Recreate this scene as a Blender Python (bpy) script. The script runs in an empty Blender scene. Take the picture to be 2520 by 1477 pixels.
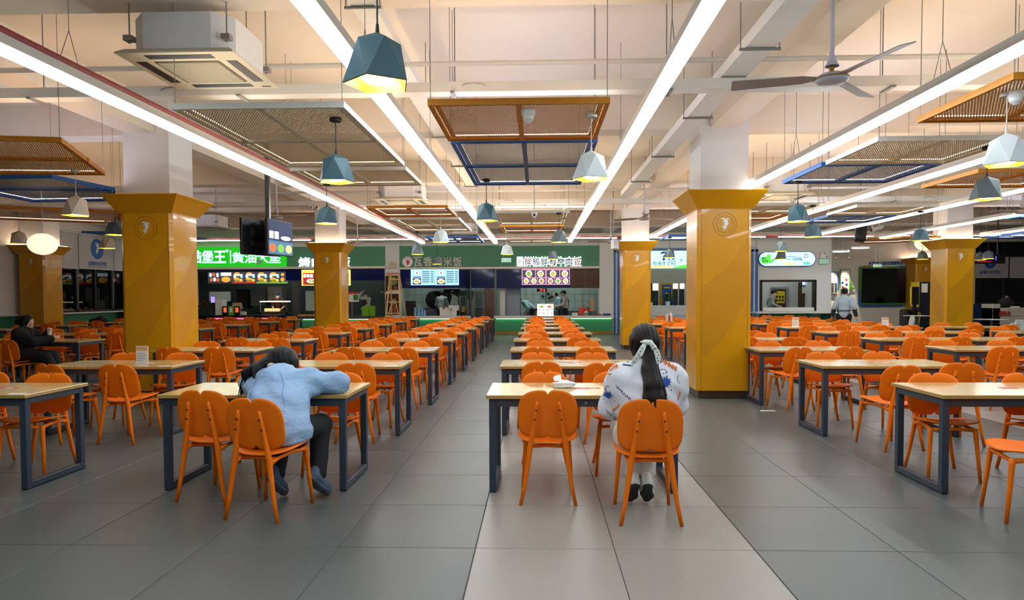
import bpy, bmesh, math, random
import numpy as np
from mathutils import Vector, Matrix
from mathutils.bvhtree import BVHTree
random.seed(7)
SC = bpy.context.scene
COL = SC.collection
PI = math.pi
# ---------------------------------------------------------------- camera
IMG_W, IMG_H = 2520.0, 1477.0
FOC, PCX, PITCH, ROLL, EYE = 1680.0, 1268.0, math.radians(2.0), 0.004, 1.451
PCY = 728.0 + FOC * math.tan(PITCH)
YAW = math.atan(55.0 / FOC)
_f = Vector((-math.sin(YAW) * math.cos(PITCH), math.cos(YAW) * math.cos(PITCH), -math.sin(PITCH)))
_r = Vector((math.cos(YAW), math.sin(YAW), 0.0))
_u = _r.cross(_f)
CR = _r * math.cos(ROLL) - _u * math.sin(ROLL)
CU = _u * math.cos(ROLL) + _r * math.sin(ROLL)
CF = _f
cam_data = bpy.data.cameras.new('camera')
cam = bpy.data.objects.new('camera', cam_data)
COL.objects.link(cam)
cam_data.sensor_width = 36.0
cam_data.sensor_fit = 'HORIZONTAL'
cam_data.lens = FOC / IMG_W * 36.0
cam_data.shift_x = (IMG_W / 2 - PCX) / IMG_W
cam_data.shift_y = (PCY - IMG_H / 2) / IMG_W
cam_data.clip_start, cam_data.clip_end = 0.05, 200.0
M = Matrix.Identity(4)
for i, c in enumerate((CR, CU, -CF)):
    for j in range(3):
        M[j][i] = c[j]
M[2][3] = EYE
cam.matrix_world = M
SC.camera = cam
# ---------------------------------------------------------------- world (night outside) and exposure
world = bpy.data.worlds.new('night')
SC.world = world
world.use_nodes = True
wn = world.node_tree.nodes['Background']
wn.inputs[0].default_value = (0.010, 0.014, 0.022, 1)
wn.inputs[1].default_value = 1.0
SC.view_settings.view_transform = 'Standard'
SC.view_settings.look = 'None'
SC.view_settings.gamma = 1.0
SC.view_settings.use_curve_mapping = False
SC.view_settings.exposure = 0.72
try:
    SC.cycles.max_bounces = 5
    SC.cycles.diffuse_bounces = 3
    SC.cycles.use_adaptive_sampling = True
    SC.cycles.adaptive_threshold = 0.12
    SC.cycles.adaptive_min_samples = 20
    SC.cycles.glossy_bounces = 2
    SC.cycles.transparent_max_bounces = 10
    SC.cycles.transmission_bounces = 2
    SC.cycles.sample_clamp_indirect = 6.0
    SC.cycles.use_denoising = True
    SC.cycles.caustics_reflective = False
    SC.cycles.caustics_refractive = False
except Exception:
    pass
STRIP_E, LED_E, BULB_E = 11.5, 9.5, 24.0

# pixel of the photograph -> point on a plane of the room
def ray(px, py):
    return CR * ((px - PCX) / FOC) + CU * ((PCY - py) / FOC) + CF
def at_y(px, py, Y):
    d = ray(px, py); t = Y / d.y
    return d.x * t, EYE + d.z * t
def at_z(px, py, z):
    d = ray(px, py); t = (z - EYE) / d.z
    return d.x * t, d.y * t
def rect(px0, py0, px1, py1, Y):
    a = at_y(px0, (py0 + py1) / 2, Y)[0]; b = at_y(px1, (py0 + py1) / 2, Y)[0]
    c = at_y((px0 + px1) / 2, py0, Y)[1]; d = at_y((px0 + px1) / 2, py1, Y)[1]
    return a, d, b, c            # x0, z0, x1, z1

# ---------------------------------------------------------------- materials
def lin(c):
    if isinstance(c, str):
        c = [int(c[i:i + 2], 16) / 255.0 for i in (0, 2, 4)]
    return tuple(v / 12.92 if v <= 0.04045 else ((v + 0.055) / 1.055) ** 2.4 for v in c)
MATS = {}
def nodes_of(m):
    return m.node_tree.nodes, m.node_tree.links
def mat(name, col, rough=0.5, metal=0.0, var=0.06, scale=6.0, bump=0.0, bscale=60.0, emit=None, es=0.0, spec=0.5, coat=0.0, stretch=None, rvar=0.0, trans=0.0, bdist=0.01):
    if name in MATS:
        return MATS[name]
    m = bpy.data.materials.new(name); m.use_nodes = True
    N, L = nodes_of(m)
    b = N['Principled BSDF']
    c = lin(col)
    tc = N.new('ShaderNodeTexCoord')
    mp = N.new('ShaderNodeMapping')
    L.new(tc.outputs['Object'], mp.inputs[0])
    if stretch:
        mp.inputs['Scale'].default_value = stretch
    nz = N.new('ShaderNodeTexNoise'); nz.inputs['Scale'].default_value = scale; nz.inputs['Detail'].default_value = 4
    L.new(mp.outputs[0], nz.inputs['Vector'])
    mx = N.new('ShaderNodeMix'); mx.data_type = 'RGBA'
    mx.inputs[6].default_value = tuple(v * (1 - var) for v in c) + (1,)
    mx.inputs[7].default_value = tuple(min(1, v * (1 + var)) for v in c) + (1,)
    L.new(nz.outputs[0], mx.inputs[0])
    L.new(mx.outputs[2], b.inputs['Base Color'])
    b.inputs['Roughness'].default_value = rough
    b.inputs['Metallic'].default_value = metal
    b.inputs['Specular IOR Level'].default_value = spec
    b.inputs['Coat Weight'].default_value = coat
    if trans:
        b.inputs['Transmission Weight'].default_value = trans
    if rvar:
        ma = N.new('ShaderNodeMath'); ma.operation = 'MULTIPLY_ADD'
        ma.inputs[1].default_value = rvar * 2; ma.inputs[2].default_value = rough - rvar
        L.new(nz.outputs[0], ma.inputs[0]); L.new(ma.outputs[0], b.inputs['Roughness'])
    if bump:
        n2 = N.new('ShaderNodeTexNoise'); n2.inputs['Scale'].default_value = bscale; n2.inputs['Detail'].default_value = 3
        L.new(mp.outputs[0], n2.inputs['Vector'])
        bp = N.new('ShaderNodeBump'); bp.inputs['Strength'].default_value = bump; bp.inputs['Distance'].default_value = bdist
        L.new(n2.outputs[0], bp.inputs['Height']); L.new(bp.outputs[0], b.inputs['Normal'])
    if emit is not None:
        b.inputs['Emission Color'].default_value = lin(emit) + (1,)
        b.inputs['Emission Strength'].default_value = es
    MATS[name] = m
    return m
def glow(col, es, name=None):
    m = mat(name or 'glow_%s_%.1f' % (col, es), col, 0.6, emit=col, es=es, var=0.02)
    m.cycles.emission_sampling = 'FRONT' if es >= 3.5 else 'NONE'      # only bright emitters are sampled as lights
    return m

mat('white_paint', 'E6E2DC', 0.75, var=0.03, bump=0.05, bscale=30)
mat('ceiling_paint', 'E9DCCB', 0.85, var=0.03, scale=1.2, bump=0.05, bscale=20)
mat('wall_paint', 'DEDBD6', 0.8, var=0.03, scale=1.5)
mat('wall_cool', 'D4DADB', 0.7, var=0.02, scale=1.5)
mat('shaft_white', 'E4E4E6', 0.6, var=0.02)
mat('tray_white', 'E2DFDA', 0.45, var=0.03)
mat('grout', '4A4A48', 0.8)
mat('slate', '333F4C', 0.42, var=0.10, scale=14, bump=0.1, bscale=160)
mat('chair_orange', 'F87A0C', 0.46, var=0.04, scale=3, bump=0.06, bscale=220, spec=0.25)
mat('hole_dark', '3A1405', 0.7)
mat('pillar_yellow', 'D89803', 0.26, var=0.05, scale=1.2, coat=0.3)
mat('bronze', '5B4634', 0.35, metal=0.6)
mat('emblem_white', 'E8EEF0', 0.4)
mat('ring_line', '8A6212', 0.4)
mat('panel_white', 'DAD8D0', 0.5)
mat('panel_orange', 'C87F12', 0.5)
mat('panel_brown', 'B4721F', 0.55)
mat('panel_blue', '1D62B4', 0.5)
mat('lamp_teal', '3E626E', 0.5, var=0.08)
mat('lamp_grey', '5E6A70', 0.5)
mat('lamp_white', 'C9D2D2', 0.5)
mat('lamp_beige', 'C6B8A4', 0.5)
mat('lamp_inner', 'F0C818', 0.5)
mat('black', '0C0C0E', 0.35)
mat('cord_black', '141416', 0.6)
mat('cord_white', 'C9C6C0', 0.6)
mat('rod_grey', '8F8C88', 0.45, metal=0.4)
mat('ac_body', 'DCDBDC', 0.4, var=0.02)
mat('ac_panel', 'C2BBA4', 0.5, var=0.03)
mat('ac_grille', '5E574C', 0.6)
mat('ac_slot', '12171B', 0.5)
mat('fan_white', 'C9C6D4', 0.35)
mat('fan_blade', 'B4A6A4', 0.4, var=0.12)
mat('brass', '9A7A3C', 0.4, metal=0.7)
mat('red_pipe', 'A33A40', 0.45)
mat('steel', 'A9ABAA', 0.3, metal=0.8, stretch=(1, 1, 30))
mat('steel_dark', '5C6266', 0.35, metal=0.7)
mat('fascia_green', '3C8567', 0.5, var=0.04, scale=2)
mat('counter_green', '2F8A5E', 0.45, var=0.05)
mat('counter_white', 'D5D9D6', 0.35)
mat('navy_gloss', '141E58', 0.07, var=0.2, scale=1.5, bump=0.25, bscale=1.6)
mat('maroon', '4A2A22', 0.25)
mat('kitchen_tile', 'A6B6AF', 0.4)
mat('kitchen_dark', '24302F', 0.5)
mat('wood_pale', 'C9A96E', 0.55, var=0.12, stretch=(1, 1, 8))
mat('blue_frame', '1F5FB4', 0.4)
mat('window_frame', '1D2A2C', 0.5)
mat('blind', 'B9B9C0', 0.8, var=0.03, bump=0.05, bscale=300)
mat('blind_green', '5C7A70', 0.7)
mat('print_blue', '1F4FA8', 0.5)
mat('print_dark', '24304E', 0.5)
mat('print_grey', '8E93A4', 0.6)
mat('wainscot', '2E6B4C', 0.6)
mat('sill_white', 'D2D2CE', 0.5)
mat('leaf', '24511F', 0.5, var=0.35, scale=9)
mat('leaf_dark', '10260F', 0.6, var=0.4, scale=4)
mat('skin', 'D9A98A', 0.5, var=0.05, scale=8)
mat('skin_dark', 'B98A6C', 0.5, var=0.05, scale=8)
mat('hair_black', '09080A', 0.42, var=0.3, scale=40, bump=0.3, bscale=25, stretch=(9, 9, .8), spec=0.22)
mat('hair_brown', '170F0D', 0.45, var=0.4, scale=30, bump=0.35, bscale=28, stretch=(9, 9, .7), spec=0.22)
mat('denim_light', '93B4D8', 0.8, var=0.07, scale=7, bump=0.8, bscale=8, stretch=(1, 1, 1.8), bdist=.03)
mat('denim_trim', '7FA2CA', 0.8, var=0.1, scale=20, bump=0.3, bscale=60)
mat('collar_beige', 'C9BDA8', 0.9, bump=0.5, bscale=120)
mat('jacket_white', 'DFE1EA', 0.75, var=0.04, scale=5, bump=0.6, bscale=6, stretch=(1.6, 1, 1), bdist=.022)
mat('collar_blue', '2E6FA6', 0.85, bump=0.4, bscale=120)
mat('trouser_cream', 'D8CFC6', 0.85, var=0.04, bump=0.4, bscale=14)
mat('trouser_black', '101116', 0.85, var=0.2, bump=0.4, bscale=14)
mat('sweater_black', '121114', 0.9, var=0.2, bump=0.3, bscale=40)
mat('shoe_white', 'D9D6CF', 0.6)
mat('shoe_blue', '41526A', 0.75)
mat('sole_dark', '2A2C26', 0.8, bump=0.8, bscale=90)
mat('sole_grey', '5C6672', 0.8)
mat('ribbon', 'E4ECE4', 0.6)
mat('ink_dark', '1E2E3A', 0.6)
mat('ink_navy', '20305E', 0.7)
mat('ink_blue', '1E52B4', 0.7)
mat('ink_orange', 'E07A34', 0.7)
mat('uniform_grey', '97A39E', 0.85)
mat('uniform_blue', '8FB0B4', 0.85)
mat('uniform_pale', 'A9BCC9', 0.85)
mat('uniform_sand', 'A8A398', 0.85)
mat('apron_dark', '2B2A36', 0.8)
mat('cap_navy', '262C38', 0.8)
mat('cap_grey', '5A616C', 0.8)
mat('mask_blue', '7FC0C8', 0.8)
mat('bench_blue', '16346E', 0.6)
mat('plastic_white', 'DDDDDA', 0.4)
mat('acrylic', 'E8EAEA', 0.2)
mat('paper_white', 'E6E4DE', 0.7)
mat('paper_peach', 'D8A97E', 0.7)
mat('red_print', 'B83232', 0.6)
mat('box_green', '6FA81E', 0.5)
mat('box_red', 'D0442A', 0.5)
mat('cup_blue', '8FB0DC', 0.5)
mat('cardboard', 'B39A78', 0.8)
mat('pot_white', 'D8DAD6', 0.5)
mat('tissue', 'EEF0F0', 0.9, bump=0.6, bscale=40)
mat('yellow_print', 'E6C81E', 0.5)
mat('speaker_black', '15171B', 0.6, bump=0.2, bscale=200)

def wood_top():
    m = bpy.data.materials.new('oak_laminate'); m.use_nodes = True
    N, L = nodes_of(m); b = N['Principled BSDF']
    tc = N.new('ShaderNodeTexCoord'); mp = N.new('ShaderNodeMapping')
    mp.inputs['Scale'].default_value = (1.2, 14, 14)
    L.new(tc.outputs['Object'], mp.inputs[0])
    nz = N.new('ShaderNodeTexNoise'); nz.inputs['Scale'].default_value = 3.0; nz.inputs['Detail'].default_value = 6; nz.inputs['Distortion'].default_value = 0.6
    L.new(mp.outputs[0], nz.inputs['Vector'])
    cr = N.new('ShaderNodeValToRGB')
    cr.color_ramp.elements[0].position = 0.3; cr.color_ramp.elements[0].color = lin('BFA263') + (1,)
    cr.color_ramp.elements[1].position = 0.7; cr.color_ramp.elements[1].color = lin('D3BA80') + (1,)
    L.new(nz.outputs[0], cr.inputs[0]); L.new(cr.outputs[0], b.inputs['Base Color'])
    b.inputs['Roughness'].default_value = 0.16
    b.inputs['Specular IOR Level'].default_value = 0.7
    bp = N.new('ShaderNodeBump'); bp.inputs['Strength'].default_value = 0.02
    L.new(nz.outputs[0], bp.inputs['Height']); L.new(bp.outputs[0], b.inputs['Normal'])
    MATS['oak'] = m
wood_top()
mat('oak_edge', 'B08F4E', 0.5, var=0.15, scale=20, stretch=(1, 1, 12))

def tile_mat(name, col):
    m = bpy.data.materials.new(name); m.use_nodes = True
    N, L = nodes_of(m); b = N['Principled BSDF']
    tc = N.new('ShaderNodeTexCoord'); oi = N.new('ShaderNodeObjectInfo')
    geo = N.new('ShaderNodeNewGeometry')
    n1 = N.new('ShaderNodeTexNoise'); n1.inputs['Scale'].default_value = 1.1; n1.inputs['Detail'].default_value = 3
    n2 = N.new('ShaderNodeTexNoise'); n2.inputs['Scale'].default_value = 160; n2.inputs['Detail'].default_value = 2
    L.new(geo.outputs['Position'], n1.inputs['Vector']); L.new(geo.outputs['Position'], n2.inputs['Vector'])
    c = lin(col)
    mx = N.new('ShaderNodeMix'); mx.data_type = 'RGBA'
    mx.inputs[6].default_value = tuple(v * .86 for v in c) + (1,); mx.inputs[7].default_value = tuple(v * 1.14 for v in c) + (1,)
    L.new(n1.outputs[0], mx.inputs[0])
    m2 = N.new('ShaderNodeMix'); m2.data_type = 'RGBA'; m2.blend_type = 'OVERLAY'; m2.inputs[0].default_value = 0.35
    L.new(mx.outputs[2], m2.inputs[6]); L.new(n2.outputs[0], m2.inputs[7])
    hs = N.new('ShaderNodeHueSaturation')
    mr = N.new('ShaderNodeMapRange'); mr.inputs[3].default_value = 0.92; mr.inputs[4].default_value = 1.08
    L.new(oi.outputs['Random'], mr.inputs[0]); L.new(mr.outputs[0], hs.inputs['Value'])
    L.new(m2.outputs[2], hs.inputs['Color']); L.new(hs.outputs[0], b.inputs['Base Color'])
    ma = N.new('ShaderNodeMath'); ma.operation = 'MULTIPLY_ADD'; ma.inputs[1].default_value = 0.16; ma.inputs[2].default_value = 0.285
    L.new(n1.outputs[0], ma.inputs[0]); L.new(ma.outputs[0], b.inputs['Roughness'])
    n3 = N.new('ShaderNodeTexNoise'); n3.inputs['Scale'].default_value = 22; n3.inputs['Detail'].default_value = 3
    L.new(geo.outputs['Position'], n3.inputs['Vector'])
    bp = N.new('ShaderNodeBump'); bp.inputs['Strength'].default_value = 0.18; bp.inputs['Distance'].default_value = 0.004
    L.new(n3.outputs[0], bp.inputs['Height']); L.new(bp.outputs[0], b.inputs['Normal'])
    MATS[name] = m
tile_mat('tile_grey', '585E5D')
tile_mat('tile_light', '9A968F')

def mesh_mat(name, col, cell, open_):
    # expanded-metal mesh: diamond holes you can see through
    m = bpy.data.materials.new(name); m.use_nodes = True
    N, L = nodes_of(m); b = N['Principled BSDF']; out = N['Material Output']
    geo = N.new('ShaderNodeNewGeometry'); sp = N.new('ShaderNodeSeparateXYZ')
    L.new(geo.outputs['Position'], sp.inputs[0])
    def op(o, a, bb=None):
        n = N.new('ShaderNodeMath'); n.operation = o
        for i, v in enumerate((a, bb)):
            if v is None: continue
            if isinstance(v, (int, float)): n.inputs[i].default_value = v
            else: L.new(v, n.inputs[i])
        return n.outputs[0]
    k = PI / cell
    p = op('ADD', op('MULTIPLY', sp.outputs[0], k), op('MULTIPLY', sp.outputs[1], k * .6))
    q = op('SUBTRACT', op('MULTIPLY', sp.outputs[0], k), op('MULTIPLY', sp.outputs[1], k * .6))
    h = op('ABSOLUTE', op('MULTIPLY', op('SINE', p), op('SINE', q)))
    g = op('GREATER_THAN', h, open_)
    b.inputs['Base Color'].default_value = lin(col) + (1,)
    b.inputs['Roughness'].default_value = 0.5
    tr = N.new('ShaderNodeBsdfTransparent'); ms = N.new('ShaderNodeMixShader')
    L.new(g, ms.inputs[0]); L.new(b.outputs[0], ms.inputs[1]); L.new(tr.outputs[0], ms.inputs[2])
    L.new(ms.outputs[0], out.inputs['Surface'])
    MATS[name] = m
mesh_mat('mesh_white', 'DAD2C0', 0.022, 0.70)
mesh_mat('mesh_orange', 'CC8A2C', 0.024, 0.66)
mesh_mat('mesh_blue', '5C86BC', 0.022, 0.66)

def perforated():
    # pillar cladding sheet: a slanting lens of punched dots on the yellow sheet
    m = bpy.data.materials.new('pillar_sheet'); m.use_nodes = True
    N, L = nodes_of(m); b = N['Principled BSDF']
    tc = N.new('ShaderNodeTexCoord'); sp = N.new('ShaderNodeSeparateXYZ')
    L.new(tc.outputs['Generated'], sp.inputs[0])
    oc = N.new('ShaderNodeSeparateXYZ'); L.new(tc.outputs['Object'], oc.inputs[0])
    def op(o, a, bb=None, cc=None):
        n = N.new('ShaderNodeMath'); n.operation = o
        for i, v in enumerate((a, bb, cc)):
            if v is None: continue
            if isinstance(v, (int, float)): n.inputs[i].default_value = v
            else: L.new(v, n.inputs[i])
        return n.outputs[0]
    nx = N.new('ShaderNodeSeparateXYZ'); L.new(tc.outputs['Normal'], nx.inputs[0])
    side = op('GREATER_THAN', op('ABSOLUTE', nx.outputs[0]), 0.5)
    u = op('ADD', op('MULTIPLY', oc.outputs[0], op('SUBTRACT', 1.0, side)), op('MULTIPLY', oc.outputs[1], side))
    z = oc.outputs[2]
    up = op('LESS_THAN', z, op('ADD', op('MULTIPLY', op('MULTIPLY', u, u), 0.8), op('MULTIPLY_ADD', u, 1.03, 1.82)))            # below the upper slanting edge
    lo = op('GREATER_THAN', z, op('ADD', op('MULTIPLY', op('MULTIPLY', u, u), 1.55), op('MULTIPLY_ADD', u, 1.374, 0.86)))
    inx = op('LESS_THAN', op('ABSOLUTE', u), 0.325)
    band = op('MULTIPLY', op('MULTIPLY', up, lo), inx)
    k = 2 * PI / 0.022
    d = op('MULTIPLY', op('COSINE', op('MULTIPLY', u, k)), op('COSINE', op('MULTIPLY', z, k)))
    dot = op('MULTIPLY', op('GREATER_THAN', d, 0.42), band)
    mx = N.new('ShaderNodeMix'); mx.data_type = 'RGBA'
    mx.inputs[6].default_value = lin('D89803') + (1,); mx.inputs[7].default_value = lin('946003') + (1,)
    L.new(dot, mx.inputs[0]); L.new(mx.outputs[2], b.inputs['Base Color'])
    rg = op('MULTIPLY_ADD', band, 0.06, 0.26); L.new(rg, b.inputs['Roughness'])
    b.inputs['Coat Weight'].default_value = 0.3
    bp = N.new('ShaderNodeBump'); bp.inputs['Strength'].default_value = 0.5; bp.inputs['Distance'].default_value = 0.004; bp.invert = True
    L.new(dot, bp.inputs['Height']); L.new(bp.outputs[0], b.inputs['Normal'])
    MATS['pillar_sheet'] = m
perforated()
def glass(name, tint, rough=0.02):
    m = bpy.data.materials.new(name); m.use_nodes = True
    N, L = nodes_of(m); b = N['Principled BSDF']; out = N['Material Output']
    b.inputs['Base Color'].default_value = lin(tint) + (1,)
    b.inputs['Roughness'].default_value = rough
    nz = N.new('ShaderNodeTexNoise'); nz.inputs['Scale'].default_value = 2
    tr = N.new('ShaderNodeBsdfTransparent'); tr.inputs[0].default_value = lin(tint) + (1,)
    gl = N.new('ShaderNodeBsdfGlossy'); gl.inputs['Roughness'].default_value = rough
    fr = N.new('ShaderNodeFresnel'); fr.inputs[0].default_value = 1.5
    ms = N.new('ShaderNodeMixShader'); L.new(fr.outputs[0], ms.inputs[0]); L.new(tr.outputs[0], ms.inputs[1]); L.new(gl.outputs[0], ms.inputs[2])
    L.new(ms.outputs[0], out.inputs['Surface'])
    MATS[name] = m
glass('glass_dark', '6E7C7A')
glass('glass_clear', 'D8E4E0')

# ---------------------------------------------------------------- mesh builder
ORG = {}
class MB:
    def __init__(s):
        s.v = []; s.f = []; s.mi = []; s.cur = 0
    def add(s, vs, fs):
        o = len(s.v); s.v += [tuple(p) for p in vs]
        for f in fs:
            s.f.append(tuple(i + o for i in f)); s.mi.append(s.cur)
        return s
    def box(s, x0, y0, z0, x1, y1, z1):
        return s.add([(x0, y0, z0), (x1, y0, z0), (x1, y1, z0), (x0, y1, z0), (x0, y0, z1), (x1, y0, z1), (x1, y1, z1), (x0, y1, z1)],
                     [(3, 2, 1, 0), (4, 5, 6, 7), (0, 1, 5, 4), (1, 2, 6, 5), (2, 3, 7, 6), (3, 0, 4, 7)])
    def bbox(s, x0, y0, z0, x1, y1, z1, b=0.004):
        # chamfered box
        bm = bmesh.new(); bmesh.ops.create_cube(bm, size=1)
        for v in bm.verts:
            v.co = Vector(((x0 + x1) / 2 + v.co.x * (x1 - x0), (y0 + y1) / 2 + v.co.y * (y1 - y0), (z0 + z1) / 2 + v.co.z * (z1 - z0)))
        bmesh.ops.bevel(bm, geom=list(bm.edges), offset=b, segments=1, affect='EDGES')
        return s.bm(bm)
    def bm(s, bm):
        bm.verts.index_update()
        s.add([v.co[:] for v in bm.verts], [[v.index for v in f.verts] for f in bm.faces]); bm.free()
        return s
    def frus(s, a, b, ra, rb, n=10, caps=True):
        a = Vector(a); b = Vector(b); d = (b - a)
        if d.length < 1e-9: return s
        d.normalize()
        t = d.orthogonal().normalized(); w = d.cross(t)
        vs = []
        for p, r in ((a, ra), (b, rb)):
            for i in range(n):
                q = 2 * PI * i / n
                vs.append(p + t * (r * math.cos(q)) + w * (r * math.sin(q)))
        fs = [(i, (i + 1) % n, n + (i + 1) % n, n + i) for i in range(n)]
        if caps:
            fs += [tuple(range(n - 1, -1, -1)), tuple(range(n, 2 * n))]
        return s.add(vs, fs)
    def tube(s, pts, r, n=6):
        pts = [Vector(p) for p in pts]
        rs = r if isinstance(r, (list, tuple)) else [r] * len(pts)
        ref = Vector((0.123, 0.31, 0.94)); vs = []; m = len(pts)
        for i, p in enumerate(pts):
            d = (pts[min(i + 1, m - 1)] - pts[max(i - 1, 0)])
            d = d.normalized() if d.length > 1e-9 else Vector((0, 0, 1))
            t = d.cross(ref)
            if t.length < 1e-4: t = d.orthogonal()
            t.normalize(); w = d.cross(t)
            for k in range(n):
                q = 2 * PI * k / n
                vs.append(p + t * (rs[i] * math.cos(q)) + w * (rs[i] * math.sin(q)))
        fs = []
        for i in range(m - 1):
            for k in range(n):
                fs.append((i * n + k, i * n + (k + 1) % n, (i + 1) * n + (k + 1) % n, (i + 1) * n + k))
        fs += [tuple(range(n - 1, -1, -1)), tuple(range((m - 1) * n, m * n))]
        return s.add(vs, fs)
    def beam(s, a, b, w, h):
        # square bar between two points, w sideways, h upward
        a = Vector(a); b = Vector(b); d = (b - a).normalized()
        up = Vector((0, 0, 1))
        if abs(d.z) > 0.95: up = Vector((0, 1, 0))
        t = d.cross(up).normalized() * (w / 2); u = t.cross(d).normalized() * (h / 2)
        vs = [p + sx * t + sy * u for p in (a, b) for sx, sy in ((-1, -1), (1, -1), (1, 1), (-1, 1))]
        return s.add(vs, [(3, 2, 1, 0), (4, 5, 6, 7), (0, 1, 5, 4), (1, 2, 6, 5), (2, 3, 7, 6), (3, 0, 4, 7)])
    def poly_xz(s, pts, y0, y1):
        # polygon in x-z given thickness along y (front face at y0)
        n = len(pts)
        vs = [(x, y0, z) for x, z in pts] + [(x, y1, z) for x, z in pts]
        return s.add(vs, [tuple(range(n)), tuple(range(2 * n - 1, n - 1, -1))] + [(i, n + i, n + (i + 1) % n, (i + 1) % n) for i in range(n)])
    def poly_xy(s, pts, z0, z1):
        n = len(pts)
        vs = [(x, y, z0) for x, y in pts] + [(x, y, z1) for x, y in pts]
        return s.add(vs, [tuple(range(n - 1, -1, -1)), tuple(range(n, 2 * n))] + [(i, (i + 1) % n, n + (i + 1) % n, n + i) for i in range(n)])
    def disc_xz(s, cx, cz, rx, rz, y0, y1, n=20):
        return s.poly_xz([(cx + rx * math.cos(2 * PI * i / n), cz + rz * math.sin(2 * PI * i / n)) for i in range(n)], y0, y1)
    def ring_xz(s, cx, cz, r, w, y0, y1, n=40):
        vs = []; fs = []
        for i in range(n):
            c, t = math.cos(2 * PI * i / n), math.sin(2 * PI * i / n)
            for rr, y in ((r - w, y0), (r + w, y0), (r + w, y1), (r - w, y1)):
                vs.append((cx + rr * c, y, cz + rr * t))
        for i in range(n):
            for k in range(4):
                fs.append((i * 4 + k, i * 4 + (k + 1) % 4, ((i + 1) % n) * 4 + (k + 1) % 4, ((i + 1) % n) * 4 + k))
        return s.add(vs, fs)
    def lathe(s, prof, cx=0, cy=0, n=20, caps=True):
        vs = []; m = len(prof)
        for r, z in prof:
            for i in range(n):
                q = 2 * PI * i / n
                vs.append((cx + r * math.cos(q), cy + r * math.sin(q), z))
        fs = [(j * n + i, j * n + (i + 1) % n, (j + 1) * n + (i + 1) % n, (j + 1) * n + i) for j in range(m - 1) for i in range(n)]
        if caps:
            fs += [tuple(range(n - 1, -1, -1)), tuple(range((m - 1) * n, m * n))]
        return s.add(vs, fs)
    def build(s, name, m, parent=None, local=False, smooth=False, bevel=0.0):
        me = bpy.data.meshes.new(name)
        off = Vector((0, 0, 0)); loc = None
        if parent is not None:
            if not local: off = ORG.get(parent, Vector((0, 0, 0)))
        elif not local:
            xs = [p[0] for p in s.v]; ys = [p[1] for p in s.v]; zs = [p[2] for p in s.v]
            loc = Vector(((min(xs) + max(xs)) / 2, (min(ys) + max(ys)) / 2, min(zs))); off = loc
        me.from_pydata([(p[0] - off.x, p[1] - off.y, p[2] - off.z) for p in s.v], [], s.f)
        ms = m if isinstance(m, (list, tuple)) else [m]
        for q in ms: me.materials.append(MATS[q] if isinstance(q, str) else q)
        if len(ms) > 1:
            me.polygons.foreach_set('material_index', s.mi)
        if smooth:
            me.polygons.foreach_set('use_smooth', [True] * len(me.polygons))
        me.update()
        bm = bmesh.new(); bm.from_mesh(me); bmesh.ops.recalc_face_normals(bm, faces=bm.faces[:]); bm.to_mesh(me); bm.free()
        o = bpy.data.objects.new(name, me); COL.objects.link(o)
        if parent is not None:
            o.parent = parent; ORG[o] = ORG.get(parent, Vector((0, 0, 0))) if not local else Vector((0, 0, 0))
        else:
            o.location = loc if loc is not None else (0, 0, 0); ORG[o] = Vector(o.location)
        return o
def thing(name, label, cat, loc=(0, 0, 0), rz=0.0, group=None):
    o = bpy.data.objects.new(name, None); COL.objects.link(o)
    o.empty_display_size = 0.1
    o.location = loc; o.rotation_euler = (0, 0, rz); o['label'] = label; o['category'] = cat
    if group: o['group'] = group
    ORG[o] = Vector(loc)
    return o
def tag(o, label, cat, group=None):
    o['label'] = label; o['category'] = cat
    if group: o['group'] = group
    return o
def struct(o):
    o['kind'] = 'structure'; return o
def copy_tree(o, loc=None, rz=None, label=None, group=None, parent=None):
    c = o.copy(); COL.objects.link(c)
    if parent is not None: c.parent = parent
    if loc is not None: c.location = loc
    if rz is not None: c.rotation_euler = (0, 0, rz)
    if label: c['label'] = label
    if group: c['group'] = group
    for ch in list(o.children):
        copy_tree(ch, parent=c)
    return c
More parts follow.
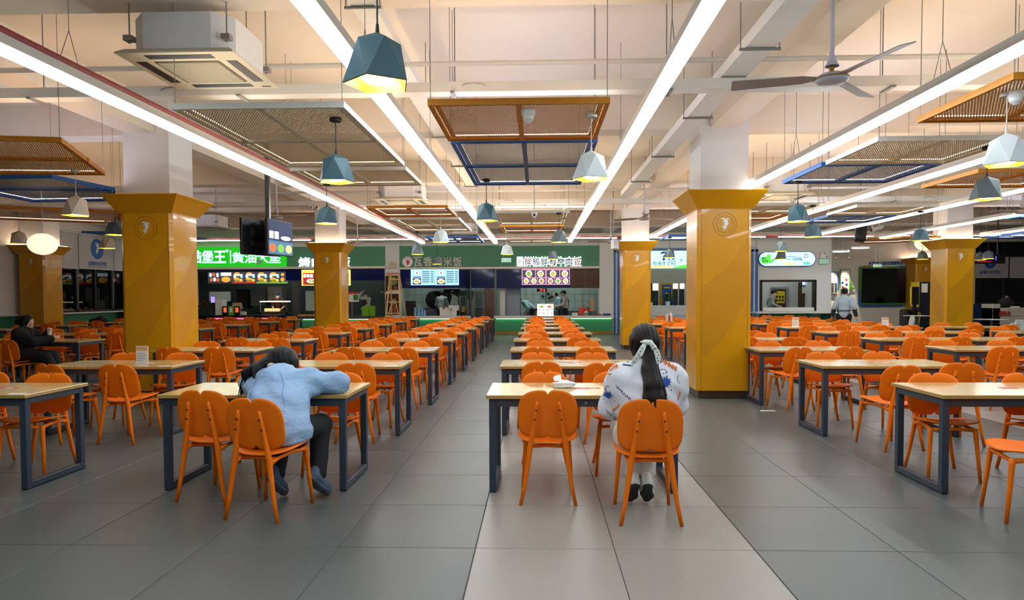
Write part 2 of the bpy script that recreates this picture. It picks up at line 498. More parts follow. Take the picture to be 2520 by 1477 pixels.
def text_mesh(body, x0, z0, x1, z1, Y, m, parent, name='lettering', bold=0.02, depth=0.01, fit=True, rot=0.0):
    cu = bpy.data.curves.new('t', 'FONT'); cu.body = body; cu.size = 1.0; cu.resolution_u = 2
    to = bpy.data.objects.new('t', cu); COL.objects.link(to)
    me = bpy.data.meshes.new_from_object(to)
    vs = [v.co.copy() for v in me.vertices]; fs = [tuple(p.vertices) for p in me.polygons]
    bpy.data.objects.remove(to); bpy.data.curves.remove(cu); bpy.data.meshes.remove(me)
    if not vs: return None
    ax, bx = min(v.x for v in vs), max(v.x for v in vs); ay, by = min(v.y for v in vs), max(v.y for v in vs)
    sx = (x1 - x0) / (bx - ax); sz = (z1 - z0) / (by - ay)
    if not fit: sx = sz = min(sx, sz)
    mb = MB(); n = len(vs)
    P = [(x0 + (v.x - ax) * sx, z0 + (v.y - ay) * sz) for v in vs]
    if rot:
        cx, cz = (x0 + x1) / 2, (z0 + z1) / 2
        P = [(cx + (a - cx) * math.cos(rot) - (b - cz) * math.sin(rot), cz + (a - cx) * math.sin(rot) + (b - cz) * math.cos(rot)) for a, b in P]
    cnt = {}
    for f in fs:
        for i in range(len(f)):
            cnt[(f[i], f[(i + 1) % len(f)])] = 1
    sides = [(a, b, b + n, a + n) for (a, b) in cnt if (b, a) not in cnt]
    w = bold * .7; sh = [(0, 0)] if bold <= 0 else [(w * math.cos(q), w * math.sin(q)) for q in np.linspace(0, 2 * PI, 9)[:8]]
    for k, (du, dv) in enumerate(sh):      # a heavier stroke: copies of the glyph nudged around
        q = [(a + du * sx, b + dv * sz) for a, b in P]; yy = Y - .00015 * k
        mb.add([(a, yy, b) for a, b in q] + [(a, Y + depth, b) for a, b in q], [tuple(reversed(f)) for f in fs] + [tuple(i + n for i in f) for f in fs] + sides)
    return mb.build(name, m, parent)
# ================================================================ the setting
CEIL, SOF = 4.25, 3.78
XL, XR, YB = -14.4, 22.0, 26.0
fl = struct(MB().box(XL - .3, -3.2, -.20, XR + .3, 36, -.004).build('floor', 'grout'))
TX, TY, TX0, TY0 = 0.796, 0.804, -0.36, 3.87
def light_col(i): return i in (0, 1) or i in (7, 8, 9)
tile_me = {}
def tile_mesh(m):
    if m not in tile_me:
        mb = MB(); w, h, c = TX - .005, TY - .005, .002
        vs = [(sx * (w / 2), sy * (h / 2), -.012) for sx, sy in ((-1, -1), (1, -1), (1, 1), (-1, 1))]
        vs += [(sx * w / 2, sy * h / 2, -c) for sx, sy in ((-1, -1), (1, -1), (1, 1), (-1, 1))]
        vs += [(sx * (w / 2 - c), sy * (h / 2 - c), 0) for sx, sy in ((-1, -1), (1, -1), (1, 1), (-1, 1))]
        fs = [(8, 9, 10, 11)]
        for a in (0, 4):
            for k in range(4): fs.append((a + k, a + (k + 1) % 4, a + 4 + (k + 1) % 4, a + 4 + k))
        me = bpy.data.meshes.new('tile'); me.from_pydata(vs, [], fs); me.materials.append(MATS[m]); tile_me[m] = me
    return tile_me[m]
cells = []
for i in range(-18, 29):
    for j in range(-8, 28):
        x, y = TX0 + (i + .5) * TX, TY0 + (j + .5) * TY
        if XL < x < XR and -3 < y < 25.9:
            v = Vector((x, y, -EYE)); w = v.dot(CF)
            vis = False
            if w > .8:
                px = PCX + FOC * v.dot(CR) / w; py = PCY - FOC * v.dot(CU) / w
                vis = -260 < px < IMG_W + 260 and py < IMG_H + 260
            cells.append((not vis, y, x, i))
cells.sort()
rest = MB(); rest_l = MB()
for n, (hid, y, x, i) in enumerate(cells):
    m = 'tile_light' if light_col(i) else 'tile_grey'
    if n < 298 and not hid:
        o = bpy.data.objects.new('tile', tile_mesh(m)); COL.objects.link(o)
        o.parent = fl; o.location = Vector((x, y, 0)) - ORG[fl]
    else:
        (rest_l if light_col(i) else rest).box(x - TX / 2 + .0025, y - TY / 2 + .0025, -.012, x + TX / 2 - .0025, y + TY / 2 - .0025, 0)
o = rest.build('tile_field', 'tile_grey', fl); o['kind'] = 'stuff'
o = rest_l.build('tile_field', 'tile_light', fl); o['kind'] = 'stuff'
# service floors beyond the counters
MB().box(XL, 25.92, -.012, XR, 35, 0).build('kitchen_floor', 'kitchen_dark', fl)

ceil = struct(MB().box(XL - .3, -3.2, CEIL, XR + .3, 36, CEIL + .2).build('ceiling', 'ceiling_paint'))
for x in (-13.9, -5.62, 2.61, 10.95, 19.2):
    MB().box(x - .2, -3.2, SOF, x + .2, 25.9, CEIL).build('beam', 'ceiling_paint', ceil)
for y in (1.0, 5.42, 10.0, 14.35, 18.75, 23.2):
    MB().box(XL, y - .2, SOF + .02, XR, y + .2, CEIL).build('beam', 'ceiling_paint', ceil)
struct(MB().box(XL - .3, -3.2, 0, XR + .3, -3.0, CEIL).build('wall_front', 'wall_paint'))
struct(MB().box(XR, -3, 0, XR + .2, 36, CEIL).build('wall_right', 'wall_paint'))
# left wall with windows
wl = struct(MB().box(XL - .22, -3, 0, XL, 36, .95).box(XL - .22, -3, 3.46, XL, 36, CEIL).box(XL - .22, 17.75, .95, XL, 19.25, 3.46)
            .box(XL - .22, -3, .95, XL, 9.0, 3.46).box(XL - .22, 24.6, .95, XL, 36, 3.46).build('wall_left', 'wall_paint'))
MB().box(XL, -3, .0, XL + .02, 26, .94).build('wainscot', 'wainscot', wl)
MB().box(XL - .02, -3, .95, XL + .10, 26, .99).build('sill', 'sill_white', wl)
bays = [(9.0, 10.75), (10.75, 12.5), (12.5, 14.25), (14.25, 16.0), (16.0, 17.75), (19.25, 21.0), (21.0, 22.78), (22.78, 24.6)]
for k, (a, b) in enumerate(bays):
    w = MB()
    for y0, y1 in ((a, a + .05), (b - .05, b), ((a + b) / 2 - .03, (a + b) / 2 + .03)):
        w.box(XL - .14, y0, .99, XL - .04, y1, 3.46)
    w.box(XL - .14, a, .99, XL - .04, b, 1.05).box(XL - .14, a, 3.40, XL - .04, b, 3.46)
    w = struct(w.build('window_%d' % (k + 1), 'window_frame'))
    for y0, y1 in ((a + .05, (a + b) / 2 - .03), ((a + b) / 2 + .03, b - .05)):
        MB().box(XL - .10, y0, 1.05, XL - .09, y1, 3.40).build('pane', 'glass_dark', w)
# emblem bird: angular white swift, outline points in a unit box
BIRD = [(.05, .93), (.46, 1.0), (.40, .86), (.98, .95), (.70, .74), (.86, .70), (.78, .60), (.93, .55), (.72, .47), (.80, .42), (.66, .34), (.60, .20), (.30, .0), (.40, .20), (.16, .33), (.48, .40), (.42, .50), (.20, .48), (.50, .60), (.40, .68), (.12, .66), (.44, .80)]
def lx(pts, x, w, z, h): return [(x + a * w, z + b * h) for a, b in pts]
def sdf_swap(mb):            # x-z drawing laid onto the left wall (faces +x)
    mb.v = [(XL + .06 - (p[1]), p[0], p[2]) for p in mb.v]; return mb
def blind_left(a, b, z0, label, logo=False, m='blind'):
    t = thing('roller_blind', label, 'blind', (XL + .05, (a + b) / 2, z0))
    MB().box(XL + .02, a + .02, z0, XL + .026, b - .02, 3.44).build('fabric', m, t)
    MB().box(XL + .016, a + .02, z0 - .02, XL + .032, b - .02, z0).build('bottom_bar', 'sill_white', t)
    MB().frus((XL + .05, a + .02, 3.47), (XL + .05, b - .02, 3.47), .03, .03, 10).build('roller', 'sill_white', t)
    if logo:
        c = (a + b) / 2 + .02
        x0, x1 = XL + .0265, XL + .029
        def disc(r, d, name, mm):
            vs = []; n = 36
            for xx in (x0 + d, x1 + d):
                vs += [(xx, c + r * math.cos(2 * PI * i / n), 3.03 + r * math.sin(2 * PI * i / n)) for i in range(n)]
            return MB().add(vs, [tuple(range(n)), tuple(range(2 * n - 1, n - 1, -1))] + [(i, (i + 1) % n, n + (i + 1) % n, n + i) for i in range(n)]).build(name, mm, t)
        disc(.33, 0, 'emblem_disc', 'print_blue')
        p = lx(BIRD, c - .12, .24, 2.84, .40); n = len(p)
        MB().add([(x1 + .001, a_, b_) for a_, b_ in p] + [(x1 + .004, a_, b_) for a_, b_ in p], [tuple(range(n)), tuple(range(2 * n - 1, n - 1, -1))]).build('emblem_bird', 'emblem_white', t)
        for body, za, zb, wd, mm in (('金陵科技学院', 2.48, 2.62, .92, 'print_blue'), ('JINLING INSTITUTE OF TECHNOLOGY', 2.41, 2.45, .92, 'print_grey')):
            o = text_mesh(body, c - wd / 2, za, c + wd / 2, zb, 0, mm, None, bold=.03, depth=.002)
            o.parent = t
            o.rotation_euler = (0, 0, PI / 2); o.location = Vector((x1 + .002, c, za)) - ORG[t]
    # pull cord
    MB().tube([(XL + .06, b - .06, 3.44), (XL + .07, b - .07, 2.2), (XL + .06, b - .12, 1.1), (XL + .07, b - .15, 2.0), (XL + .06, b - .09, 3.44)], .004, 4).build('pull_cord', 'cord_white', t)
blind_left(14.25, 16.0, 2.36, 'pale grey blind with blue college crest, at the left edge before the pillar', True)
blind_left(16.0, 17.75, 2.36, 'plain pale grey blind beside the far-left yellow pillar, window side')
blind_left(19.25, 21.0, 2.36, 'plain pale grey blind right behind the round globe lamp')
blind_left(21.0, 22.78, 2.38, 'pale grey blind with round blue crest above dark left window', True)
blind_left(22.78, 24.6, 2.38, 'plain pale blind half hidden by the big left pillar')
tag(MB().box(XL - .02, 16.05, 1.02, XL - .012, 17.7, 2.36).build('window_screen', 'blind_green'), 'greenish shade filling the window left of the far-left pillar', 'window screen')
# bushes in the dark outside
def bush(cx, cy, r, h, label, n=70):
    mb = MB(); rnd = random.Random(int(cx * 31 + cy * 17))
    for k in range(n):
        q = rnd.uniform(0, 2 * PI); rr = r * math.sqrt(rnd.random()); z = .2 + h * rnd.random()
        rr *= .5 + .6 * math.sin(PI * min(1, z / (h + .2)))
        p = Vector((cx + rr * math.cos(q), cy + rr * math.sin(q), z))
        d = Vector((rnd.uniform(-1, 1), rnd.uniform(-1, 1), rnd.uniform(-.4, 1))).normalized() * rnd.uniform(.12, .26)
        s = d.orthogonal().normalized() * .05
        mb.add([p - s * .4, p + d * .5 - s, p + d, p + d * .5 + s], [(0, 1, 2, 3)])
    t = thing('shrub', label, 'shrub', (cx, cy, 0))
    mb.build('foliage', 'leaf_dark', t)
    MB().frus((cx, cy, 0), (cx, cy, h * .8), .05, .02, 6).build('stem', 'leaf_dark', t)
struct(MB().box(-24, -3, -.1, XL - .25, 36, -.02).build('ground_outside', 'kitchen_dark'))
for k, (cx, cy, lab) in enumerate([(-16.6, 19.8, 'dark night shrub outside the window next to the far-left pillar'), (-16.9, 21.6, 'dark night shrub outside, under the crested blind'), (-17.2, 23.6, 'dark night shrub outside, at the window edge by big left pillar'), (-16.5, 16.6, 'dark shrub outside behind the greenish window shade')]):
    bush(cx, cy, 1.0, 2.6, lab, 160)
# ---------------------------------------------------------------- back wall, Y = 26
HZ = 2.42
bw = MB()
bw.box(XL, YB + .08, HZ, 2.95, YB + .25, CEIL)                       # header above the stalls
ws = MB()
def wx(px, Y=YB): return at_y(px, 690, Y)[0]
PIERS = [(948, 985), (1475, 1512)]
for a, b in PIERS:
    struct(MB().box(wx(a), YB - .05, 0, wx(b), YB + .25, CEIL).build('wall_pier', 'wall_cool'))
bw.box(wx(1512), YB + .08, 3.25, wx(1866), YB + .25, CEIL)
x0, z0, x1, z1 = rect(1872, 692, 2006, 765, YB)
ws.box(wx(1862), YB, 0, x0, YB + .2, CEIL).box(x1, YB, 0, wx(2046), YB + .2, CEIL).box(x0, YB, z1, x1, YB + .2, CEIL).box(x0, YB, 0, x1, YB + .2, z0)
struct(MB().box(wx(2046) - .2, YB + .2, 0, wx(2046), 28.2, CEIL).build('wall_recess_side', 'wall_paint'))
bw = struct(bw.build('wall_back', 'wall_cool'))
ws = struct(ws.build('wall_serving', 'wall_cool'))
RY = 28.2
struct(MB().box(wx(2046) - .2, RY, 0, at_y(2400, 690, RY)[0], RY + .2, CEIL).build('wall_recess', 'wall_paint'))
xa = at_y(2400, 690, RY)[0]
wr = struct(MB().box(xa, RY, 0, XR, RY + .2, .55).box(xa, RY, 3.55, XR, RY + .2, CEIL).build('wall_window_end', 'wall_paint'))
w = MB()
for x in (xa, xa + 1.15, xa + 2.2, xa + 3.2): w.box(x - .03, RY + .04, .55, x + .03, RY + .12, 3.55)
for z in (.55, 1.05, 2.1, 3.5): w.box(xa, RY + .04, z, XR, RY + .12, z + .05)
w = struct(w.build('window_9', 'window_frame'))
for x in (xa, xa + 1.15, xa + 2.2):
    MB().box(x + .03, RY + .07, .6, x + 1.1, RY + .075, 3.5).build('pane', 'glass_dark', w)
struct(MB().box(12, 28.45, -.1, 26, 36, -.02).build('ground_outside_end', 'kitchen_dark'))
bush(19.2, 30.2, 1.1, 2.6, 'dark night shrub outside the far right window', 160)
bush(20.8, 30.6, 1.1, 2.3, 'dark night shrub outside the right end of far window', 160)
# kitchens behind the serving openings
kb = struct(MB().box(XL, 29.4, 0, 4.2, 29.6, 3.0).box(-5.75, 26.25, 0, -5.65, 29.4, 3.0).box(2.75, 26.25, 0, 2.85, 29.4, 3.0).box(-1.95, 27.3, 0, -1.85, 29.4, 3.0)
            .box(XL, 26.25, 2.9, 4.2, 29.4, 3.0).build('wall_kitchen', 'kitchen_tile'))
tl = MB()
for i in range(40):
    x = -5.6 + i * .3
    if x < 2.7: tl.box(x, 29.39, .0, x + .006, 29.4, 2.9)
for k in range(10): tl.box(-5.6, 29.39, .3 * k, 2.7, 29.4, .3 * k + .006)
tl.build('tile_joint', 'kitchen_dark', kb)
struct(MB().box(XL, 28.6, 0, -5.75, 28.7, 3.0).build('wall_grill_kitchen', 'kitchen_dark'))
# serving room behind the window in the white wall
struct(MB().box(wx(1862), 28.4, 0, wx(2046) - .2, 28.5, CEIL).build('wall_serving_room', 'wall_paint'))
# hall beyond the blue-framed entrance
struct(MB().box(2.95, 33.6, 0, 12.0, 33.8, CEIL).box(2.85, 26.25, 0, 2.95, 33.6, CEIL).box(9.4, 28.5, 0, 9.5, 33.6, CEIL).build('wall_far_hall', 'wall_paint'))
# ================================================================ ceiling equipment
# linear lights
def strip(x, y0, y1, label):
    t = thing('linear_light', label, 'light', (x, (y0 + y1) / 2, 3.0), group='linear ceiling lights')
    MB().box(x - .056, y0, 3.012, x + .056, y1, 3.075).build('housing', 'tray_white', t)
    n = int(round((y1 - y0) / .98)); s = (y1 - y0) / n
    for k in range(n):
        MB().box(x - .05, y0 + k * s + .003, 2.977, x + .05, y0 + (k + 1) * s - .003, 3.012).build('diffuser', glow('E4F0F8', STRIP_E, 'strip_glow'), t)
    for k in range(0, n, 3):
        y = y0 + (k + .5) * s
        MB().tube([(x, y - .12, 3.075), (x, y, 3.35), (x, y + .12, 3.075)], .003, 4).tube([(x, y, 3.35), (x, y, CEIL)], .003, 4).build('hanger_wire', 'rod_grey', t)
strip(-3.33, -1.5, 19.9, 'long bright linear light above the left tables, beside the red pipe')
strip(-1.22, -1.5, 20.1, 'long bright linear light left of the central orange and blue panels')
strip(.93, -1.5, 19.8, 'long bright linear light right of the central orange and blue panels')
strip(3.05, -1.0, 18.4, 'long bright linear light passing behind the right yellow pillar cap')
strip(5.15, 0.5, 17.0, 'second bright linear light right of the near right pillar')
strip(7.25, 2.5, 17.8, 'third bright linear light right of the near right pillar')
strip(9.4, 4.5, 19.4, 'bright linear light running behind the far right pillar shaft')
strip(11.8, 6.5, 18.6, 'rightmost bright linear light, beyond the far right pillar')
# hung mesh panels
def area_split(x0, x1, y0, y1, nc, nr):
    return [(x0 + (x1 - x0) * i / nc, x0 + (x1 - x0) * (i + 1) / nc, y0 + (y1 - y0) * j / nr, y0 + (y1 - y0) * (j + 1) / nr) for i in range(nc) for j in range(nr)]
PZ = 2.95
PANELS = []
def poly_panel(pts, colr, label, led=True, divs=(), mesh=None, z=PZ):
    cx = sum(p[0] for p in pts) / len(pts); cy = sum(p[1] for p in pts) / len(pts)
    PANELS.append((min(p[0] for p in pts), max(p[0] for p in pts), min(p[1] for p in pts), max(p[1] for p in pts)))
    t = thing('ceiling_panel', label, 'ceiling panel', (cx, cy, z), group='hung mesh panels')
    n = len(pts); warm = 'FFE6C6' if colr != 'blue' else 'F4EEFF'
    def inset(d): 
        out = []
        for i in range(n):
            p = Vector(pts[i]).to_2d(); a = Vector(pts[i - 1]).to_2d(); b = Vector(pts[(i + 1) % n]).to_2d()
            e1 = (p - a).normalized(); e2 = (b - p).normalized()
            n1 = Vector((-e1.y, e1.x)); n2 = Vector((-e2.y, e2.x))
            m = (n1 + n2); m = m / max(.3, m.length_squared) * 2
            s = 1 if (Vector((cx, cy)) - p).dot(m) > 0 else -1
            out.append(p + m * d * s)
        return out
    inn = inset(.030)
    for i in range(n):
        j = (i + 1) % n
        vs = [(pts[i][0], pts[i][1], z), (pts[j][0], pts[j][1], z), (inn[j].x, inn[j].y, z), (inn[i].x, inn[i].y, z)]
        vs += [(a, b, z + .05) for a, b, c in vs]
        MB().add(vs, [(0, 1, 2, 3), (4, 5, 6, 7), (0, 1, 5, 4), (1, 2, 6, 5), (2, 3, 7, 6), (3, 0, 4, 7)]).build('frame_bar', 'panel_' + colr, t)
    MB().add([(p.x, p.y, z + .012) for p in inn], [tuple(range(n))]).build('mesh_sheet', 'mesh_' + (mesh or colr), t)
    for a, b, w in divs:
        MB().beam((a[0], a[1], z + .02), (b[0], b[1], z + .02), w, .04).build('divider', 'panel_' + colr, t)
    if led:
        l2 = inset(.062)
        for i in range(n):
            j = (i + 1) % n
            MB().beam((l2[i].x, l2[i].y, z + .030), (l2[j].x, l2[j].y, z + .030), .046, .010).build('led_channel', 'panel_white', t)
            MB().beam((l2[i].x, l2[i].y, z + .040), (l2[j].x, l2[j].y, z + .040), .042, .009).build('led_strip', glow(warm, LED_E, 'led_' + warm), t)
    # suspension wires
    for p in inset(.02):
        MB().tube([(p.x, p.y, z + .05), (p.x, p.y, CEIL)], .0035, 4).build('hanger_wire', 'rod_grey', t)
    return t
def panel(x0, x1, y0, y1, colr, label, nc=2, nr=1, led=True):
    dv = []
    for i in range(1, nc):
        x = x0 + (x1 - x0) * i / nc; dv.append(((x, y0 + .02), (x, y1 - .02), .045))
    for j in range(1, nr):
        y = y0 + (y1 - y0) * j / nr; dv.append(((x0 + .02, y), (x1 - .02, y), .02))
    return poly_panel([(x0, y0), (x1, y0), (x1, y1), (x0, y1)], colr, label, led, dv)
panel(-2.92, -1.53, 5.42, 7.9, 'white', 'large white mesh ceiling panel left of the central linear light, nearest', 2, 2)
panel(-2.95, -1.56, 8.12, 9.28, 'white', 'smaller white mesh ceiling panel just behind the large white one')
panel(-2.92, -1.52, 11.63, 12.95, 'orange', 'orange mesh ceiling panel in front of the second air conditioner')
panel(-2.9, -1.53, 13.38, 15.9, 'white', 'white mesh ceiling panel behind the left middle orange one', 2, 2)
panel(-2.9, -1.5, 17.6, 19.36, 'blue', 'blue mesh ceiling panel above the lettered green fascia, left of centre')
panel(-.86, .57, 5.4, 6.66, 'orange', 'orange mesh ceiling panel, nearest, between the two central linear lights')
panel(-.85, .59, 6.75, 9.32, 'blue', 'blue mesh ceiling panel touching the near central orange one', 2, 2)
panel(-.83, .59, 12.45, 14.6, 'white', 'white mesh ceiling panel in the centre behind the second cable tray', 2, 2)
panel(-.83, .58, 14.85, 16.29, 'orange', 'orange mesh ceiling panel in the centre, farther of the two')
panel(-.83, .5, 18.25, 19.4, 'white', 'last white mesh ceiling panel in the centre before the green fascia')
panel(3.33, 4.75, 4.94, 6.16, 'orange', 'orange mesh ceiling panel at the right edge with smoke detector')
panel(3.34, 4.7, 6.86, 8.08, 'white', 'white mesh ceiling panel on the right, above the blue one')
panel(3.32, 4.7, 8.15, 9.43, 'blue', 'blue mesh ceiling panel on the right by the near pillar')
panel(3.4, 4.75, 11.7, 12.85, 'white', 'white mesh ceiling panel just past the right pillar, right side')
panel(3.4, 4.75, 12.95, 14.0, 'orange', 'orange mesh ceiling panel seen beside the right pillar cap')
panel(3.35, 4.75, 17.6, 18.9, 'blue', 'small blue mesh ceiling panel seen between the two right pillars')
panel(5.45, 6.85, 8.68, 9.94, 'orange', 'orange mesh ceiling panel at the right behind the white lamp')
panel(5.5, 6.9, 12.0, 13.24, 'white', 'white mesh ceiling panel between the right linear lights, mid distance')
panel(5.6, 6.9, 13.4, 14.6, 'blue', 'blue mesh ceiling panel between the right linear lights, mid distance')
panel(9.4, 10.8, 12.9, 14.1, 'blue', 'blue mesh ceiling panel right of the far right pillar, nearer one')
panel(12.2, 13.6, 17.6, 19.1, 'blue', 'blue mesh ceiling panel under the rightmost linear light')
poly_panel([(9.57, 20.6), (8.9, 19.6), (9.7, 18.6), (10.6, 18.5), (11.2, 19.2), (10.4, 20.4)], 'brown', 'brown diamond-shaped ceiling panel in front of the dark wall screen', True, mesh='orange')
poly_panel([(-6.3, 6.2), (-4.59, 6.5), (-5.31, 8.29), (-6.9, 8.1)], 'orange', 'angled orange mesh ceiling panel at the upper left edge', True, [((-6.6, 7.2), (-4.95, 7.45), .03)])
poly_panel([(-7.9, 8.4), (-6.1, 8.45), (-5.95, 9.5), (-6.6, 10.48), (-7.94, 10.54)], 'blue', 'angled blue ceiling panel at the left, under the orange one', True, [((-7.9, 9.3), (-6.0, 9.5), .03)], mesh='blue')
poly_panel([(-11.5, 10.6), (-9.0, 11.15), (-7.4, 12.0), (-8.5, 13.8), (-10.3, 12.85)], 'brown', 'long angled brown ceiling panel behind the left white lamp', True, mesh='orange')
poly_panel([(-10.6, 15.6), (-8.9, 16.2), (-8.6, 17.6), (-10.2, 17.4)], 'blue', 'small angled blue ceiling panel near the left blinds', True)
# cassette air conditioners
def cassette(x0, y0, z, label, s=.95):
    t = thing('air_conditioner', label, 'air conditioner', (x0 + s / 2, y0 + s / 2, z), group='cassette air conditioners')
    cx, cy = x0 + s / 2, y0 + s / 2
    h = s / 2
    MB().poly_xy([(cx - h, cy - h), (cx + h, cy - h), (cx + h, cy + h), (cx - h, cy + h)], z, z + .012)\
        .add([(cx + a * h, cy + b * h, z + .012) for a, b in ((-1, -1), (1, -1), (1, 1), (-1, 1))] + [(cx + a * (h - .05), cy + b * (h - .05), z + .05) for a, b in ((-1, -1), (1, -1), (1, 1), (-1, 1))],
             [(0, 1, 5, 4), (1, 2, 6, 5), (2, 3, 7, 6), (3, 0, 4, 7), (4, 5, 6, 7)]).build('front_panel', 'ac_panel', t)
    b, c = h - .06, .14
    oct_ = [(-b + c, -b), (b - c, -b), (b, -b + c), (b, b - c), (b - c, b), (-b + c, b), (-b, b - c), (-b, -b + c)]
    body = MB().poly_xy([(cx + p, cy + q) for p, q in oct_], z + .05, z + .34).build('body', 'ac_body', t)
    g = .27
    gr = MB().box(cx - g, cy - g, z - .006, cx + g, cy + g, z).build('grille', 'ac_grille', t)
    sl = MB()
    for i in range(34):
        y = cy - g + .02 + i * .0157
        sl.box(cx - g + .02, y, z - .010, cx + g - .02, y + .006, z - .006)
    sl.build('grille_slat', 'ac_panel', gr)
    for dx, dy, w, d in ((0, -.375, .27, .042), (0, .375, .27, .042), (-.375, 0, .042, .27), (.375, 0, .042, .27)):
        f = MB().box(cx + dx - w, cy + dy - d, z - .003, cx + dx + w, cy + dy + d, z).build('air_slot', 'ac_slot', t)
    for sx, sy in ((-1, -1), (1, -1), (1, 1), (-1, 1)):
        x, y = cx + sx * (b - .02), cy + sy * (b - .02)
        MB().box(x - .035, y - .035, z + .12, x + .035, y + .035, z + .16).tube([(x, y, z + .1), (x, y, CEIL)], .006, 5).build('hanger_rod', 'rod_grey', t)
    MB().box(cx + h - .13, cy + h - .07, z - .002, cx + h - .05, cy + h - .04, z).build('badge', 'ac_slot', t)
cassette(-3.34, 5.36, 3.38, 'big white ceiling cassette air conditioner at the upper left, nearest one')
cassette(-3.12, 13.0, 3.3, 'white ceiling cassette air conditioner behind the left orange panel')
cassette(4.15, 12.75, 3.3, 'white ceiling cassette air conditioner right of the near right pillar')
cassette(-2.75, 20.5, 3.3, 'small far ceiling cassette air conditioner above the far blue panel')
cassette(-9.6, 18.3, 3.35, 'white ceiling cassette air conditioner behind the hanging television pair')
# cable trays, pipes
def cross_tray(y, z, label, x0=-13.8, x1=17.0):
    t = thing('cable_tray', label, 'cable tray', ((x0 + x1) / 2, y, z), group='cross cable trays')
    MB().box(x0, y, z, x1, y + .16, z + .095).build('trunking', 'tray_white', t)
    MB().frus((x0, y + .08, z + .29), (x1, y + .08, z + .29), .026, .026, 8).build('conduit', 'tray_white', t)
    k = x0 + .7
    while k < x1:
        MB().box(k - .02, y - .03, z - .018, k + .02, y + .19, z).build('bracket', 'rod_grey', t)
        MB().tube([(k, y + .19, z - .01), (k, y + .19, CEIL)], .006, 5).build('hanger_rod', 'rod_grey', t)
        k += 2.05
    for c in np.arange(x0 + 1.6, x1 - 1, 2.9):
        MB().tube([(c + .11 * math.cos(q), y - .004, z + .05 + .03 * math.sin(q)) for q in np.linspace(0, PI, 7)], .004, 4).build('cable_loop', 'rod_grey', t)
cross_tray(6.52, 3.386, 'white cable tray with pipe crossing the ceiling, nearest one')
cross_tray(14.45, 3.386, 'white cable tray with pipe crossing the ceiling, middle one')
cross_tray(22.4, 3.386, 'white cable tray with pipe crossing the ceiling, farthest one')
# warm tube lights fixed below the two farther trays
def tube_light(x0, x1, y, z, label):
    t = thing('tube_light', label, 'light', ((x0 + x1) / 2, y, z), group='tube lights below the cable trays')
    MB().box(x0, y - .02, z + .012, x1, y + .02, z + .03).build('holder', 'tray_white', t)
    n = max(1, int(round((x1 - x0) / 1.2)))
    for k in range(n):
        a, b = x0 + (x1 - x0) * k / n, x0 + (x1 - x0) * (k + 1) / n
        MB().frus((a + .01, y, z), (b - .01, y, z), .014, .014, 8).build('tube', glow('FFF0DC', 45.0, 'tube_glow'), t)
    for k in range(n + 1):
        x = x0 + (x1 - x0) * k / n
        MB().box(x - .008, y - .008, z + .02, x + .008, y + .008, z + .06).build('clip', 'rod_grey', t)
for x0, x1, lab in ((-13.2, -7.5, 'warm tube light below the farthest tray, before the burger stall'), (-7.0, -2.5, 'warm tube light below the farthest tray, before the grill stall'), (-2.0, 2.6, 'warm tube light below the farthest tray, before the beef-rice letters'), (3.2, 7.4, 'warm tube light below the farthest tray, before the hand-washing sign'), (7.8, 12.0, 'warm tube light below the farthest tray, before the oval sign'), (12.3, 16.6, 'added tube light below the farthest tray, brightening the service desk')):  # the last tube is an extra lamp, added to brighten the service desk
    tube_light(x0, x1, 22.47, 3.325, lab)
for x0, x1, lab in ((-4.2, -1.6, 'warm tube light below the middle tray by the second air conditioner'), (-.9, 1.2, 'warm tube light below the middle tray, centre'), (3.2, 6.0, 'warm tube light below the middle tray, right of pillar')):
    tube_light(x0, x1, 14.52, 3.325, lab)
def long_tray(x0, x1, z, y0, y1, label, step=2.2, first=1.5):
    t = thing('cable_duct', label, 'cable duct', ((x0 + x1) / 2, (y0 + y1) / 2, z))
    MB().box(x0, y0, z, x1, y1, z + .10).build('trunking', 'tray_white', t)
    y = y0 + first
    while y < y1:
        MB().frus((x0 - .05, y, z - .012), (x1 + .05, y, z - .012), .012, .012, 6).build('crossbar', 'rod_grey', t)
        for x in (x0 - .04, x1 + .04):
            MB().tube([(x, y, z - .02), (x, y, CEIL)], .005, 5).build('hanger_rod', 'rod_grey', t)
        y += step
long_tray(1.73, 1.97, 3.5, -1, 14.3, 'white cable duct running away just left of the right beam', first=2.4)
long_tray(-1.46, -1.27, 3.73, -1, 14.3, 'white cable duct running away above the left central linear light', first=2.0)
t = MB().frus((-3.40, 2.5, 3.15), (-3.40, 21, 3.15), .03, .03, 8).build('fire_pipe', 'red_pipe')
tag(t, 'red fire pipe running along the left linear light', 'pipe')
t = MB().frus((-13.8, 23.0, 3.40), (20, 23.0, 3.40), .045, .045, 8).build('fire_pipe', 'red_pipe')
tag(t, 'red fire pipe crossing the whole back above the stalls', 'pipe')
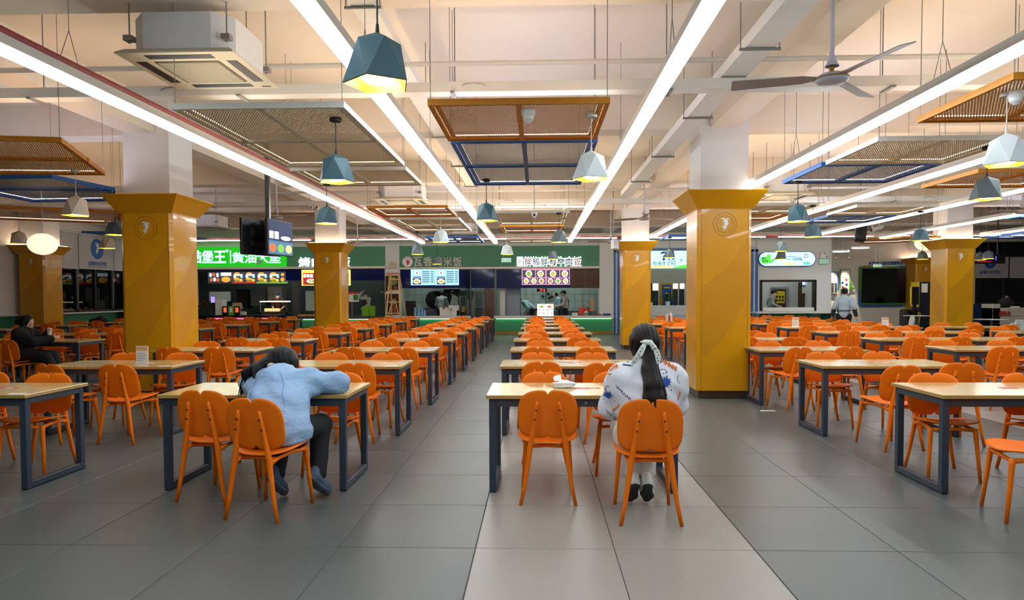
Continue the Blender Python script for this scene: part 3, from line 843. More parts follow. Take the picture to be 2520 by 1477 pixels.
# faceted pendant lamps
def pendant_proto(mname, cord, label):
    t = thing('pendant_lamp', label, 'lamp', (0, 0, 2.42), group='faceted pendant lamps')
    n = 5
    top = [(0, 0, 2.655)]
    r1 = [(.105 * math.cos(2 * PI * (i + .5) / n + .3), .105 * math.sin(2 * PI * (i + .5) / n + .3), 2.605) for i in range(n)]
    r2 = [(.158 * math.cos(2 * PI * i / (2 * n) * 2 + .3), .158 * math.sin(2 * PI * i / n + .3), 2.42) for i in range(n)]
    def shell(s, dz):
        vs = [(x * s, y * s, z + dz) for x, y, z in top + r1 + r2]
        fs = []
        for i in range(n):
            j = (i + 1) % n
            fs += [(0, 1 + i, 1 + j), (1 + i, 6 + j, 1 + j), (1 + i, 6 + i, 6 + j)]
        return MB().add(vs, fs)
    shell(1, 0).build('shade', mname, t)
    shell(.965, -.004).build('shade_lining', 'lamp_inner', t)
    MB().lathe([(.0, 2.50), (.06, 2.485), (.078, 2.465), (.078, 2.445), (.055, 2.430), (.0, 2.426)], n=18, caps=False).build('bulb', glow('F4F4FF', BULB_E, 'bulb_glow'), t, smooth=True)
    MB().frus((0, 0, 2.645), (0, 0, 2.69), .011, .007, 8).build('cord_grip', cord, t)
    return t
PL = {}
def pendant(px, py, kind, label, rz=None):
    x, y = at_z(px, py, 2.42)
    mname, cord = {'teal': ('lamp_teal', 'cord_black'), 'grey': ('lamp_grey', 'cord_black'), 'white': ('lamp_white', 'cord_white'), 'beige': ('lamp_beige', 'cord_white')}[kind]
    if kind not in PL:
        t = PL[kind] = pendant_proto(mname, cord, label); t.location = (x, y, 2.42)
    else:
        t = copy_tree(PL[kind], (x, y, 2.42), 0, label)
        for ch in list(t.children):
            if ch.name.split('.')[0] in ('cord', 'canopy'): bpy.data.objects.remove(ch)
    t.rotation_euler = (0, 0, rz if rz is not None else random.Random(px).uniform(0, 1.2))
    top = CEIL
    for a, b, c, d in PANELS:
        if a - .05 < x < b + .05 and c - .05 < y < d + .05: top = PZ
    ct = MB().tube([(0, 0, .25), (0, 0, top - 2.42 - .02)], .0045, 5).build('cord', cord, t, local=True)
    MB().frus((0, 0, top - 2.42 - .028), (0, 0, top - 2.42), .05, .05, 14).build('canopy', cord, t, local=True)
pendant(930, 207, 'teal', 'biggest nearest teal faceted pendant lamp with yellow lining', .55)
pendant(828, 447, 'teal', 'teal faceted pendant lamp hung under the large white mesh panel', .1)
pendant(1455, 440, 'white', 'pale faceted pendant lamp beside the central blue panel', .3)
pendant(1197, 543, 'teal', 'teal faceted pendant lamp hung at the end of central blue panel')
pendant(805, 550, 'teal', 'teal faceted pendant lamp in front of the second left pillar')
pendant(1085, 596, 'white', 'pale faceted pendant lamp in front of the far blue panel')
pendant(1027, 626, 'grey', 'grey faceted pendant lamp in front of the grey sign lettering, higher one')
pendant(1376, 596, 'grey', 'grey faceted pendant lamp near the end of right central linear light')
pendant(1248, 626, 'white', 'small pale faceted pendant lamp above the green exit sign')
pendant(1075, 650, 'grey', 'small grey faceted pendant lamp overlapping the grey sign letters')
pendant(1360, 638, 'grey', 'small grey faceted pendant lamp overlapping the red and white sign')
pendant(188, 530, 'beige', 'pale faceted pendant lamp left of the big left pillar, largest there')
pendant(47, 600, 'beige', 'beige faceted pendant lamp beside the round globe lamp')
pendant(265, 611, 'beige', 'beige faceted pendant lamp in front of the blue crest blind')
pendant(285, 578, 'grey', 'dark faceted pendant lamp half hidden behind the big left pillar')
pendant(2475, 405, 'white', 'large pale faceted pendant lamp at the upper right edge', .2)
pendant(2428, 490, 'grey', 'dark grey faceted pendant lamp at the right, below the white one', .9)
pendant(1963, 545, 'teal', 'teal faceted pendant lamp hung under the right blue panel')
pendant(2000, 583, 'teal', 'smaller teal faceted pendant lamp just behind the right blue panel one')
pendant(1922, 618, 'grey', 'small grey faceted pendant lamp above the oval sign')
pendant(1922, 638, 'grey', 'small grey faceted pendant lamp in front of the oval sign')
pendant(1648, 634, 'grey', 'small dark faceted pendant lamp in front of the hand-washing sign')
pendant(2265, 592, 'teal', 'teal faceted pendant lamp just left of the far right pillar cap')
pendant(2270, 638, 'grey', 'far grey faceted pendant lamp above the wall screen corner')
pendant(2412, 640, 'grey', 'far grey faceted pendant lamp right of far right pillar, left of two')
pendant(2432, 637, 'grey', 'far grey faceted pendant lamp right of far right pillar, right of two')
# globe lamps
def globe(px, py, rpx, Y, label):
    x, z = at_y(px, py, Y); r = rpx * Y / FOC
    t = thing('globe_lamp', label, 'lamp', (x, Y, z - r))
    prof = [(max(.02, r * math.sin(q)), z - r * .82 * math.cos(q)) for q in np.linspace(.12, PI - .12, 14)]
    MB().lathe(prof, x, Y, 28).build('globe', glow('FFE4C2', .75, 'globe_glow'), t, smooth=True)
    MB().tube([(x, Y, z + r * .8), (x, Y, CEIL)], .005, 5).build('cord', 'cord_white', t)
    MB().frus((x, Y, z + r * .79), (x, Y, z + r * .79 + .03), .05, .05, 12).build('cap', 'cord_white', t)
globe(105, 601, 33, 10.5, 'glowing round globe lamp at the left in front of the blinds')
globe(2278, 597, 24, 20.5, 'glowing round globe lamp peeking out behind the far right pillar')
# ceiling fans
def fan(px, py, rz, label, z=3.0):
    x, y = at_z(px, py, z)
    t = thing('ceiling_fan', label, 'fan', (x, y, z), group='ceiling fans')
    MB().lathe([(.02, z - .035), (.09, z - .03), (.115, z - .012), (.115, z + .012), (.08, z + .035), (.03, z + .045)], x, y, 24).build('motor', 'fan_white', t, smooth=True)
    MB().lathe([(.118, z - .004), (.122, z), (.118, z + .006)], x, y, 24, caps=False).build('trim_ring', 'brass', t, smooth=True)
    MB().lathe([(.035, z + .12), (.045, z + .10), (.05, z + .09)], x, y, 14, caps=False).lathe([(.030, z + .16), (.035, z + .12)], x, y, 14).build('rod_cover', 'fan_white', t)
    MB().frus((x, y, z + .04), (x, y, z + .1), .016, .016, 8).build('coupling', 'brass', t)
    MB().frus((x, y, z + .12), (x, y, CEIL), .016, .016, 8).build('down_rod', 'fan_white', t)
    for k in range(3):
        a = rz + k * 2 * PI / 3
        d = Vector((math.cos(a), math.sin(a), 0)); s = Vector((-d.y, d.x, 0))
        c = Vector((x, y, z + .008))
        vs = []
        for rr, w, tl in ((.10, .035, .0), (.20, .05, .012), (.68, .062, .016), (.69, .055, .016)):
            for sg in (-1, 1):
                vs.append(c + d * rr + s * (w * sg) + Vector((0, 0, tl * sg)))
        vs += [v + Vector((0, 0, .006)) for v in vs]
        fs = []
        for i in range(3):
            fs += [(2 * i, 2 * i + 1, 2 * i + 3, 2 * i + 2), (8 + 2 * i, 8 + 2 * i + 2, 8 + 2 * i + 3, 8 + 2 * i + 1), (2 * i, 2 * i + 2, 10 + 2 * i, 8 + 2 * i), (2 * i + 1, 9 + 2 * i, 11 + 2 * i, 2 * i + 3)]
        fs += [(0, 8, 9, 1), (6, 7, 15, 14)]
        MB().add(vs, fs).build('blade', 'fan_blade', t)
fan(2047, 195, math.radians(166), 'large ceiling fan at the upper right, nearest')
fan(1585, 538, math.radians(25), 'ceiling fan in front of the second right pillar shaft')
fan(1503, 596, math.radians(70), 'small far ceiling fan by the white speaker box')
fan(681, 535, math.radians(-20), 'ceiling fan behind the hanging televisions')
fan(880, 598, math.radians(10), 'small far ceiling fan above the dark green fascia')
fan(2146, 587, math.radians(50), 'small far ceiling fan beside the hung black loudspeaker')
fan(2516, 523, math.radians(190), 'ceiling fan at the right picture edge')
# ---------------------------------------------------------------- pillars
def pillar(cx, cy, label, w=.75, base=True, up=False):
    t = thing('pillar', label, 'pillar', (cx, cy, 0), group='yellow clad pillars')
    h = w / 2
    if base:
        MB().bbox(cx - h + .03, cy - h + .03, 0, cx + h - .03, cy + h - .03, .11, .01).build('plinth', 'bronze', t)
    c = .045
    oct_ = [(-h + c, -h), (h - c, -h), (h, -h + c), (h, h - c), (h - c, h), (-h + c, h), (-h, h - c), (-h, -h + c)]
    # object origin at the pillar axis so that the punched pattern follows each face
    o = MB().poly_xy([(cx + p, cy + q) for p, q in oct_], .11 if base else 0, 2.64).build('cladding', 'pillar_sheet', t)
    for q in (-h + .055, h - .055):
        MB().box(cx + q - .002, cy - h - .0015, .12, cx + q + .002, cy - h, 2.62).build('seam', 'ring_line', t)
    k0, k1 = h + .01, h + .17
    vs = [(cx + a * k, cy + b * k, z) for z, k in ((2.64, k0), (2.645, k0), (2.88, k1), (2.89, k1)) for a, b in ((-1, -1), (1, -1), (1, 1), (-1, 1))]
    fs = [(3, 2, 1, 0), (12, 13, 14, 15)]
    for l in range(3):
        for i in range(4): fs.append((l * 4 + i, l * 4 + (i + 1) % 4, l * 4 + 4 + (i + 1) % 4, l * 4 + 4 + i))
    MB().add(vs, fs).build('capital', 'pillar_yellow', t)
    s = .33
    MB().box(cx - s, cy - s, 2.85, cx + s, cy + s, CEIL).build('shaft', 'shaft_white', t)
    if up:
        for a, b, c, d in ((-.46, -.46, .46, -.44), (-.46, .44, .46, .46), (-.46, -.44, -.44, .44), (.44, -.44, .46, .44)):
            MB().box(cx + a, cy + b, 2.89, cx + c, cy + d, 2.905).build('led_strip', glow('FFE6C8', 14.0, 'capital_led'), t)
    zc = 2.43
    y0 = cy - h
    e = MB().poly_xz(lx(BIRD, cx - .068, .136, zc - .095, .19), y0 - .006, y0 - .001).build('emblem', 'emblem_white', t)
    MB().ring_xz(cx, zc, .160, .0025, y0 - .002, y0).build('ring', 'ring_line', t)
    MB().ring_xz(cx, zc, .116, .0025, y0 - .002, y0).build('ring', 'ring_line', t)
    return t
pillar(-5.54, 9.9, 'big yellow square pillar with white bird emblem, near left')
pillar(2.60, 9.97, 'big yellow square pillar with white bird emblem, near right')
pillar(-5.68, 18.68, 'yellow pillar in front of the dark green grill stall', up=True)
pillar(2.66, 18.75, 'yellow pillar behind the seated woman in the printed jacket', up=True)
pillar(11.1, 18.7, 'yellow pillar on the far right, near the service desk', up=True)
pillar(-13.88, 18.68, 'yellow pillar at the far left beside the windows', up=True)
x_, z_ = at_y(2254, 700, 27.4)
pillar(x_ + .36, 27.75, 'dim yellow pillar half hidden beside the dark wall screen', up=True)
# ================================================================ tables and chairs
TW, TD, TH = 1.42, .72, .726
def table_proto():
    t = thing('dining_table', 'x', 'table', (0, 0, 0))
    MB().bbox(-TW / 2, -TD / 2, TH - .028, TW / 2, TD / 2, TH, .003).build('tabletop', 'oak', t, local=True)
    e = MB()
    e.box(-TW / 2 - .0008, -TD / 2 - .0008, TH - .025, TW / 2 + .0008, -TD / 2, TH - .003).box(-TW / 2 - .0008, TD / 2, TH - .025, TW / 2 + .0008, TD / 2 + .0008, TH - .003)
    e.box(-TW / 2 - .0008, -TD / 2, TH - .025, -TW / 2, TD / 2, TH - .003).box(TW / 2, -TD / 2, TH - .025, TW / 2 + .0008, TD / 2, TH - .003)
    e.build('edge_band', 'oak_edge', t, local=True)
    a, b, s = TW / 2 - .02, TD / 2 - .03, .05
    z1 = TH - .028
    for sx in (-1, 1):
        x0, x1 = sorted((sx * a, sx * (a - s)))
        for sy in (-1, 1):
            y0, y1 = sorted((sy * b, sy * (b - s)))
            MB().bbox(x0, y0, .008, x1, y1, z1, .003).build('leg', 'slate', t, local=True)
            MB().box(x0 + .004, y0 + .004, 0, x1 - .004, y1 - .004, .008).build('foot_pad', 'black', t, local=True)
        MB().bbox(x0, -b + s, .008, x1, b - s, .055, .003).build('foot_rail', 'slate', t, local=True)
        MB().bbox(x0, -b + s, z1 - .05, x1, b - s, z1, .003).build('end_rail', 'slate', t, local=True)
    for sy in (-1, 1):
        y0, y1 = sorted((sy * b, sy * (b - .03)))
        ap = MB().bbox(-a + s, y0, z1 - .06, a - s, y1, z1, .003).build('apron', 'slate', t, local=True)
        MB().frus((0.02, sy * b, z1 - .032), (0.02, sy * (b + .003), z1 - .032), .008, .008, 10).build('bolt', 'steel', ap, local=True)
    return t
def chair_proto():
    t = thing('dining_chair', 'x', 'chair', (0, 0, 0))
    # backrest: a bent shell with a notch at top and bottom
    def edge(sgn, e, w):                # x from +w to -w along the top (sgn 1) or back along the bottom
        xs = [w * math.cos(q) for q in np.linspace(.10, PI / 2 - .16, 9)]
        xs = [w * .999] + xs + [.024, .016, .010, .005, 0.0]
        xs = xs + [-x for x in xs[-2::-1]]
        out = []
        for x in xs:
            z = sgn * .172 * max(0.0, 1 - (abs(x) / w) ** (2 / e)) ** (e / 2)
            out.append((x, z))
        return out
    P2 = []
    for x, z in edge(1, .62, .208):
        z += -.034 * math.exp(-(abs(x) / .013) ** 1.1)
        P2.append((x * (1 - .05 * (max(0, z) / .17) ** 2), z))
    for x, z in reversed(edge(-1, .46, .208)):
        P2.append((x, z + .026 * math.exp(-(abs(x) / .012) ** 1.1)))
    n = len(P2); rings = (0.0, .35, .7, .92, 1.0)
    def yb(x, z, tk):           # leaning back, dished sideways
        return -.212 - .16 * (z) + .45 * x * x - .012 + tk
    vs = []; idx = {}
    zc = .628
    for side, tk in ((0, 0.0), (1, .013)):
        for ri, r in enumerate(rings):
            if ri == 0:
                idx[(side, 0)] = len(vs); vs.append((0, yb(0, 0, tk), zc))
            else:
                idx[(side, ri)] = len(vs)
                for x, z in P2:
                    k = .004 if ri == len(rings) - 1 else 0
                    vs.append((x * r, yb(x * r, z * r, tk + (k if side == 0 else -k)), zc + z * r))
    fs = []
    for side in (0, 1):
        b1 = idx[(side, 1)]
        for i in range(n): fs.append((idx[(side, 0)], b1 + i, b1 + (i + 1) % n))
        for ri in range(1, len(rings) - 1):
            a, b = idx[(side, ri)], idx[(side, ri + 1)]
            for i in range(n): fs.append((a + i, b + i, b + (i + 1) % n, a + (i + 1) % n))
    a, b = idx[(0, 4)], idx[(1, 4)]
    for i in range(n): fs.append((a + i, a + (i + 1) % n, b + (i + 1) % n, b + i))
    br = MB().add(vs, fs).build('backrest', 'chair_orange', t, local=True, smooth=True)
    # seat: dished shell, curling up at the sides
    vs = []; m = 40; rg = (0, .4, .75, .93, 1.0)
    def so(q):
        c, s = math.cos(q), math.sin(q); e = .55
        x = .215 * math.copysign(abs(c) ** e, c); y = .205 * math.copysign(abs(s) ** e, s)
        if s < 0: x *= 1 - .12 * (abs(s)) ** 2
        if s > 0: x *= 1 - .04 * s
        if y < -.15: y += .016 * math.exp(-(abs(x) / .018) ** 1.2)
        return x, y
    O = [so(2 * PI * (i + .5) / m) for i in range(m)]
    def zs(x, y, tk): return .428 + .52 * x * x - .14 * max(0, y - .12) ** 1.5 + .05 * (y / .2) * .3 + tk
    idx = {}
    for side, tk in ((0, .0), (1, .013)):
        for ri, r in enumerate(rg):
            idx[(side, ri)] = len(vs)
            if ri == 0: vs.append((0, 0, zs(0, 0, tk)))
            else:
                for x, y in O:
                    k = .004 if ri == 4 else 0
                    vs.append((x * r, y * r, zs(x * r, y * r, tk + (k if side == 0 else -k))))
    fs = []
    for side in (0, 1):
        b1 = idx[(side, 1)]
        for i in range(m): fs.append((idx[(side, 0)], b1 + i, b1 + (i + 1) % m))
        for ri in range(1, 4):
            a, b = idx[(side, ri)], idx[(side, ri + 1)]
            for i in range(m): fs.append((a + i, b + i, b + (i + 1) % m, a + (i + 1) % m))
    a, b = idx[(0, 4)], idx[(1, 4)]
    for i in range(m): fs.append((a + i, a + (i + 1) % m, b + (i + 1) % m, b + i))
    MB().add(vs, fs).build('seat', 'chair_orange', t, local=True, smooth=True)
    for sx in (-1, 1):
        # rear leg and back post in one piece
        pr = MB().tube([(sx * .190, -.262, 0), (sx * .162, -.256, .14), (sx * .133, -.246, .33), (sx * .125, -.243, .40), (sx * .112, -.246, .47), (sx * .098, -.253, .56), (sx * .085, -.262, .64), (sx * .078, -.268, .70), (sx * .076, -.270, .722)],
                       [.0125, .0145, .018, .020, .0175, .0155, .0145, .0125, .006], 10).build('rear_leg', 'chair_orange', t, local=True, smooth=True)
        for z in (.60, .665):
            x = .085 + (.64 - z) * .18
            MB().frus((sx * x, -.262 - (z - .60) * .09 - .0165, z), (sx * x, -.262 - (z - .60) * .09 - .010, z), .0065, .0065, 8).build('screw_hole', 'hole_dark', pr, local=True)
        MB().tube([(sx * .185, .185, 0), (sx * .172, .165, .2), (sx * .160, .150, .37), (sx * .158, .146, .41)], [.0115, .0145, .018, .020], 10).build('front_leg', 'chair_orange', t, local=True, smooth=True)
        MB().tube([(sx * .128, -.240, .375), (sx * .132, -.15, .395), (sx * .145, 0, .405), (sx * .158, .148, .395)], [.017, .013, .013, .017], 8).build('side_rail', 'chair_orange', t, local=True, smooth=True)
    MB().tube([(-.158, .148, .395), (0, .160, .405), (.158, .148, .395)], .013, 8).build('front_rail', 'chair_orange', t, local=True, smooth=True)
    MB().tube([(-.130, -.16, .39), (0, -.165, .398), (.130, -.16, .39)], .013, 8).build('rear_rail', 'chair_orange', t, local=True, smooth=True)
    return t
TP, CP = table_proto(), chair_proto()
USED = {'t': False, 'c': False}
ORD = ['front', 'second', 'third', 'fourth', 'fifth', 'sixth', 'seventh', 'eighth', 'ninth', 'tenth']
def place_table(x, y, label, rz=0.0):
    if not USED['t']:
        USED['t'] = True; TP.location = (x, y, 0); TP.rotation_euler = (0, 0, rz); TP['label'] = label; TP['group'] = 'dining tables in rows'; return TP
    return copy_tree(TP, (x, y, 0), rz, label, 'dining tables in rows')
def place_chair(x, y, rz, label):
    if not USED['c']:
        USED['c'] = True; CP.location = (x, y, 0); CP.rotation_euler = (0, 0, rz); CP['label'] = label; CP['group'] = 'orange dining chairs'; return CP
    return copy_tree(CP, (x, y, 0), rz, label, 'orange dining chairs')
YB0, PITCHY = 5.67, 2.03
rnd = random.Random(11)
COLS = [  # x centre, rows, name
    (.33, range(0, 9), 'row right of the aisle'),
    (-2.11, range(0, 9), 'row left of the aisle'),
    (-4.52, range(0, 9), 'second row left of the aisle'),
    (-8.32, range(3, 9), 'third row left of the aisle'),
    (-9.79, range(3, 9), 'fourth row left of the aisle'),
    (-12.75, range(5, 9), 'window row at far left'),
    (3.61, range(0, 9), 'second row right of the aisle'),
    (6.15, range(1, 9), 'third row right of the aisle'),
    (7.66, range(2, 9), 'fourth row right of the aisle'),
    (9.66, range(3, 6), 'fifth row right of the aisle'),
    (11.12, range(4, 5), 'sixth row right of the aisle'),
]
# chairs set by hand near the camera: key (column, row, side, place) -> (x, y, degrees) or None when left out
SPECIAL = {
    (0, 0, 'n', 'l'): (.07, 4.94, 0), (0, 0, 'n', 'r'): (.715, 4.53, -1),
    (0, 0, 'f', 'l'): (.07, 5.60, 183), (0, 0, 'f', 'r'): (.66, 5.62, 178),
    (1, 0, 'n', 'l'): (-2.33, 4.93, -8), (1, 0, 'n', 'r'): (-1.80, 4.555, -11),
    (1, 0, 'f', 'l'): (-2.42, 5.58, 180), (1, 0, 'f', 'r'): (-1.70, 5.56, 176),
    (2, 0, 'n', 'l'): None, (2, 0, 'n', 'r'): None, (2, 0, 'f', 'r'): (-4.20, 5.52, 186),
    (2, 1, 'n', 'l'): (-4.78, 6.80, -16), (2, 1, 'n', 'r'): (-4.12, 6.78, -4),
    (6, 0, 'n', 'l'): (3.17, 4.50, 78), (6, 0, 'n', 'r'): (4.15, 4.85, 0), (6, 0, 'f', 'l'): (3.24, 5.52, 172), (6, 0, 'f', 'r'): (4.0, 5.50, 178),
    (6, 1, 'n', 'l'): (3.34, 6.62, 8), (6, 1, 'n', 'r'): (4.07, 6.85, -6),
    (6, 2, 'n', 'l'): (3.22, 8.85, 14), (6, 2, 'n', 'r'): (3.93, 8.95, 0),
}
PILR = [(-5.54, 9.9), (2.60, 9.97), (-5.68, 18.68), (2.66, 18.75), (11.1, 18.7), (-13.88, 18.68)]
TABLES = {}
for ci, (xc, rows, nm) in enumerate(COLS):
    for ri, r in enumerate(rows):
        yb = YB0 + PITCHY * r + rnd.uniform(-.05, .05); y = yb - TD / 2
        if any(abs(xc - a) < .375 + TW / 2 + .02 and abs(y - b) < .375 + TD / 2 + .02 for a, b in PILR):
            if ci in (2, 6) :
                y -= 0.0
                if abs(xc - PILR[0][0]) > 1.0 or ci == 6: pass
            else: continue
        x = xc + rnd.uniform(-.015, .015)
        nth = ORD[ri]
        TABLES[(ci, r)] = place_table(x, y, 'oak-topped dining table with dark steel frame, %s in the %s' % (nth, nm))
        for side in 'nf':
            for pl in 'lr':
                dx = -.34 if pl == 'l' else .34
                if side == 'n': cx, cy, a = x + dx + rnd.uniform(-.06, .06), y - TD / 2 + rnd.uniform(-.16, .02), rnd.uniform(-7, 7)
                else: cx, cy, a = x + dx + rnd.uniform(-.06, .06), y + TD / 2 + rnd.uniform(-.12, .04), 180 + rnd.uniform(-7, 7)
                sp = SPECIAL.get((ci, r, side, pl), 0)
                if sp is None: continue
                if sp: cx, cy, a = sp
                if any(abs(cx - p) < .60 and abs(cy - q) < .64 for p, q in PILR): continue
                if ci == 3 and r == 3 and side == 'n' and pl == 'l': cx, cy, a = at_y(62, 806, 10.78)[0] + .05, 10.62, -14
                if ci == 3 and r == 3 and side == 'n' and pl == 'r': continue
                if ci == 4 and r == 3 and side == 'n' and pl == 'r': cx = -9.7
                place_chair(cx, cy, math.radians(a), 'orange chair, %s side %s, %s table of the %s' % ('near' if side == 'n' else 'far', 'left' if pl == 'l' else 'right', nth, nm))
# stickers on the nearer tabletops
def sticker(ci, r, u, v, w, h, m, name='sticker', rot=0.0):
    t = TABLES.get((ci, r))
    if t is None: return
    o = MB().box(u - w / 2, v - h / 2, TH, u + w / 2, v + h / 2, TH + .0008).build(name, m, t, local=True)
    if m == 'red_print':
        MB().box(u - w * .42, v - h * .3, TH + .0008, u - w * .05, v - h * .1, TH + .0012).box(u + w * .05, v - h * .35, TH + .0008, u + w * .4, v + h * .1, TH + .0012).build('sticker_print', 'paper_white', o, local=True)
for ci in (0, 6, 1, 2, 7):
    for r in range(0, 4): sticker(ci, r, .05 + .1 * (ci % 3), .02, .20, .09, 'red_print')
for ci in (0, 1, 2):
    for r in range(0, 3): sticker(ci, r, .60, -.30, .13, .06, 'paper_white', 'desk_tag')
# acrylic table signs
def table_sign(ci, r, u, v, label, w=.15, h=.21, rz=0.0, m='paper_white'):
    tb = TABLES[(ci, r)].location
    t = thing('table_sign', label, 'sign', (tb.x + u, tb.y + v, TH), rz)
    MB().box(-w / 2, -.03, 0, w / 2, .03, .004).build('foot', 'acrylic', t, local=True)
    MB().box(-w / 2, -.003, .004, w / 2, .003, h).build('card', m, t, local=True)
    c = MB().box(-w * .46, -.0042, h * .72, w * .46, -.003, h * .96).build('header_print', 'paper_peach', t, local=True)
    k = MB()
    for i in range(5): k.box(-w * .42, -.004, h * (.14 + .1 * i), w * (.1 + .07 * (i * 3 % 5)), -.003, h * (.14 + .1 * i) + .006)
    k.build('text_print', 'print_grey', t, local=True)
table_sign(2, 1, .18, .02, 'white table sign with orange header on the second-row left table', .135, .19)
table_sign(7, 5, -.35, .12, 'white table sign standing on a table right of near right pillar')
table_sign(8, 5, .1, .05, 'white table sign standing on a table before the far right pillar')
table_sign(0, 4, -.58, -.15, 'narrow orange table sign seen edge-on in the centre row', .03, .19, 0, 'paper_peach')
# crumpled tissue beside the seated woman
bm = bmesh.new(); bmesh.ops.create_icosphere(bm, subdivisions=3, radius=.06)
for v in bm.verts:
    n = math.sin(v.co.x * 90) * math.cos(v.co.y * 70 + 1) * .010 + math.sin(v.co.z * 110 + v.co.y * 40) * .008
    v.co += v.co.normalized() * n; v.co.z *= .55; v.co.x *= 1.45
    v.co.z = max(v.co.z, -.022)
tb = TABLES[(0, 0)].location
mb = MB().bm(bm); mb.v = [(x + tb.x - .12, y + tb.y + .08, z + TH + .022) for x, y, z in mb.v]
mb.add([(tb.x - .14 + a, tb.y + .10 + b, TH + c) for a, b, c in ((-.06, -.02, .05), (-.01, .03, .095), (.0, -.02, .05), (-.07, .05, .07), (-.05, .05, .085))], [(0, 1, 2), (0, 3, 4), (1, 4, 0)])
tag(mb.build('tissue', 'tissue', smooth=True), 'crumpled white tissue on the table left of the seated woman', 'tissue')
# white chairs and table by the service desk
def white_chair(x, y, rz, label):
    c = copy_tree(CP, (x, y, 0), rz, label, 'white dining chairs')
    def re(o):
        for ch in o.children:
            if ch.type == 'MESH' and ch.data.materials and ch.data.materials[0].name == 'chair_orange':
                key = 'white_' + ch.data.name
                me = bpy.data.meshes.get(key)
                if me is None:
                    me = ch.data.copy(); me.name = key; me.materials[0] = MATS['plastic_white']
                ch.data = me
            re(ch)
    re(c)
x, y = at_z(2470, 797, .8); white_chair(x + .45, y + .65, math.radians(20), 'white chair in front of the service desk, nearer one')
x, y = at_z(2505, 790, .8); white_chair(x + .75, y + .7, math.radians(200), 'white chair in front of the service desk, farther one')
x, y = at_z(2226, 776, .8); white_chair(x, y, math.radians(80), 'white chair below the dark wall screen')
def white_table(px, py, label):
    x, y = at_z(px, py, .74)
    t = thing('round_table', label, 'table', (x, y, 0), group='white cafe tables')
    MB().lathe([(.0, .72), (.42, .725), (.43, .74), (0, .742)], x, y, 28, caps=False).build('tabletop', 'plastic_white', t)
    MB().frus((x, y, .03), (x, y, .72), .03, .03, 10).build('stem', 'steel_dark', t)
    MB().lathe([(.25, 0), (.25, .015), (.04, .03)], x, y, 20).build('base', 'steel_dark', t)
white_table(2440, 786, 'white cafe table right of the far right pillar')
white_table(2560, 790, 'white cafe table at the right picture edge')
white_table(2258, 777, 'white cafe table between dark screen and far right pillar')

x, y = at_z(1888, 1011, .001)
mb = MB(); pts = [(x - .10, y - .02), (x - .03, y - .05), (x + .02, y - .03), (x + .10, y - .045), (x + .07, y + .0), (x + .11, y + .03), (x + .01, y + .02), (x - .06, y + .04)]
mb.poly_xy(pts, .0005, .003)
tag(mb.build('paper_scrap', 'paper_white'), 'torn white paper scrap on the floor right of the near pillar', 'paper')
# ================================================================ stalls along the back wall
FY = YB - .06
def pbox(px0, py0, px1, py1, Y, d, m, name, parent=None):
    x0, z0, x1, z1 = rect(px0, py0, px1, py1, Y)
    return MB().box(x0, Y, z0, x1, Y + d, z1).build(name, m, parent)
def pthing(name, label, cat, px0, py0, px1, py1, Y, group=None):
    x0, z0, x1, z1 = rect(px0, py0, px1, py1, Y)
    return thing(name, label, cat, ((x0 + x1) / 2, Y, z0), group=group)
def ptext(body, px0, py0, px1, py1, Y, m, parent, **k):
    x0, z0, x1, z1 = rect(px0, py0, px1, py1, Y)
    return text_mesh(body, x0, z0, x1, z1, Y, m, parent, **k)
BIT = random.Random(21)
def bits(px, py, rx, ry, Y, parent, cols, n=9):
    for c in cols:
        mb = MB(); u = Y / FOC
        for k in range(n):
            q = BIT.uniform(0, 2 * PI); f = math.sqrt(BIT.random()) * .85; x, z = at_y(px + rx * f * math.cos(q), py + ry * f * math.sin(q), Y)
            a = BIT.uniform(0, PI); w, h = BIT.uniform(.10, .24) * rx * u, BIT.uniform(.06, .14) * rx * u; ca, sa = math.cos(a), math.sin(a)
            mb.poly_xz([(x + i * w * ca - j * h * sa, z + i * w * sa + j * h * ca) for i, j in ((-1, 0), (-.4, -1), (.5, -.9), (1, .1), (.3, 1), (-.6, .8))], Y, Y + .003)
        mb.build('food_bits', c, parent)
def pdisc(px, py, rpx, Y, d, m, name, parent, ry=None, n=20):
    x, z = at_y(px, py, Y); r = rpx * Y / FOC
    return MB().disc_xz(x, z, r, (ry or rpx) * Y / FOC, Y, Y + d, n).build(name, m, parent)
glow('14B414', .55, 'sign_green'); glow('A8D8FF', 1.3, 'letter_white'); glow('F4F6FF', 1.0, 'letter_bright')
# --- burger stall
t = pthing('shop_sign', 'bright green lit sign with white characters on the left stall', 'sign', 462, 608, 703, 657, FY - .12)
pbox(462, 608, 703, 657, FY - .12, .14, 'sign_green', 'light_box', t)
ptext('酷', 465, 617, 495, 647, FY - .13, 'letter_white', t, bold=.035)
ptext('堡', 497, 617, 525, 647, FY - .13, 'letter_white', t, bold=.03)
ptext('王', 527, 618, 555, 647, FY - .13, 'letter_white', t, bold=.035)
ptext('®', 555, 614, 562, 621, FY - .13, 'letter_white', t)
pbox(566, 616, 568.5, 648, FY - .13, .01, 'letter_white', 'divider_line', t)
for i, c in enumerate('黄油大堡'):
    ptext(c, 572 + i * 30, 621, 600 + i * 30, 647, FY - .13, 'letter_white', t, bold=.025)
t = pthing('shop_sign', 'dark green fascia with lit white grill characters behind second left pillar', 'sign', 703, 608, 948, 657, FY)
pbox(703, 607, 948, 657, FY, .1, 'fascia_green', 'fascia_board', t)
for i, c in enumerate('烤肉拌饭'):
    ptext(c, 735 + i * 33, 634, 762 + i * 33, 658, FY - .03, 'letter_bright', t, bold=.05, depth=.025)
t = pthing('shop_sign', 'long green fascia with grey rice-shop letters and glowing beef-rice letters', 'sign', 983, 605, 1475, 656, FY)
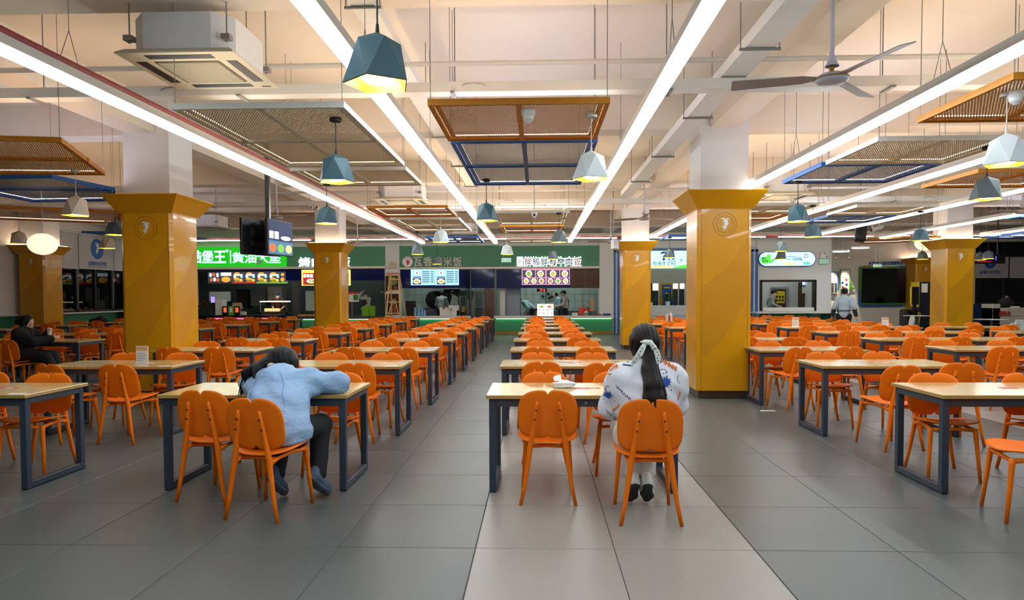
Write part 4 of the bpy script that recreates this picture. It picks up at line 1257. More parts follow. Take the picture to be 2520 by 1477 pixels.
pbox(983, 605, 1230, 656, FY, .1, 'fascia_green', 'fascia_board', t)
pbox(1230, 605, 1475, 656, FY, .1, 'fascia_green', 'fascia_board', t)
pdisc(1003, 644.5, 13, FY - .02, .02, 'emblem_white', 'emblem_disc', t)
x, z = at_y(1003, 645, FY - .03); u = FY / FOC
MB().poly_xz([(x + a * u, z - b * u) for a, b in ((-2, -5), (3, -4), (5, 0), (3, 5), (-3, 9), (-1, 4), (-4, 0))], FY - .03, FY - .02).build('chili_shape', 'red_print', t)
for a, b in ((-6, -8), (0, -10), (6, -7)):
    MB().disc_xz(x + a * u, z - b * u, 1.6 * u, 1.6 * u, FY - .03, FY - .02, 6).build('emblem_dot', 'red_print', t)
mat('letter_grey', 'C4CCCC', .45)
for i, c in enumerate('瓦香鸡米饭'):
    ptext(c, 1018 + i * 24.3, 632.5, 1039 + i * 24.3, 656, FY - .05, 'letter_grey', t, bold=.03, depth=.05)
MB().box(*(lambda r: (r[0], FY - .03, r[1], r[2], FY, r[3]))(rect(1272, 632, 1287, 656, FY))).build('seal_block', 'letter_bright', t)
ptext('老汤', 1276, 637, 1283, 652, FY - .036, 'red_print', t)
for i, c in enumerate('鲜椒鲜切牛肉饭'):
    a = 1289 + i * 20.3
    ptext(c, a, 632, a + 20, 656.5, FY - .03, 'letter_bright', t, bold=.06, depth=.03)
    ptext(c, a + 2, 634.5, a + 18, 654, FY - .036, 'ink_navy' if i % 3 else 'red_print', t, bold=.012, depth=.005)
# ledges under the fascias
for a, b, lab in ((462, 948, 'grey ledge under the green lit sign'), (983, 1475, 'pale ledge under the long green fascia')):
    tag(pbox(a, 656.5, b, 662, FY - .10, .22, 'counter_white', 'ledge'), lab, 'ledge')
# --- dark glossy bands with menu screens
def dark_band(px0, py0, px1, py1, label, mname='navy_gloss', d=.06, splits=()):
    t = pthing('dark_panel', label, 'wall panel', px0, py0, px1, py1, YB)
    e = [px0] + list(splits) + [px1]
    for i in range(len(e) - 1):
        pbox(e[i] + .25, py0, e[i + 1] - .25, py1, YB, d, mname if i < 3 else 'maroon', 'panel_sheet', t)
    return t
dark_band(985, 662, 1475, 709, 'glossy navy panel band behind the lit menus of the long stall', splits=(1145, 1222, 1405, 1440))
dark_band(703, 662, 948, 690, 'glossy dark band of the grill stall behind second left pillar', splits=(862,))
dark_band(470, 662, 703, 669, 'thin dark valance above the burger menu boxes')
glow('8FCDF0', 1.0, 'screen_sky'); glow('EAF6FF', 1.0, 'screen_white'); glow('C8A070', .9, 'dish_tan'); glow('D8B040', .7, 'dish_gold'); glow('C05A28', .8, 'dish_red')
glow('6E9A3A', .8, 'dish_green'); glow('2A3A78', .5, 'ink_glow'); glow('E0ECF0', .8, 'plate_glow'); glow('D890B0', .7, 'pink_glow'); glow('3A2418', .4, 'brown_glow'); glow('A82820', .8, 'red_glow')
glow('4A4E5C', .35, 'slate_glow'); glow('D89A3A', .75, 'bun_glow'); glow('E0D060', .8, 'yellow_glow')
t = pthing('menu_screen', 'pair of pale blue lit menus under the grey rice-shop letters', 'screen', 1011, 662, 1129, 702, YB - .03)
for k, a in enumerate((1011, 1070.5)):
    s = pbox(a, 663, a + 58.5, 702, YB - .03, .03, 'screen_sky', 'screen', t)
    pdisc(a + 15, 671, 5, YB - .035, .005, 'screen_white', 'logo', s); pdisc(a + 15, 672, 2.2, YB - .04, .005, 'red_glow', 'logo_mark', s)
    pbox(a + 5, 685, a + 25, 700, YB - .034, .004, 'brown_glow', 'photo', s)
    pdisc(a + 15, 692.5, 9, YB - .038, .004, 'plate_glow', 'plate', s, ry=6); pdisc(a + 15, 692.5, 6.5, YB - .042, .004, 'dish_gold', 'food', s, ry=4.2); bits(a + 15, 692.5, 6.5, 4.2, YB - .045, s, ('dish_red', 'dish_green', 'plate_glow'))
    lines = MB()
    for i in range(6):
        for p0, p1 in ((a + 28, a + 46), (a + 49, a + 56)):
            x0, z0, x1, z1 = rect(p0, 668 + i * 5, p1, 670 + i * 5, YB - .034); lines.box(x0, YB - .034, z0, x1, YB - .03, z1)
    for p0, p1 in ((a + 5, a + 25),):
        x0, z0, x1, z1 = rect(p0, 681, p1, 683.5, YB - .034); lines.box(x0, YB - .034, z0, x1, YB - .03, z1)
    lines.build('menu_lines', 'ink_glow', s)
t = pthing('menu_screen', 'pair of lit food-photo menus under the glowing beef-rice letters', 'screen', 1284, 661, 1403, 701, YB - .03)
for k, a in enumerate((1284, 1343.5)):
    s = pbox(a, 661.5, a + 59, 701, YB - .03, .03, 'pink_glow', 'screen', t)
    for j, (p0, q0, p1, q1) in enumerate([(2, 665, 33, 682.5), (35, 665, 57.5, 682.5), (2, 684.5, 20, 699), (21.5, 684.5, 38, 699), (39.5, 684.5, 57.5, 699)]):
        ph = pbox(a + p0, q0, a + p1, q1, YB - .034, .004, 'slate_glow', 'photo', s)
        cx, cy, r = a + (p0 + p1) / 2, (q0 + q1) / 2, min(p1 - p0, q1 - q0) * .46
        pdisc(cx, cy, r, YB - .038, .004, 'plate_glow', 'plate', s); pdisc(cx, cy + .5, r * .68, YB - .042, .004, ('dish_green', 'dish_tan', 'dish_gold', 'dish_tan', 'dish_red')[(j + 2 * k) % 5], 'food', s); bits(cx, cy + .5, r * .7, r * .7, YB - .045, s, ('brown_glow', 'dish_gold', 'dish_green', 'dish_tan'), 7)
t = pthing('menu_board', 'row of seven lit burger menus over the burger counter', 'menu board', 512, 670, 708, 698, YB + .1)
for i in range(7):
    a = 512 + i * 29.7; b = min(a + 29, 708)
    s = pbox(a, 670, b, 698, YB + .1, .04, 'slate_glow', 'menu_panel', t)
    pbox(a + .5, 694, b - .5, 697.5, YB + .096, .004, 'brown_glow' if i < 2 else 'red_glow' if i < 4 else 'dish_green', 'footer', s)
    if b - a < 20:
        pdisc(a + 5, 676, 4, YB + .09, .006, 'bun_glow', 'food', s); pdisc(a + 5, 688, 5, YB + .09, .006, 'bun_glow', 'food', s); continue
    if i == 0:
        for q, (dx, dy) in enumerate(((6, 677), (14, 676), (23, 677), (8, 689), (16, 688), (24, 689))):
            pdisc(a + dx, dy, 3.2, YB + .09, .006, ('screen_white', 'dish_red')[q % 2], 'drink', s, ry=5)
    elif i == 1:
        pbox(a + 2, 671, b - 2, 679, YB + .09, .006, 'screen_white', 'heading', s)
        pdisc(a + 14, 688, 11, YB + .09, .006, 'bun_glow', 'food', s, ry=7)
    else:
        pbox(a + 4, 675, b - 4, 679, YB + .09, .006, 'screen_white', 'heading', s)
        pdisc(a + 12, 673, 7, YB + .092, .004, 'bun_glow', 'food', s, ry=3)
        pdisc(a + 11, 688, 7.5, YB + .09, .006, 'bun_glow', 'food', s, ry=5.5); pbox(a + 3.5, 688, a + 18.5, 689.6, YB + .086, .004, 'dish_green', 'salad_layer', s); pbox(a + 4, 690, a + 18, 691.4, YB + .086, .004, 'brown_glow', 'patty_layer', s); bits(a + 21, 690, 5, 3.5, YB + .084, s, ('yellow_glow',), 8); pdisc(a + 21, 690, 5, YB + .088, .004, 'dish_gold', 'fries', s, ry=3.5)
        pdisc(a + 6, 681, 3.2, YB + .086, .004, 'screen_white', 'price_tag', s); pdisc(a + 23, 681, 3.2, YB + .086, .004, 'screen_sky', 'price_tag', s)
t = pthing('menu_board', 'lit yellow-edged food poster beside the second left pillar', 'menu board', 742, 664, 862, 703, YB - .06)
pbox(742, 664, 862, 703, YB - .06, .05, 'yellow_glow', 'light_box', t)
pbox(746, 672, 858, 701, YB - .065, .005, 'red_glow', 'poster', t)
pdisc(766, 693, 14, YB - .07, .005, 'brown_glow', 'pan', t, ry=8); pdisc(766, 692, 12, YB - .075, .005, 'plate_glow', 'food', t, ry=6); bits(766, 692, 11, 5.5, YB - .08, t, ('dish_green', 'dish_tan', 'dish_red'), 12)
for i in range(3): pbox(747 + i * 8, 675, 753.5 + i * 8, 683, YB - .072, .005, 'plate_glow', 'heading_block', t)
# --- counters
def counter(px0, px1, label, Yf=25.66, top='counter_white', front='counter_green', led='D8FFC8', kick='brass'):
    x0, x1 = wx(px0, Yf), wx(px1, Yf)
    zt = at_y(1350, 777.5, Yf - .15)[1]
    t = thing('serving_counter', label, 'counter', ((x0 + x1) / 2, Yf, 0))
    MB().bbox(x0 - .03, Yf - .16, zt - .10, x1 + .03, YB - .06, zt, .008).build('worktop', top, t)
    n = max(1, round((x1 - x0) / 1.2))
    for i in range(n):
        a, b = x0 + (x1 - x0) * i / n, x0 + (x1 - x0) * (i + 1) / n
        MB().box(a + .002, Yf, .12, b - .002, Yf + .05, zt - .10).build('front_panel', front, t)
    MB().box(x0, Yf + .05, 0, x1, YB - .06, zt - .10).build('carcass', 'kitchen_dark', t)
    MB().box(x0, Yf + .01, 0, x1, Yf + .05, .12).build('kickplate', kick, t)
    if led:
        MB().box(x0 + .05, Yf - .05, zt - .112, x1 - .05, Yf - .03, zt - .10).build('led_strip', glow(led, 5.0, 'counter_led'), t)
    return zt
ZC = counter(986, 1155, 'green and white serving counter left of the kitchen doorway')
counter(1217, 1508, 'long green and white serving counter facing the central tables')
counter(703, 946, 'dark food counter of the grill stall with a light strip below', 25.7, 'steel_dark', 'fascia_green', 'F4FFF4', 'black')
glow('FF4F8A', 1.3, 'neon_pink')
x0, x1 = wx(488), wx(702)
t = thing('serving_counter', 'black burger counter with a pink neon front edge', 'counter', ((x0 + x1) / 2, 25.7, 0))
zb = at_y(600, 776, 25.6)[1]
MB().bbox(x0, 25.55, zb - .08, x1, 26.0, zb, .006).build('worktop', 'black', t)
MB().box(x0 + .5, 25.60, zb - .24, x1, 25.62, zb - .10).build('neon_band', 'neon_pink', t)
MB().box(x0, 25.62, 0, x1, 26.0, zb - .08).build('carcass', 'black', t)
# pier dressings
t = pthing('poster', 'tall chicken-rice poster on the white pier behind the stepladder', 'poster', 949, 679, 984, 775, YB - .06)
pbox(949, 679, 984, 775, YB - .06, .01, 'maroon', 'sheet', t)
ptext('瓦香鸡米饭', 951, 671, 983, 678, YB - .06, 'red_print', t, bold=.02)
for q, (px, py, r, m) in enumerate(((967, 692, 13, 'dish_green'), (958, 709, 6, 'dish_red'), (973, 709, 6, 'dish_red'), (968, 762, 13, 'dish_red'), (966, 745, 8, 'dish_tan'))):
    pdisc(px, py, r, YB - .068, .008, 'black', 'bowl', t); pdisc(px, py, r * .8, YB - .074, .006, mat('poster_' + m, {'dish_green': '7C8A4A', 'dish_red': '8A3A28', 'dish_tan': '9A7A58'}[m], .6), 'food', t)
pbox(950, 717, 983, 723, YB - .066, .006, 'paper_white', 'caption_strip', t)
t = pthing('emergency_light', 'white twin-head emergency light on the pier above the stepladder', 'emergency light', 956, 645, 974, 660, YB - .1)
pbox(956, 651, 974, 660, YB - .12, .07, 'lamp_beige', 'case', t); pdisc(961, 648, 4, YB - .12, .05, 'lamp_beige', 'lamp_head', t); pdisc(969, 648, 4, YB - .12, .05, 'lamp_beige', 'lamp_head', t)
# stepladder
LY = 24.75
def lp(px, py, Y): a = at_y(px, py, Y); return (a[0], Y, a[1])
t = pthing('stepladder', 'wooden stepladder leaning open before the white pier', 'ladder', 948, 675, 1000, 790, LY)
fz = 0
xs = [lp(960, 676, LY)[0], lp(981, 676, LY)[0], lp(949, 792, LY)[0], lp(990, 792, LY)[0]]
zt = lp(970, 676, LY)[2]
MB().beam((xs[2], LY - .25, 0), (xs[0], LY, zt), .05, .035).build('front_rail', 'wood_pale', t)
MB().beam((xs[3], LY - .25, 0), (xs[1], LY, zt), .05, .035).build('front_rail', 'wood_pale', t)
MB().beam((xs[2] + .1, LY + .55, 0), (xs[0] + .02, LY + .04, zt), .04, .03).build('rear_rail', 'wood_pale', t)
MB().beam((xs[3] + .14, LY + .55, 0), (xs[1] + .02, LY + .04, zt), .04, .03).build('rear_rail', 'wood_pale', t)
for k in range(5):
    f = (k + 1) / 5.4
    a = Vector((xs[2], LY - .25, 0)).lerp(Vector((xs[0], LY, zt)), f); b = Vector((xs[3], LY - .25, 0)).lerp(Vector((xs[1], LY, zt)), f)
    MB().box(a.x - .03, a.y - .04, a.z - .02, b.x + .03, a.y + .05, a.z + .02).build('step', 'wood_pale', t)
MB().beam((xs[2] + .12, LY - .15, .75), ((xs[0] + xs[1]) / 2 - .03, LY - .09, 1.35), .03, .03).build('brace', 'wood_pale', t)
MB().beam((xs[3] - .1, LY - .15, .75), ((xs[0] + xs[1]) / 2 + .03, LY - .09, 1.35), .03, .03).build('brace', 'wood_pale', t)
MB().box(xs[0] - .04, LY - .06, zt - .02, xs[1] + .04, LY + .1, zt + .02).build('top_cap', 'wood_pale', t)
# --- kitchen lights (tube panels in the kitchens)
def klight(x0, x1, y, z, es, label, col='EAF6EE'):
    t = thing('kitchen_light', label, 'light', ((x0 + x1) / 2, y, z))
    MB().box(x0, y - .08, z, x1, y + .08, z + .05).build('housing', 'plastic_white', t)
    MB().box(x0 + .02, y - .06, z - .012, x1 - .02, y + .06, z).build('diffuser', glow(col, es, 'klight_%.0f' % (es * 10)), t)
klight(-5.0, -3.0, 27.6, 2.8, 22.0, 'kitchen ceiling light behind the left long-stall opening')
klight(-1.3, 2.2, 27.6, 2.8, 22.0, 'kitchen ceiling light behind the right long-stall opening')
klight(-9.2, -6.4, 27.4, 2.8, 14.0, 'kitchen ceiling light of the grill stall')
klight(-12.6, -10.2, 27.4, 2.8, 14.0, 'kitchen ceiling light of the burger stall')
klight(8.2, 10.2, 27.2, 3.4, 16.0, 'ceiling light of the room behind the serving window')
klight(3.4, 8.8, 30.5, 3.9, 16.0, 'ceiling light of the hall beyond the blue entrance')
# --- things on the counters
def cup_stack(px, py0, py1, rpx, Y, m, label, name='cup_stack', cat='cups'):
    x, z0 = at_y(px, py1, Y); z1 = at_y(px, py0, Y)[1]; r = rpx * Y / FOC
    z0 = ZC; 
    pr = []; n = 8
    for i in range(n):
        a = z0 + (z1 - z0) * i / n; b = z0 + (z1 - z0) * (i + 1) / n
        pr += [(r * .86, a), (r, b - .004)]
    o = MB().lathe(pr, x, Y, 14).build(name, m)
    tag(o, label, cat)
for i, (px, y0, y1) in enumerate(((1022, 757, 773), (1030.5, 756, 773), (1038, 758, 773), (1045, 762, 773))):
    cup_stack(px, y0, y1, 3.4, 25.75, 'cup_blue', 'blue paper cup stack on left counter, %s from the black box' % ('first', 'second', 'third', 'fourth')[i])
def cbox(px0, py0, px1, m, label, name, cat, Y=25.75, d=.3, b=.01, z0=None):
    x0, _, x1, z1 = rect(px0, py0, px1, 776, Y)
    o = MB().bbox(x0, Y, ZC if z0 is None else z0, x1, Y + d, max(z1, ZC + .05), b).build(name, m); tag(o, label, cat); return o
cbox(998, 741, 1020, 'black', 'tall black box at the left end of the counter', 'storage_box', 'box')
for i in range(7):
    cbox(1082 + i * 4.2, 757 + (i % 3) * 2.2, 1085.8 + i * 4.2, 'paper_white', 'white foam lunch box standing upright, %s in the row on left counter' % ORD[i].replace('front', 'first'), 'lunch_box', 'box', 25.8, .22, .012)
cbox(1110, 759, 1124, 'plastic_white', 'white rounded plastic bin lid on the left counter', 'plastic_tub', 'container', 25.7, .05, .04)
t = pthing('cash_register', 'white cash register screen on the left counter', 'screen', 1105, 752, 1129, 777, 25.8)
pbox(1104, 752, 1129, 764, 25.8, .04, 'plastic_white', 'monitor', t); pbox(1114, 764, 1119, 778, 25.82, .04, 'plastic_white', 'stand', t)
t = pthing('menu_sign', 'small lit white menu standing on the central counter', 'sign', 1322, 748, 1362, 777, 25.6)
x0, z0, x1, z1 = rect(1322, 748.5, 1362, 777, 25.58)
MB().box(x0, 25.58, ZC, x1, 25.62, z1).build('light_box', glow('FBF2F6', 1.1, 'menu_white'), t)
for i in range(4):
    for j in range(2): pdisc(1327.5 + i * 10, 763 + j * 8, 3, 25.575, .005, 'dish_tan' if (i + j) % 2 else 'pink_glow', 'dish_print', t, ry=2.2)
for i in range(2): pdisc(1333 + i * 19, 755, 5, 25.575, .005, 'dish_red' if i else 'dish_green', 'dish_print', t, ry=3)
cbox(1424, 757, 1437, 'box_red', 'red plastic bag on the central counter, left one', 'plastic_bag', 'bag', 25.8, .2, .03)
cbox(1438, 760, 1450, 'box_red', 'red plastic bag on the central counter, right one', 'plastic_bag', 'bag', 25.85, .2, .03)
x, z = at_y(1457, 733, 25.95)
t = MB().frus((x, 26.0, ZC), (x, 26.0, z), .075, .075, 16).build('paper_roll', 'cardboard'); tag(t, 'tall brown paper roll at the right end of central counter', 'roll')
x, z = at_y(1443, 766, 25.7)
t = thing('soup_pot', 'steel pot with lid on the central counter', 'pot', (x, 25.72, ZC))
MB().lathe([(.10, ZC), (.11, ZC + .01), (.11, ZC + .12), (.10, ZC + .125)], x, 25.72, 18).build('body', 'steel', t); MB().lathe([(.112, ZC + .125), (.06, ZC + .15), (.012, ZC + .16)], x, 25.72, 18).build('lid', 'steel', t)
cbox(1453, 766, 1468, 'steel_dark', 'grey steel tub beside the pot on central counter', 'steel_tub', 'container', 25.66, .2, .015)
cbox(1485, 772, 1503, 'bench_blue', 'dark blue tray stack at the right end of central counter', 'tray', 'tray', 25.6, .25, .01)
x, z = at_y(1475, 772, 25.7)
tag(MB().lathe([(.04, ZC), (.10, ZC + .05), (.105, ZC + .055), (.04, ZC + .015)], x, 25.7, 16).build('bowl', 'box_red'), 'red bowl beside the blue tray on central counter', 'bowl')
x, z = at_y(1358, 770, 25.6)
cbox(1408, 770, 1422, 'plastic_white', 'low white tray on the central counter', 'tray', 'tray', 25.6, .2, .01)
# kitchen interior furniture
def kbox(px0, py0, px1, py1, Y, d, m, name, label, cat):
    tag(pbox(px0, py0, px1, py1, Y, d, m, name), label, cat)
x0, z0, x1, z1 = rect(1245, 708, 1281, 790, 26.6)
t = thing('cold_cabinet', 'tall grey-blue steel cabinet in the right kitchen opening', 'cabinet', ((x0 + x1) / 2, 26.6, 0))
MB().bbox(x0, 26.6, 0, x1, 27.2, z1 + .2, .01).build('body', 'steel_dark', t); MB().box(x0 + .02, 26.585, .1, x1 - .02, 26.6, z1 + .15).build('door', mat('cabinet_blue', '7E8E9C', .4, metal=.3), t)
x0, z0, x1, z1 = rect(1231, 700, 1243, 790, 26.4)
struct(MB().box(x0, 26.3, 0, x1, 26.42, 2.42).build('door_frame_inner', 'wall_paint'))
# doorway with glass door and film-covered door
d1 = struct(MB().box(wx(1157), YB - .02, 0, wx(1159), YB + .04, 2.45).box(wx(1217), YB - .02, 0, wx(1222), YB + .04, 2.45).build('door_1', 'steel_dark'))
x0, x1 = wx(1191), wx(1216)
MB().box(x0, YB + .02, .02, x1, YB + .05, 2.12).build('film_leaf', mat('door_film', '6A5A58', .12, metal=.5, var=.5, scale=5, bump=.6, bscale=7), d1)
for px in (1152.5, 1163):
    x = wx(px); MB().frus((x, YB - .16, .75), (x, YB - .16, 1.35), .012, .012, 8).build('pull_handle', 'steel', d1)
for z in (.85, 1.25):
    MB().frus((wx(1152.5), YB - .16, z), (wx(1163), YB - .16, z), .01, .01, 6).build('handle_bar', 'steel', d1)
MB().box(wx(1143), YB + .0, 0, wx(1157), YB + .012, 2.42).build('glass_leaf', 'glass_clear', d1)
# hood, shelves, utensils
kbox(1060, 700, 1150, 712, 28.2, .8, 'steel', 'extractor_hood', 'long steel extractor hood in the left kitchen opening', 'hood')
x, z = at_y(1066, 738, 28.6)
tag(MB().lathe([(.0, 0), (.25, .03), (.36, .10), (.37, .105)], 0, 0, 24, caps=False).build('wok', 'black'), 'big round black wok hung on the kitchen wall', 'wok')
bpy.data.objects['wok'].location = (x, 28.75, z); bpy.data.objects['wok'].rotation_euler = (-PI / 2, 0, 0)
x, z = at_y(1101, 738, 28.5)
o = MB().bbox(-.32, -.02, -.36, .32, .02, .36, .02).build('cutting_board', mat('board_grey', '3A4248', .6)); o.location = (x, 28.5, z); o.rotation_euler = (0, .45, 0); tag(o, 'dark tilted cutting board behind the kitchen staff', 'board')
def shelf(px0, py0, px1, py1, Y, label, n=3):
    x0, z0, x1, z1 = rect(px0, py0, px1, py1, Y)
    t = thing('steel_shelf', label, 'shelf', ((x0 + x1) / 2, Y, 0))
    for x in (x0, x1 - .03):
        for y in (Y, Y + .4): MB().box(x, y, 0, x + .03, y + .03, z1).build('upright', 'steel', t)
    for i in range(n):
        z = .35 + (z1 - .4) * i / (n - 1); MB().box(x0, Y, z, x1, Y + .43, z + .02).build('shelf_board', 'steel', t)
    return t
shelf(1130, 728, 1148, 780, 28.2, 'steel rack in the left kitchen by the doorway')
shelf(1165, 716, 1190, 775, 28.4, 'steel table rack seen through the kitchen doorway', 3)
kbox(1136, 755, 1145, 768, 28.1, .2, mat('tub_yellow', 'B8902A', .5), 'plastic_tub', 'yellow tub on the rack in the left kitchen', 'container')
shelf(1436, 715, 1470, 760, 27.9, 'dark rack at the right end of the right kitchen')
t = pthing('wall_clock', 'red digital display hanging in the right kitchen', 'clock', 1321, 711, 1343, 718, 27.2)
pbox(1321, 710.5, 1346, 718, 27.2, .05, 'black', 'case', t); ptext('74', 1328, 712, 1342, 717, 27.19, glow('FF4030', 2.0, 'digit_red'), t)
x0, z0, x1, z1 = rect(1342, 700, 1344, 760, 26.5); struct(MB().box(x0, 26.5, 0, x1, 26.54, 2.6).build('trim_1', 'black'))
for i, (px, py, L) in enumerate(((1336, 718, 14), (1352, 716, 22), (1358, 716, 18), (1349, 716, 10))):
    x, z = at_y(px, py, 29.2); t = thing('ladle', 'kitchen utensil hanging on the tiled wall, number %d from left' % (i + 1) if False else ('short utensil', 'black spatula', 'dark ladle', 'small strainer')[i] + ' hanging on the tiled kitchen wall', 'utensil', (x, 29.2, z - L * .0174))
    MB().frus((x, 29.25, z), (x, 29.25, z - L * .0174 * .7), .008, .008, 6).build('handle', 'black', t)
    MB().disc_xz(x, z - L * .0174 * .82, .07, .06, 29.24, 29.26, 12).build('head', 'black', t)
x0 = wx(1290, 28.6); x1 = wx(1470, 28.6)
t = thing('cooking_range', 'steel cooking range along the back of the right kitchen', 'stove', ((x0 + x1) / 2, 28.9, 0))
MB().bbox(x0, 28.6, 0, x1, 29.3, .8, .01).build('body', 'steel_dark', t)
for k in range(3):
    xx = x0 + (x1 - x0) * (k + .5) / 3; MB().lathe([(.12, .8), (.26, .9), (.27, .905)], xx, 28.95, 18, caps=False).build('wok_pan', 'black', t)
x0 = wx(1000, 28.6); x1 = wx(1140, 28.6)
t = thing('cooking_range', 'steel cooking range along the back of the left kitchen', 'stove', ((x0 + x1) / 2, 28.9, 0))
MB().bbox(x0, 28.6, 0, x1, 29.3, .8, .01).build('body', 'steel_dark', t)
for k in range(2):
    xx = x0 + (x1 - x0) * (k + .5) / 2; MB().lathe([(.12, .8), (.26, .9), (.27, .905)], xx, 28.95, 18, caps=False).build('wok_pan', 'black', t)
# burger and grill stall equipment
kbox(515, 718, 560, 742, 28.2, .3, 'plastic_white', 'drink_fridge', 'white fridge panel at the back of the burger stall', 'fridge')
kbox(582, 712, 608, 760, 27.4, .5, 'black', 'fryer', 'black tall machine in the burger stall', 'machine')
kbox(616, 705, 654, 752, 27.5, .5, 'steel_dark', 'fry_station', 'grey steel frying station in the burger stall', 'machine')
kbox(658, 706, 694, 744, 27.5, .5, 'steel', 'warming_cabinet', 'glass-fronted steel warming cabinet in the burger stall', 'cabinet')
x0, z0, x1, z1 = rect(640, 741, 706, 770, 26.3)
t = thing('food_warmer', 'glass food warmer with a lit top on the burger counter', 'food warmer', ((x0 + x1) / 2, 26.3, zb))
MB().box(x0, 26.28, z1 - .04, x1, 26.7, z1).build('canopy', glow('FFF0D0', 1.6, 'warmer_glow'), t)
for x in (x0, x1 - .03): MB().box(x, 26.28, zb, x + .03, 26.31, z1 - .04).build('post', 'steel', t)
MB().box(x0, 26.28, zb, x1, 26.7, zb + .12).build('base', 'steel_dark', t)
for i in range(6): MB().bbox(x0 + .12 + i * .1, 26.4, zb + .12, x0 + .19 + i * .1, 26.55, zb + .24, .015).build('fries_box', glow('E8C890', .5, 'fries_glow'), t)
def stand_card(px0, py0, px1, py1, Y, m, label, z=None):
    x0, z0, x1, z1 = rect(px0, py0, px1, py1, Y)
    t = thing('counter_card', label, 'card', ((x0 + x1) / 2, Y, z if z else zb))
    MB().box(x0, Y, z if z else zb, x1, Y + .02, z1).build('card', m, t)
    MB().box(x0 + .05, Y - .004, (zb + z1) / 2 - .06, x1 - .05, Y, z1 - .05).build('card_print', 'paper_white' if m == 'box_green' else 'dish_red', t)
stand_card(547, 754, 561, 774, 25.62, 'black', 'black food card on the burger counter, left of the green one')
stand_card(562, 754, 575, 774, 25.63, 'box_green', 'green code card on the burger counter')
stand_card(576, 754, 590, 774, 25.62, 'black', 'black food card on the burger counter, right of the green one')
x0, z0, x1, z1 = rect(528, 738, 547, 772, 25.7)
tag(MB().bbox(x0, 25.75, zb, x1, 26.1, z1, .01).build('register', 'plastic_white'), 'white payment machine at the left of the burger counter', 'machine')
t = pthing('till', 'beige tilted till on the burger counter', 'till', 570, 744, 598, 760, 26.1)
x0, z0, x1, z1 = rect(570, 745, 597, 757, 26.1)
MB().poly_xz([(x0, z0), (x1, z0 - .05), (x1 - .06, z1), (x0 + .05, z1)], 26.1, 26.14).build('screen_back', 'cardboard', t); MB().box((x0 + x1) / 2 - .05, 26.12, zb, (x0 + x1) / 2 + .05, 26.3, z0 + .05).build('stand', 'cardboard', t)
t = pthing('small_screen', 'small glowing purple screen in the burger stall', 'screen', 519, 730, 528, 745, 27.0)
pbox(519, 730, 528, 745, 27.0, .03, glow('8C70F0', 1.2, 'purple_glow'), 'screen', t); pbox(518.5, 729, 528.5, 746, 27.03, .02, 'black', 'bezel', t)
x, z = at_y(502, 755, 26.2)
t = thing('cup_dispenser', 'slanted cup dispenser tubes left of the burger counter', 'cup dispenser', (x, 26.2, 0))
MB().box(x - .3, 26.25, 0, x + .2, 26.5, z - .1).build('cabinet', 'kitchen_dark', t)
for px, py in ((497, 748), (501, 754), (506, 761)):
    xx, zz = at_y(px, py, 26.3); MB().frus((xx - .18, 26.3, zz - .12), (xx + .12, 26.3, zz + .09), .045, .045, 12).build('cup_tube', 'maroon', t)
for i in range(5):
    x, z = at_y(591 + i * 3.4, 767, 25.9); tag(MB().lathe([(.03, zb), (.04, zb + .12 + .02 * (i % 2))], x, 25.9, 10).build('sauce_cup', 'paper_white'), 'white cup in the row beside the counter cards, %s' % ORD[i].replace('front', 'first'), 'cup')
# grill stall
kbox(752, 716, 778, 765, 27.6, .05, 'kitchen_tile', 'glass_screen', 'pale green screen behind the grill food counter', 'screen')
x, z = at_y(722, 720, 25.95)
struct(MB().box(x - .05, 25.95, 0, x + .22, 26.2, 2.0).build('trim_2', 'steel_dark'))
x, z = at_y(768, 772, 25.75)
for i in range(7):
    xx = wx(735 + i * 7, 25.75); tag(MB().lathe([(.05, ZC), (.075, ZC + .035), (.03, ZC + .07), (0.005, ZC + .075)], xx, 25.75, 10).build('pastry', mat('pastry', 'C99A5A', .7, bump=.5, bscale=60)), 'baked snack on the grill counter left of pillar, %s from left' % ORD[i].replace('front', 'first'), 'pastry')
for i, px in enumerate((893, 905)):
    x0, z0, x1, z1 = rect(px - 3, 755 - i * 1.5, px + 14, 768, 25.9)
    tag(MB().bbox(x0, 25.9 + i * .15, ZC, x1, 26.1 + i * .15, z1, .01).build('crate', 'box_green'), 'bright green crate on the grill counter, %s one' % ('left', 'right')[i], 'crate')
x0, z0, x1, z1 = rect(858, 719, 883, 743, 26.1)
t = thing('notice_board', 'small notice with red head right of the second left pillar', 'notice', ((x0 + x1) / 2, 26.1, z0))
MB().box(x0, 26.1, z0, x1, 26.12, z1).build('sheet', 'paper_white', t); MB().box(x0 + .1, 26.12, 0, x0 + .14, 26.16, z1).build('stand_post', 'steel', t); MB().box(x0, 26.0, 0, x0 + .3, 26.3, .02).build('stand_base', 'steel', t); MB().box(x0, 26.095, z1 - .08, x1, 26.1, z1).build('red_head', 'red_print', t); MB().box(x0 + .18, 26.095, z0 + .06, x1 - .02, 26.1, z1 - .1).build('green_block', mat('notice_green', '3A7A3A', .6), t)
x, z = at_y(949, 719, 26.0)
t = thing('hanging_lamp', 'small warm cone lamp at the edge of grill stall', 'lamp', (x - .1, 25.9, z - .05))
MB().lathe([(.10, z - .03), (.02, z + .04)], x - .1, 25.9, 16, caps=False).build('shade', 'brass', t); MB().lathe([(.08, z - .025), (.0, z - .02)], x - .1, 25.9, 16, caps=False).build('bulb', glow('FFD890', 8.0, 'warm_bulb'), t)
MB().tube([(x - .1, 25.9, z + .04), (x - .1, 25.9, 2.42)], .004, 5).build('cord', 'cord_black', t)
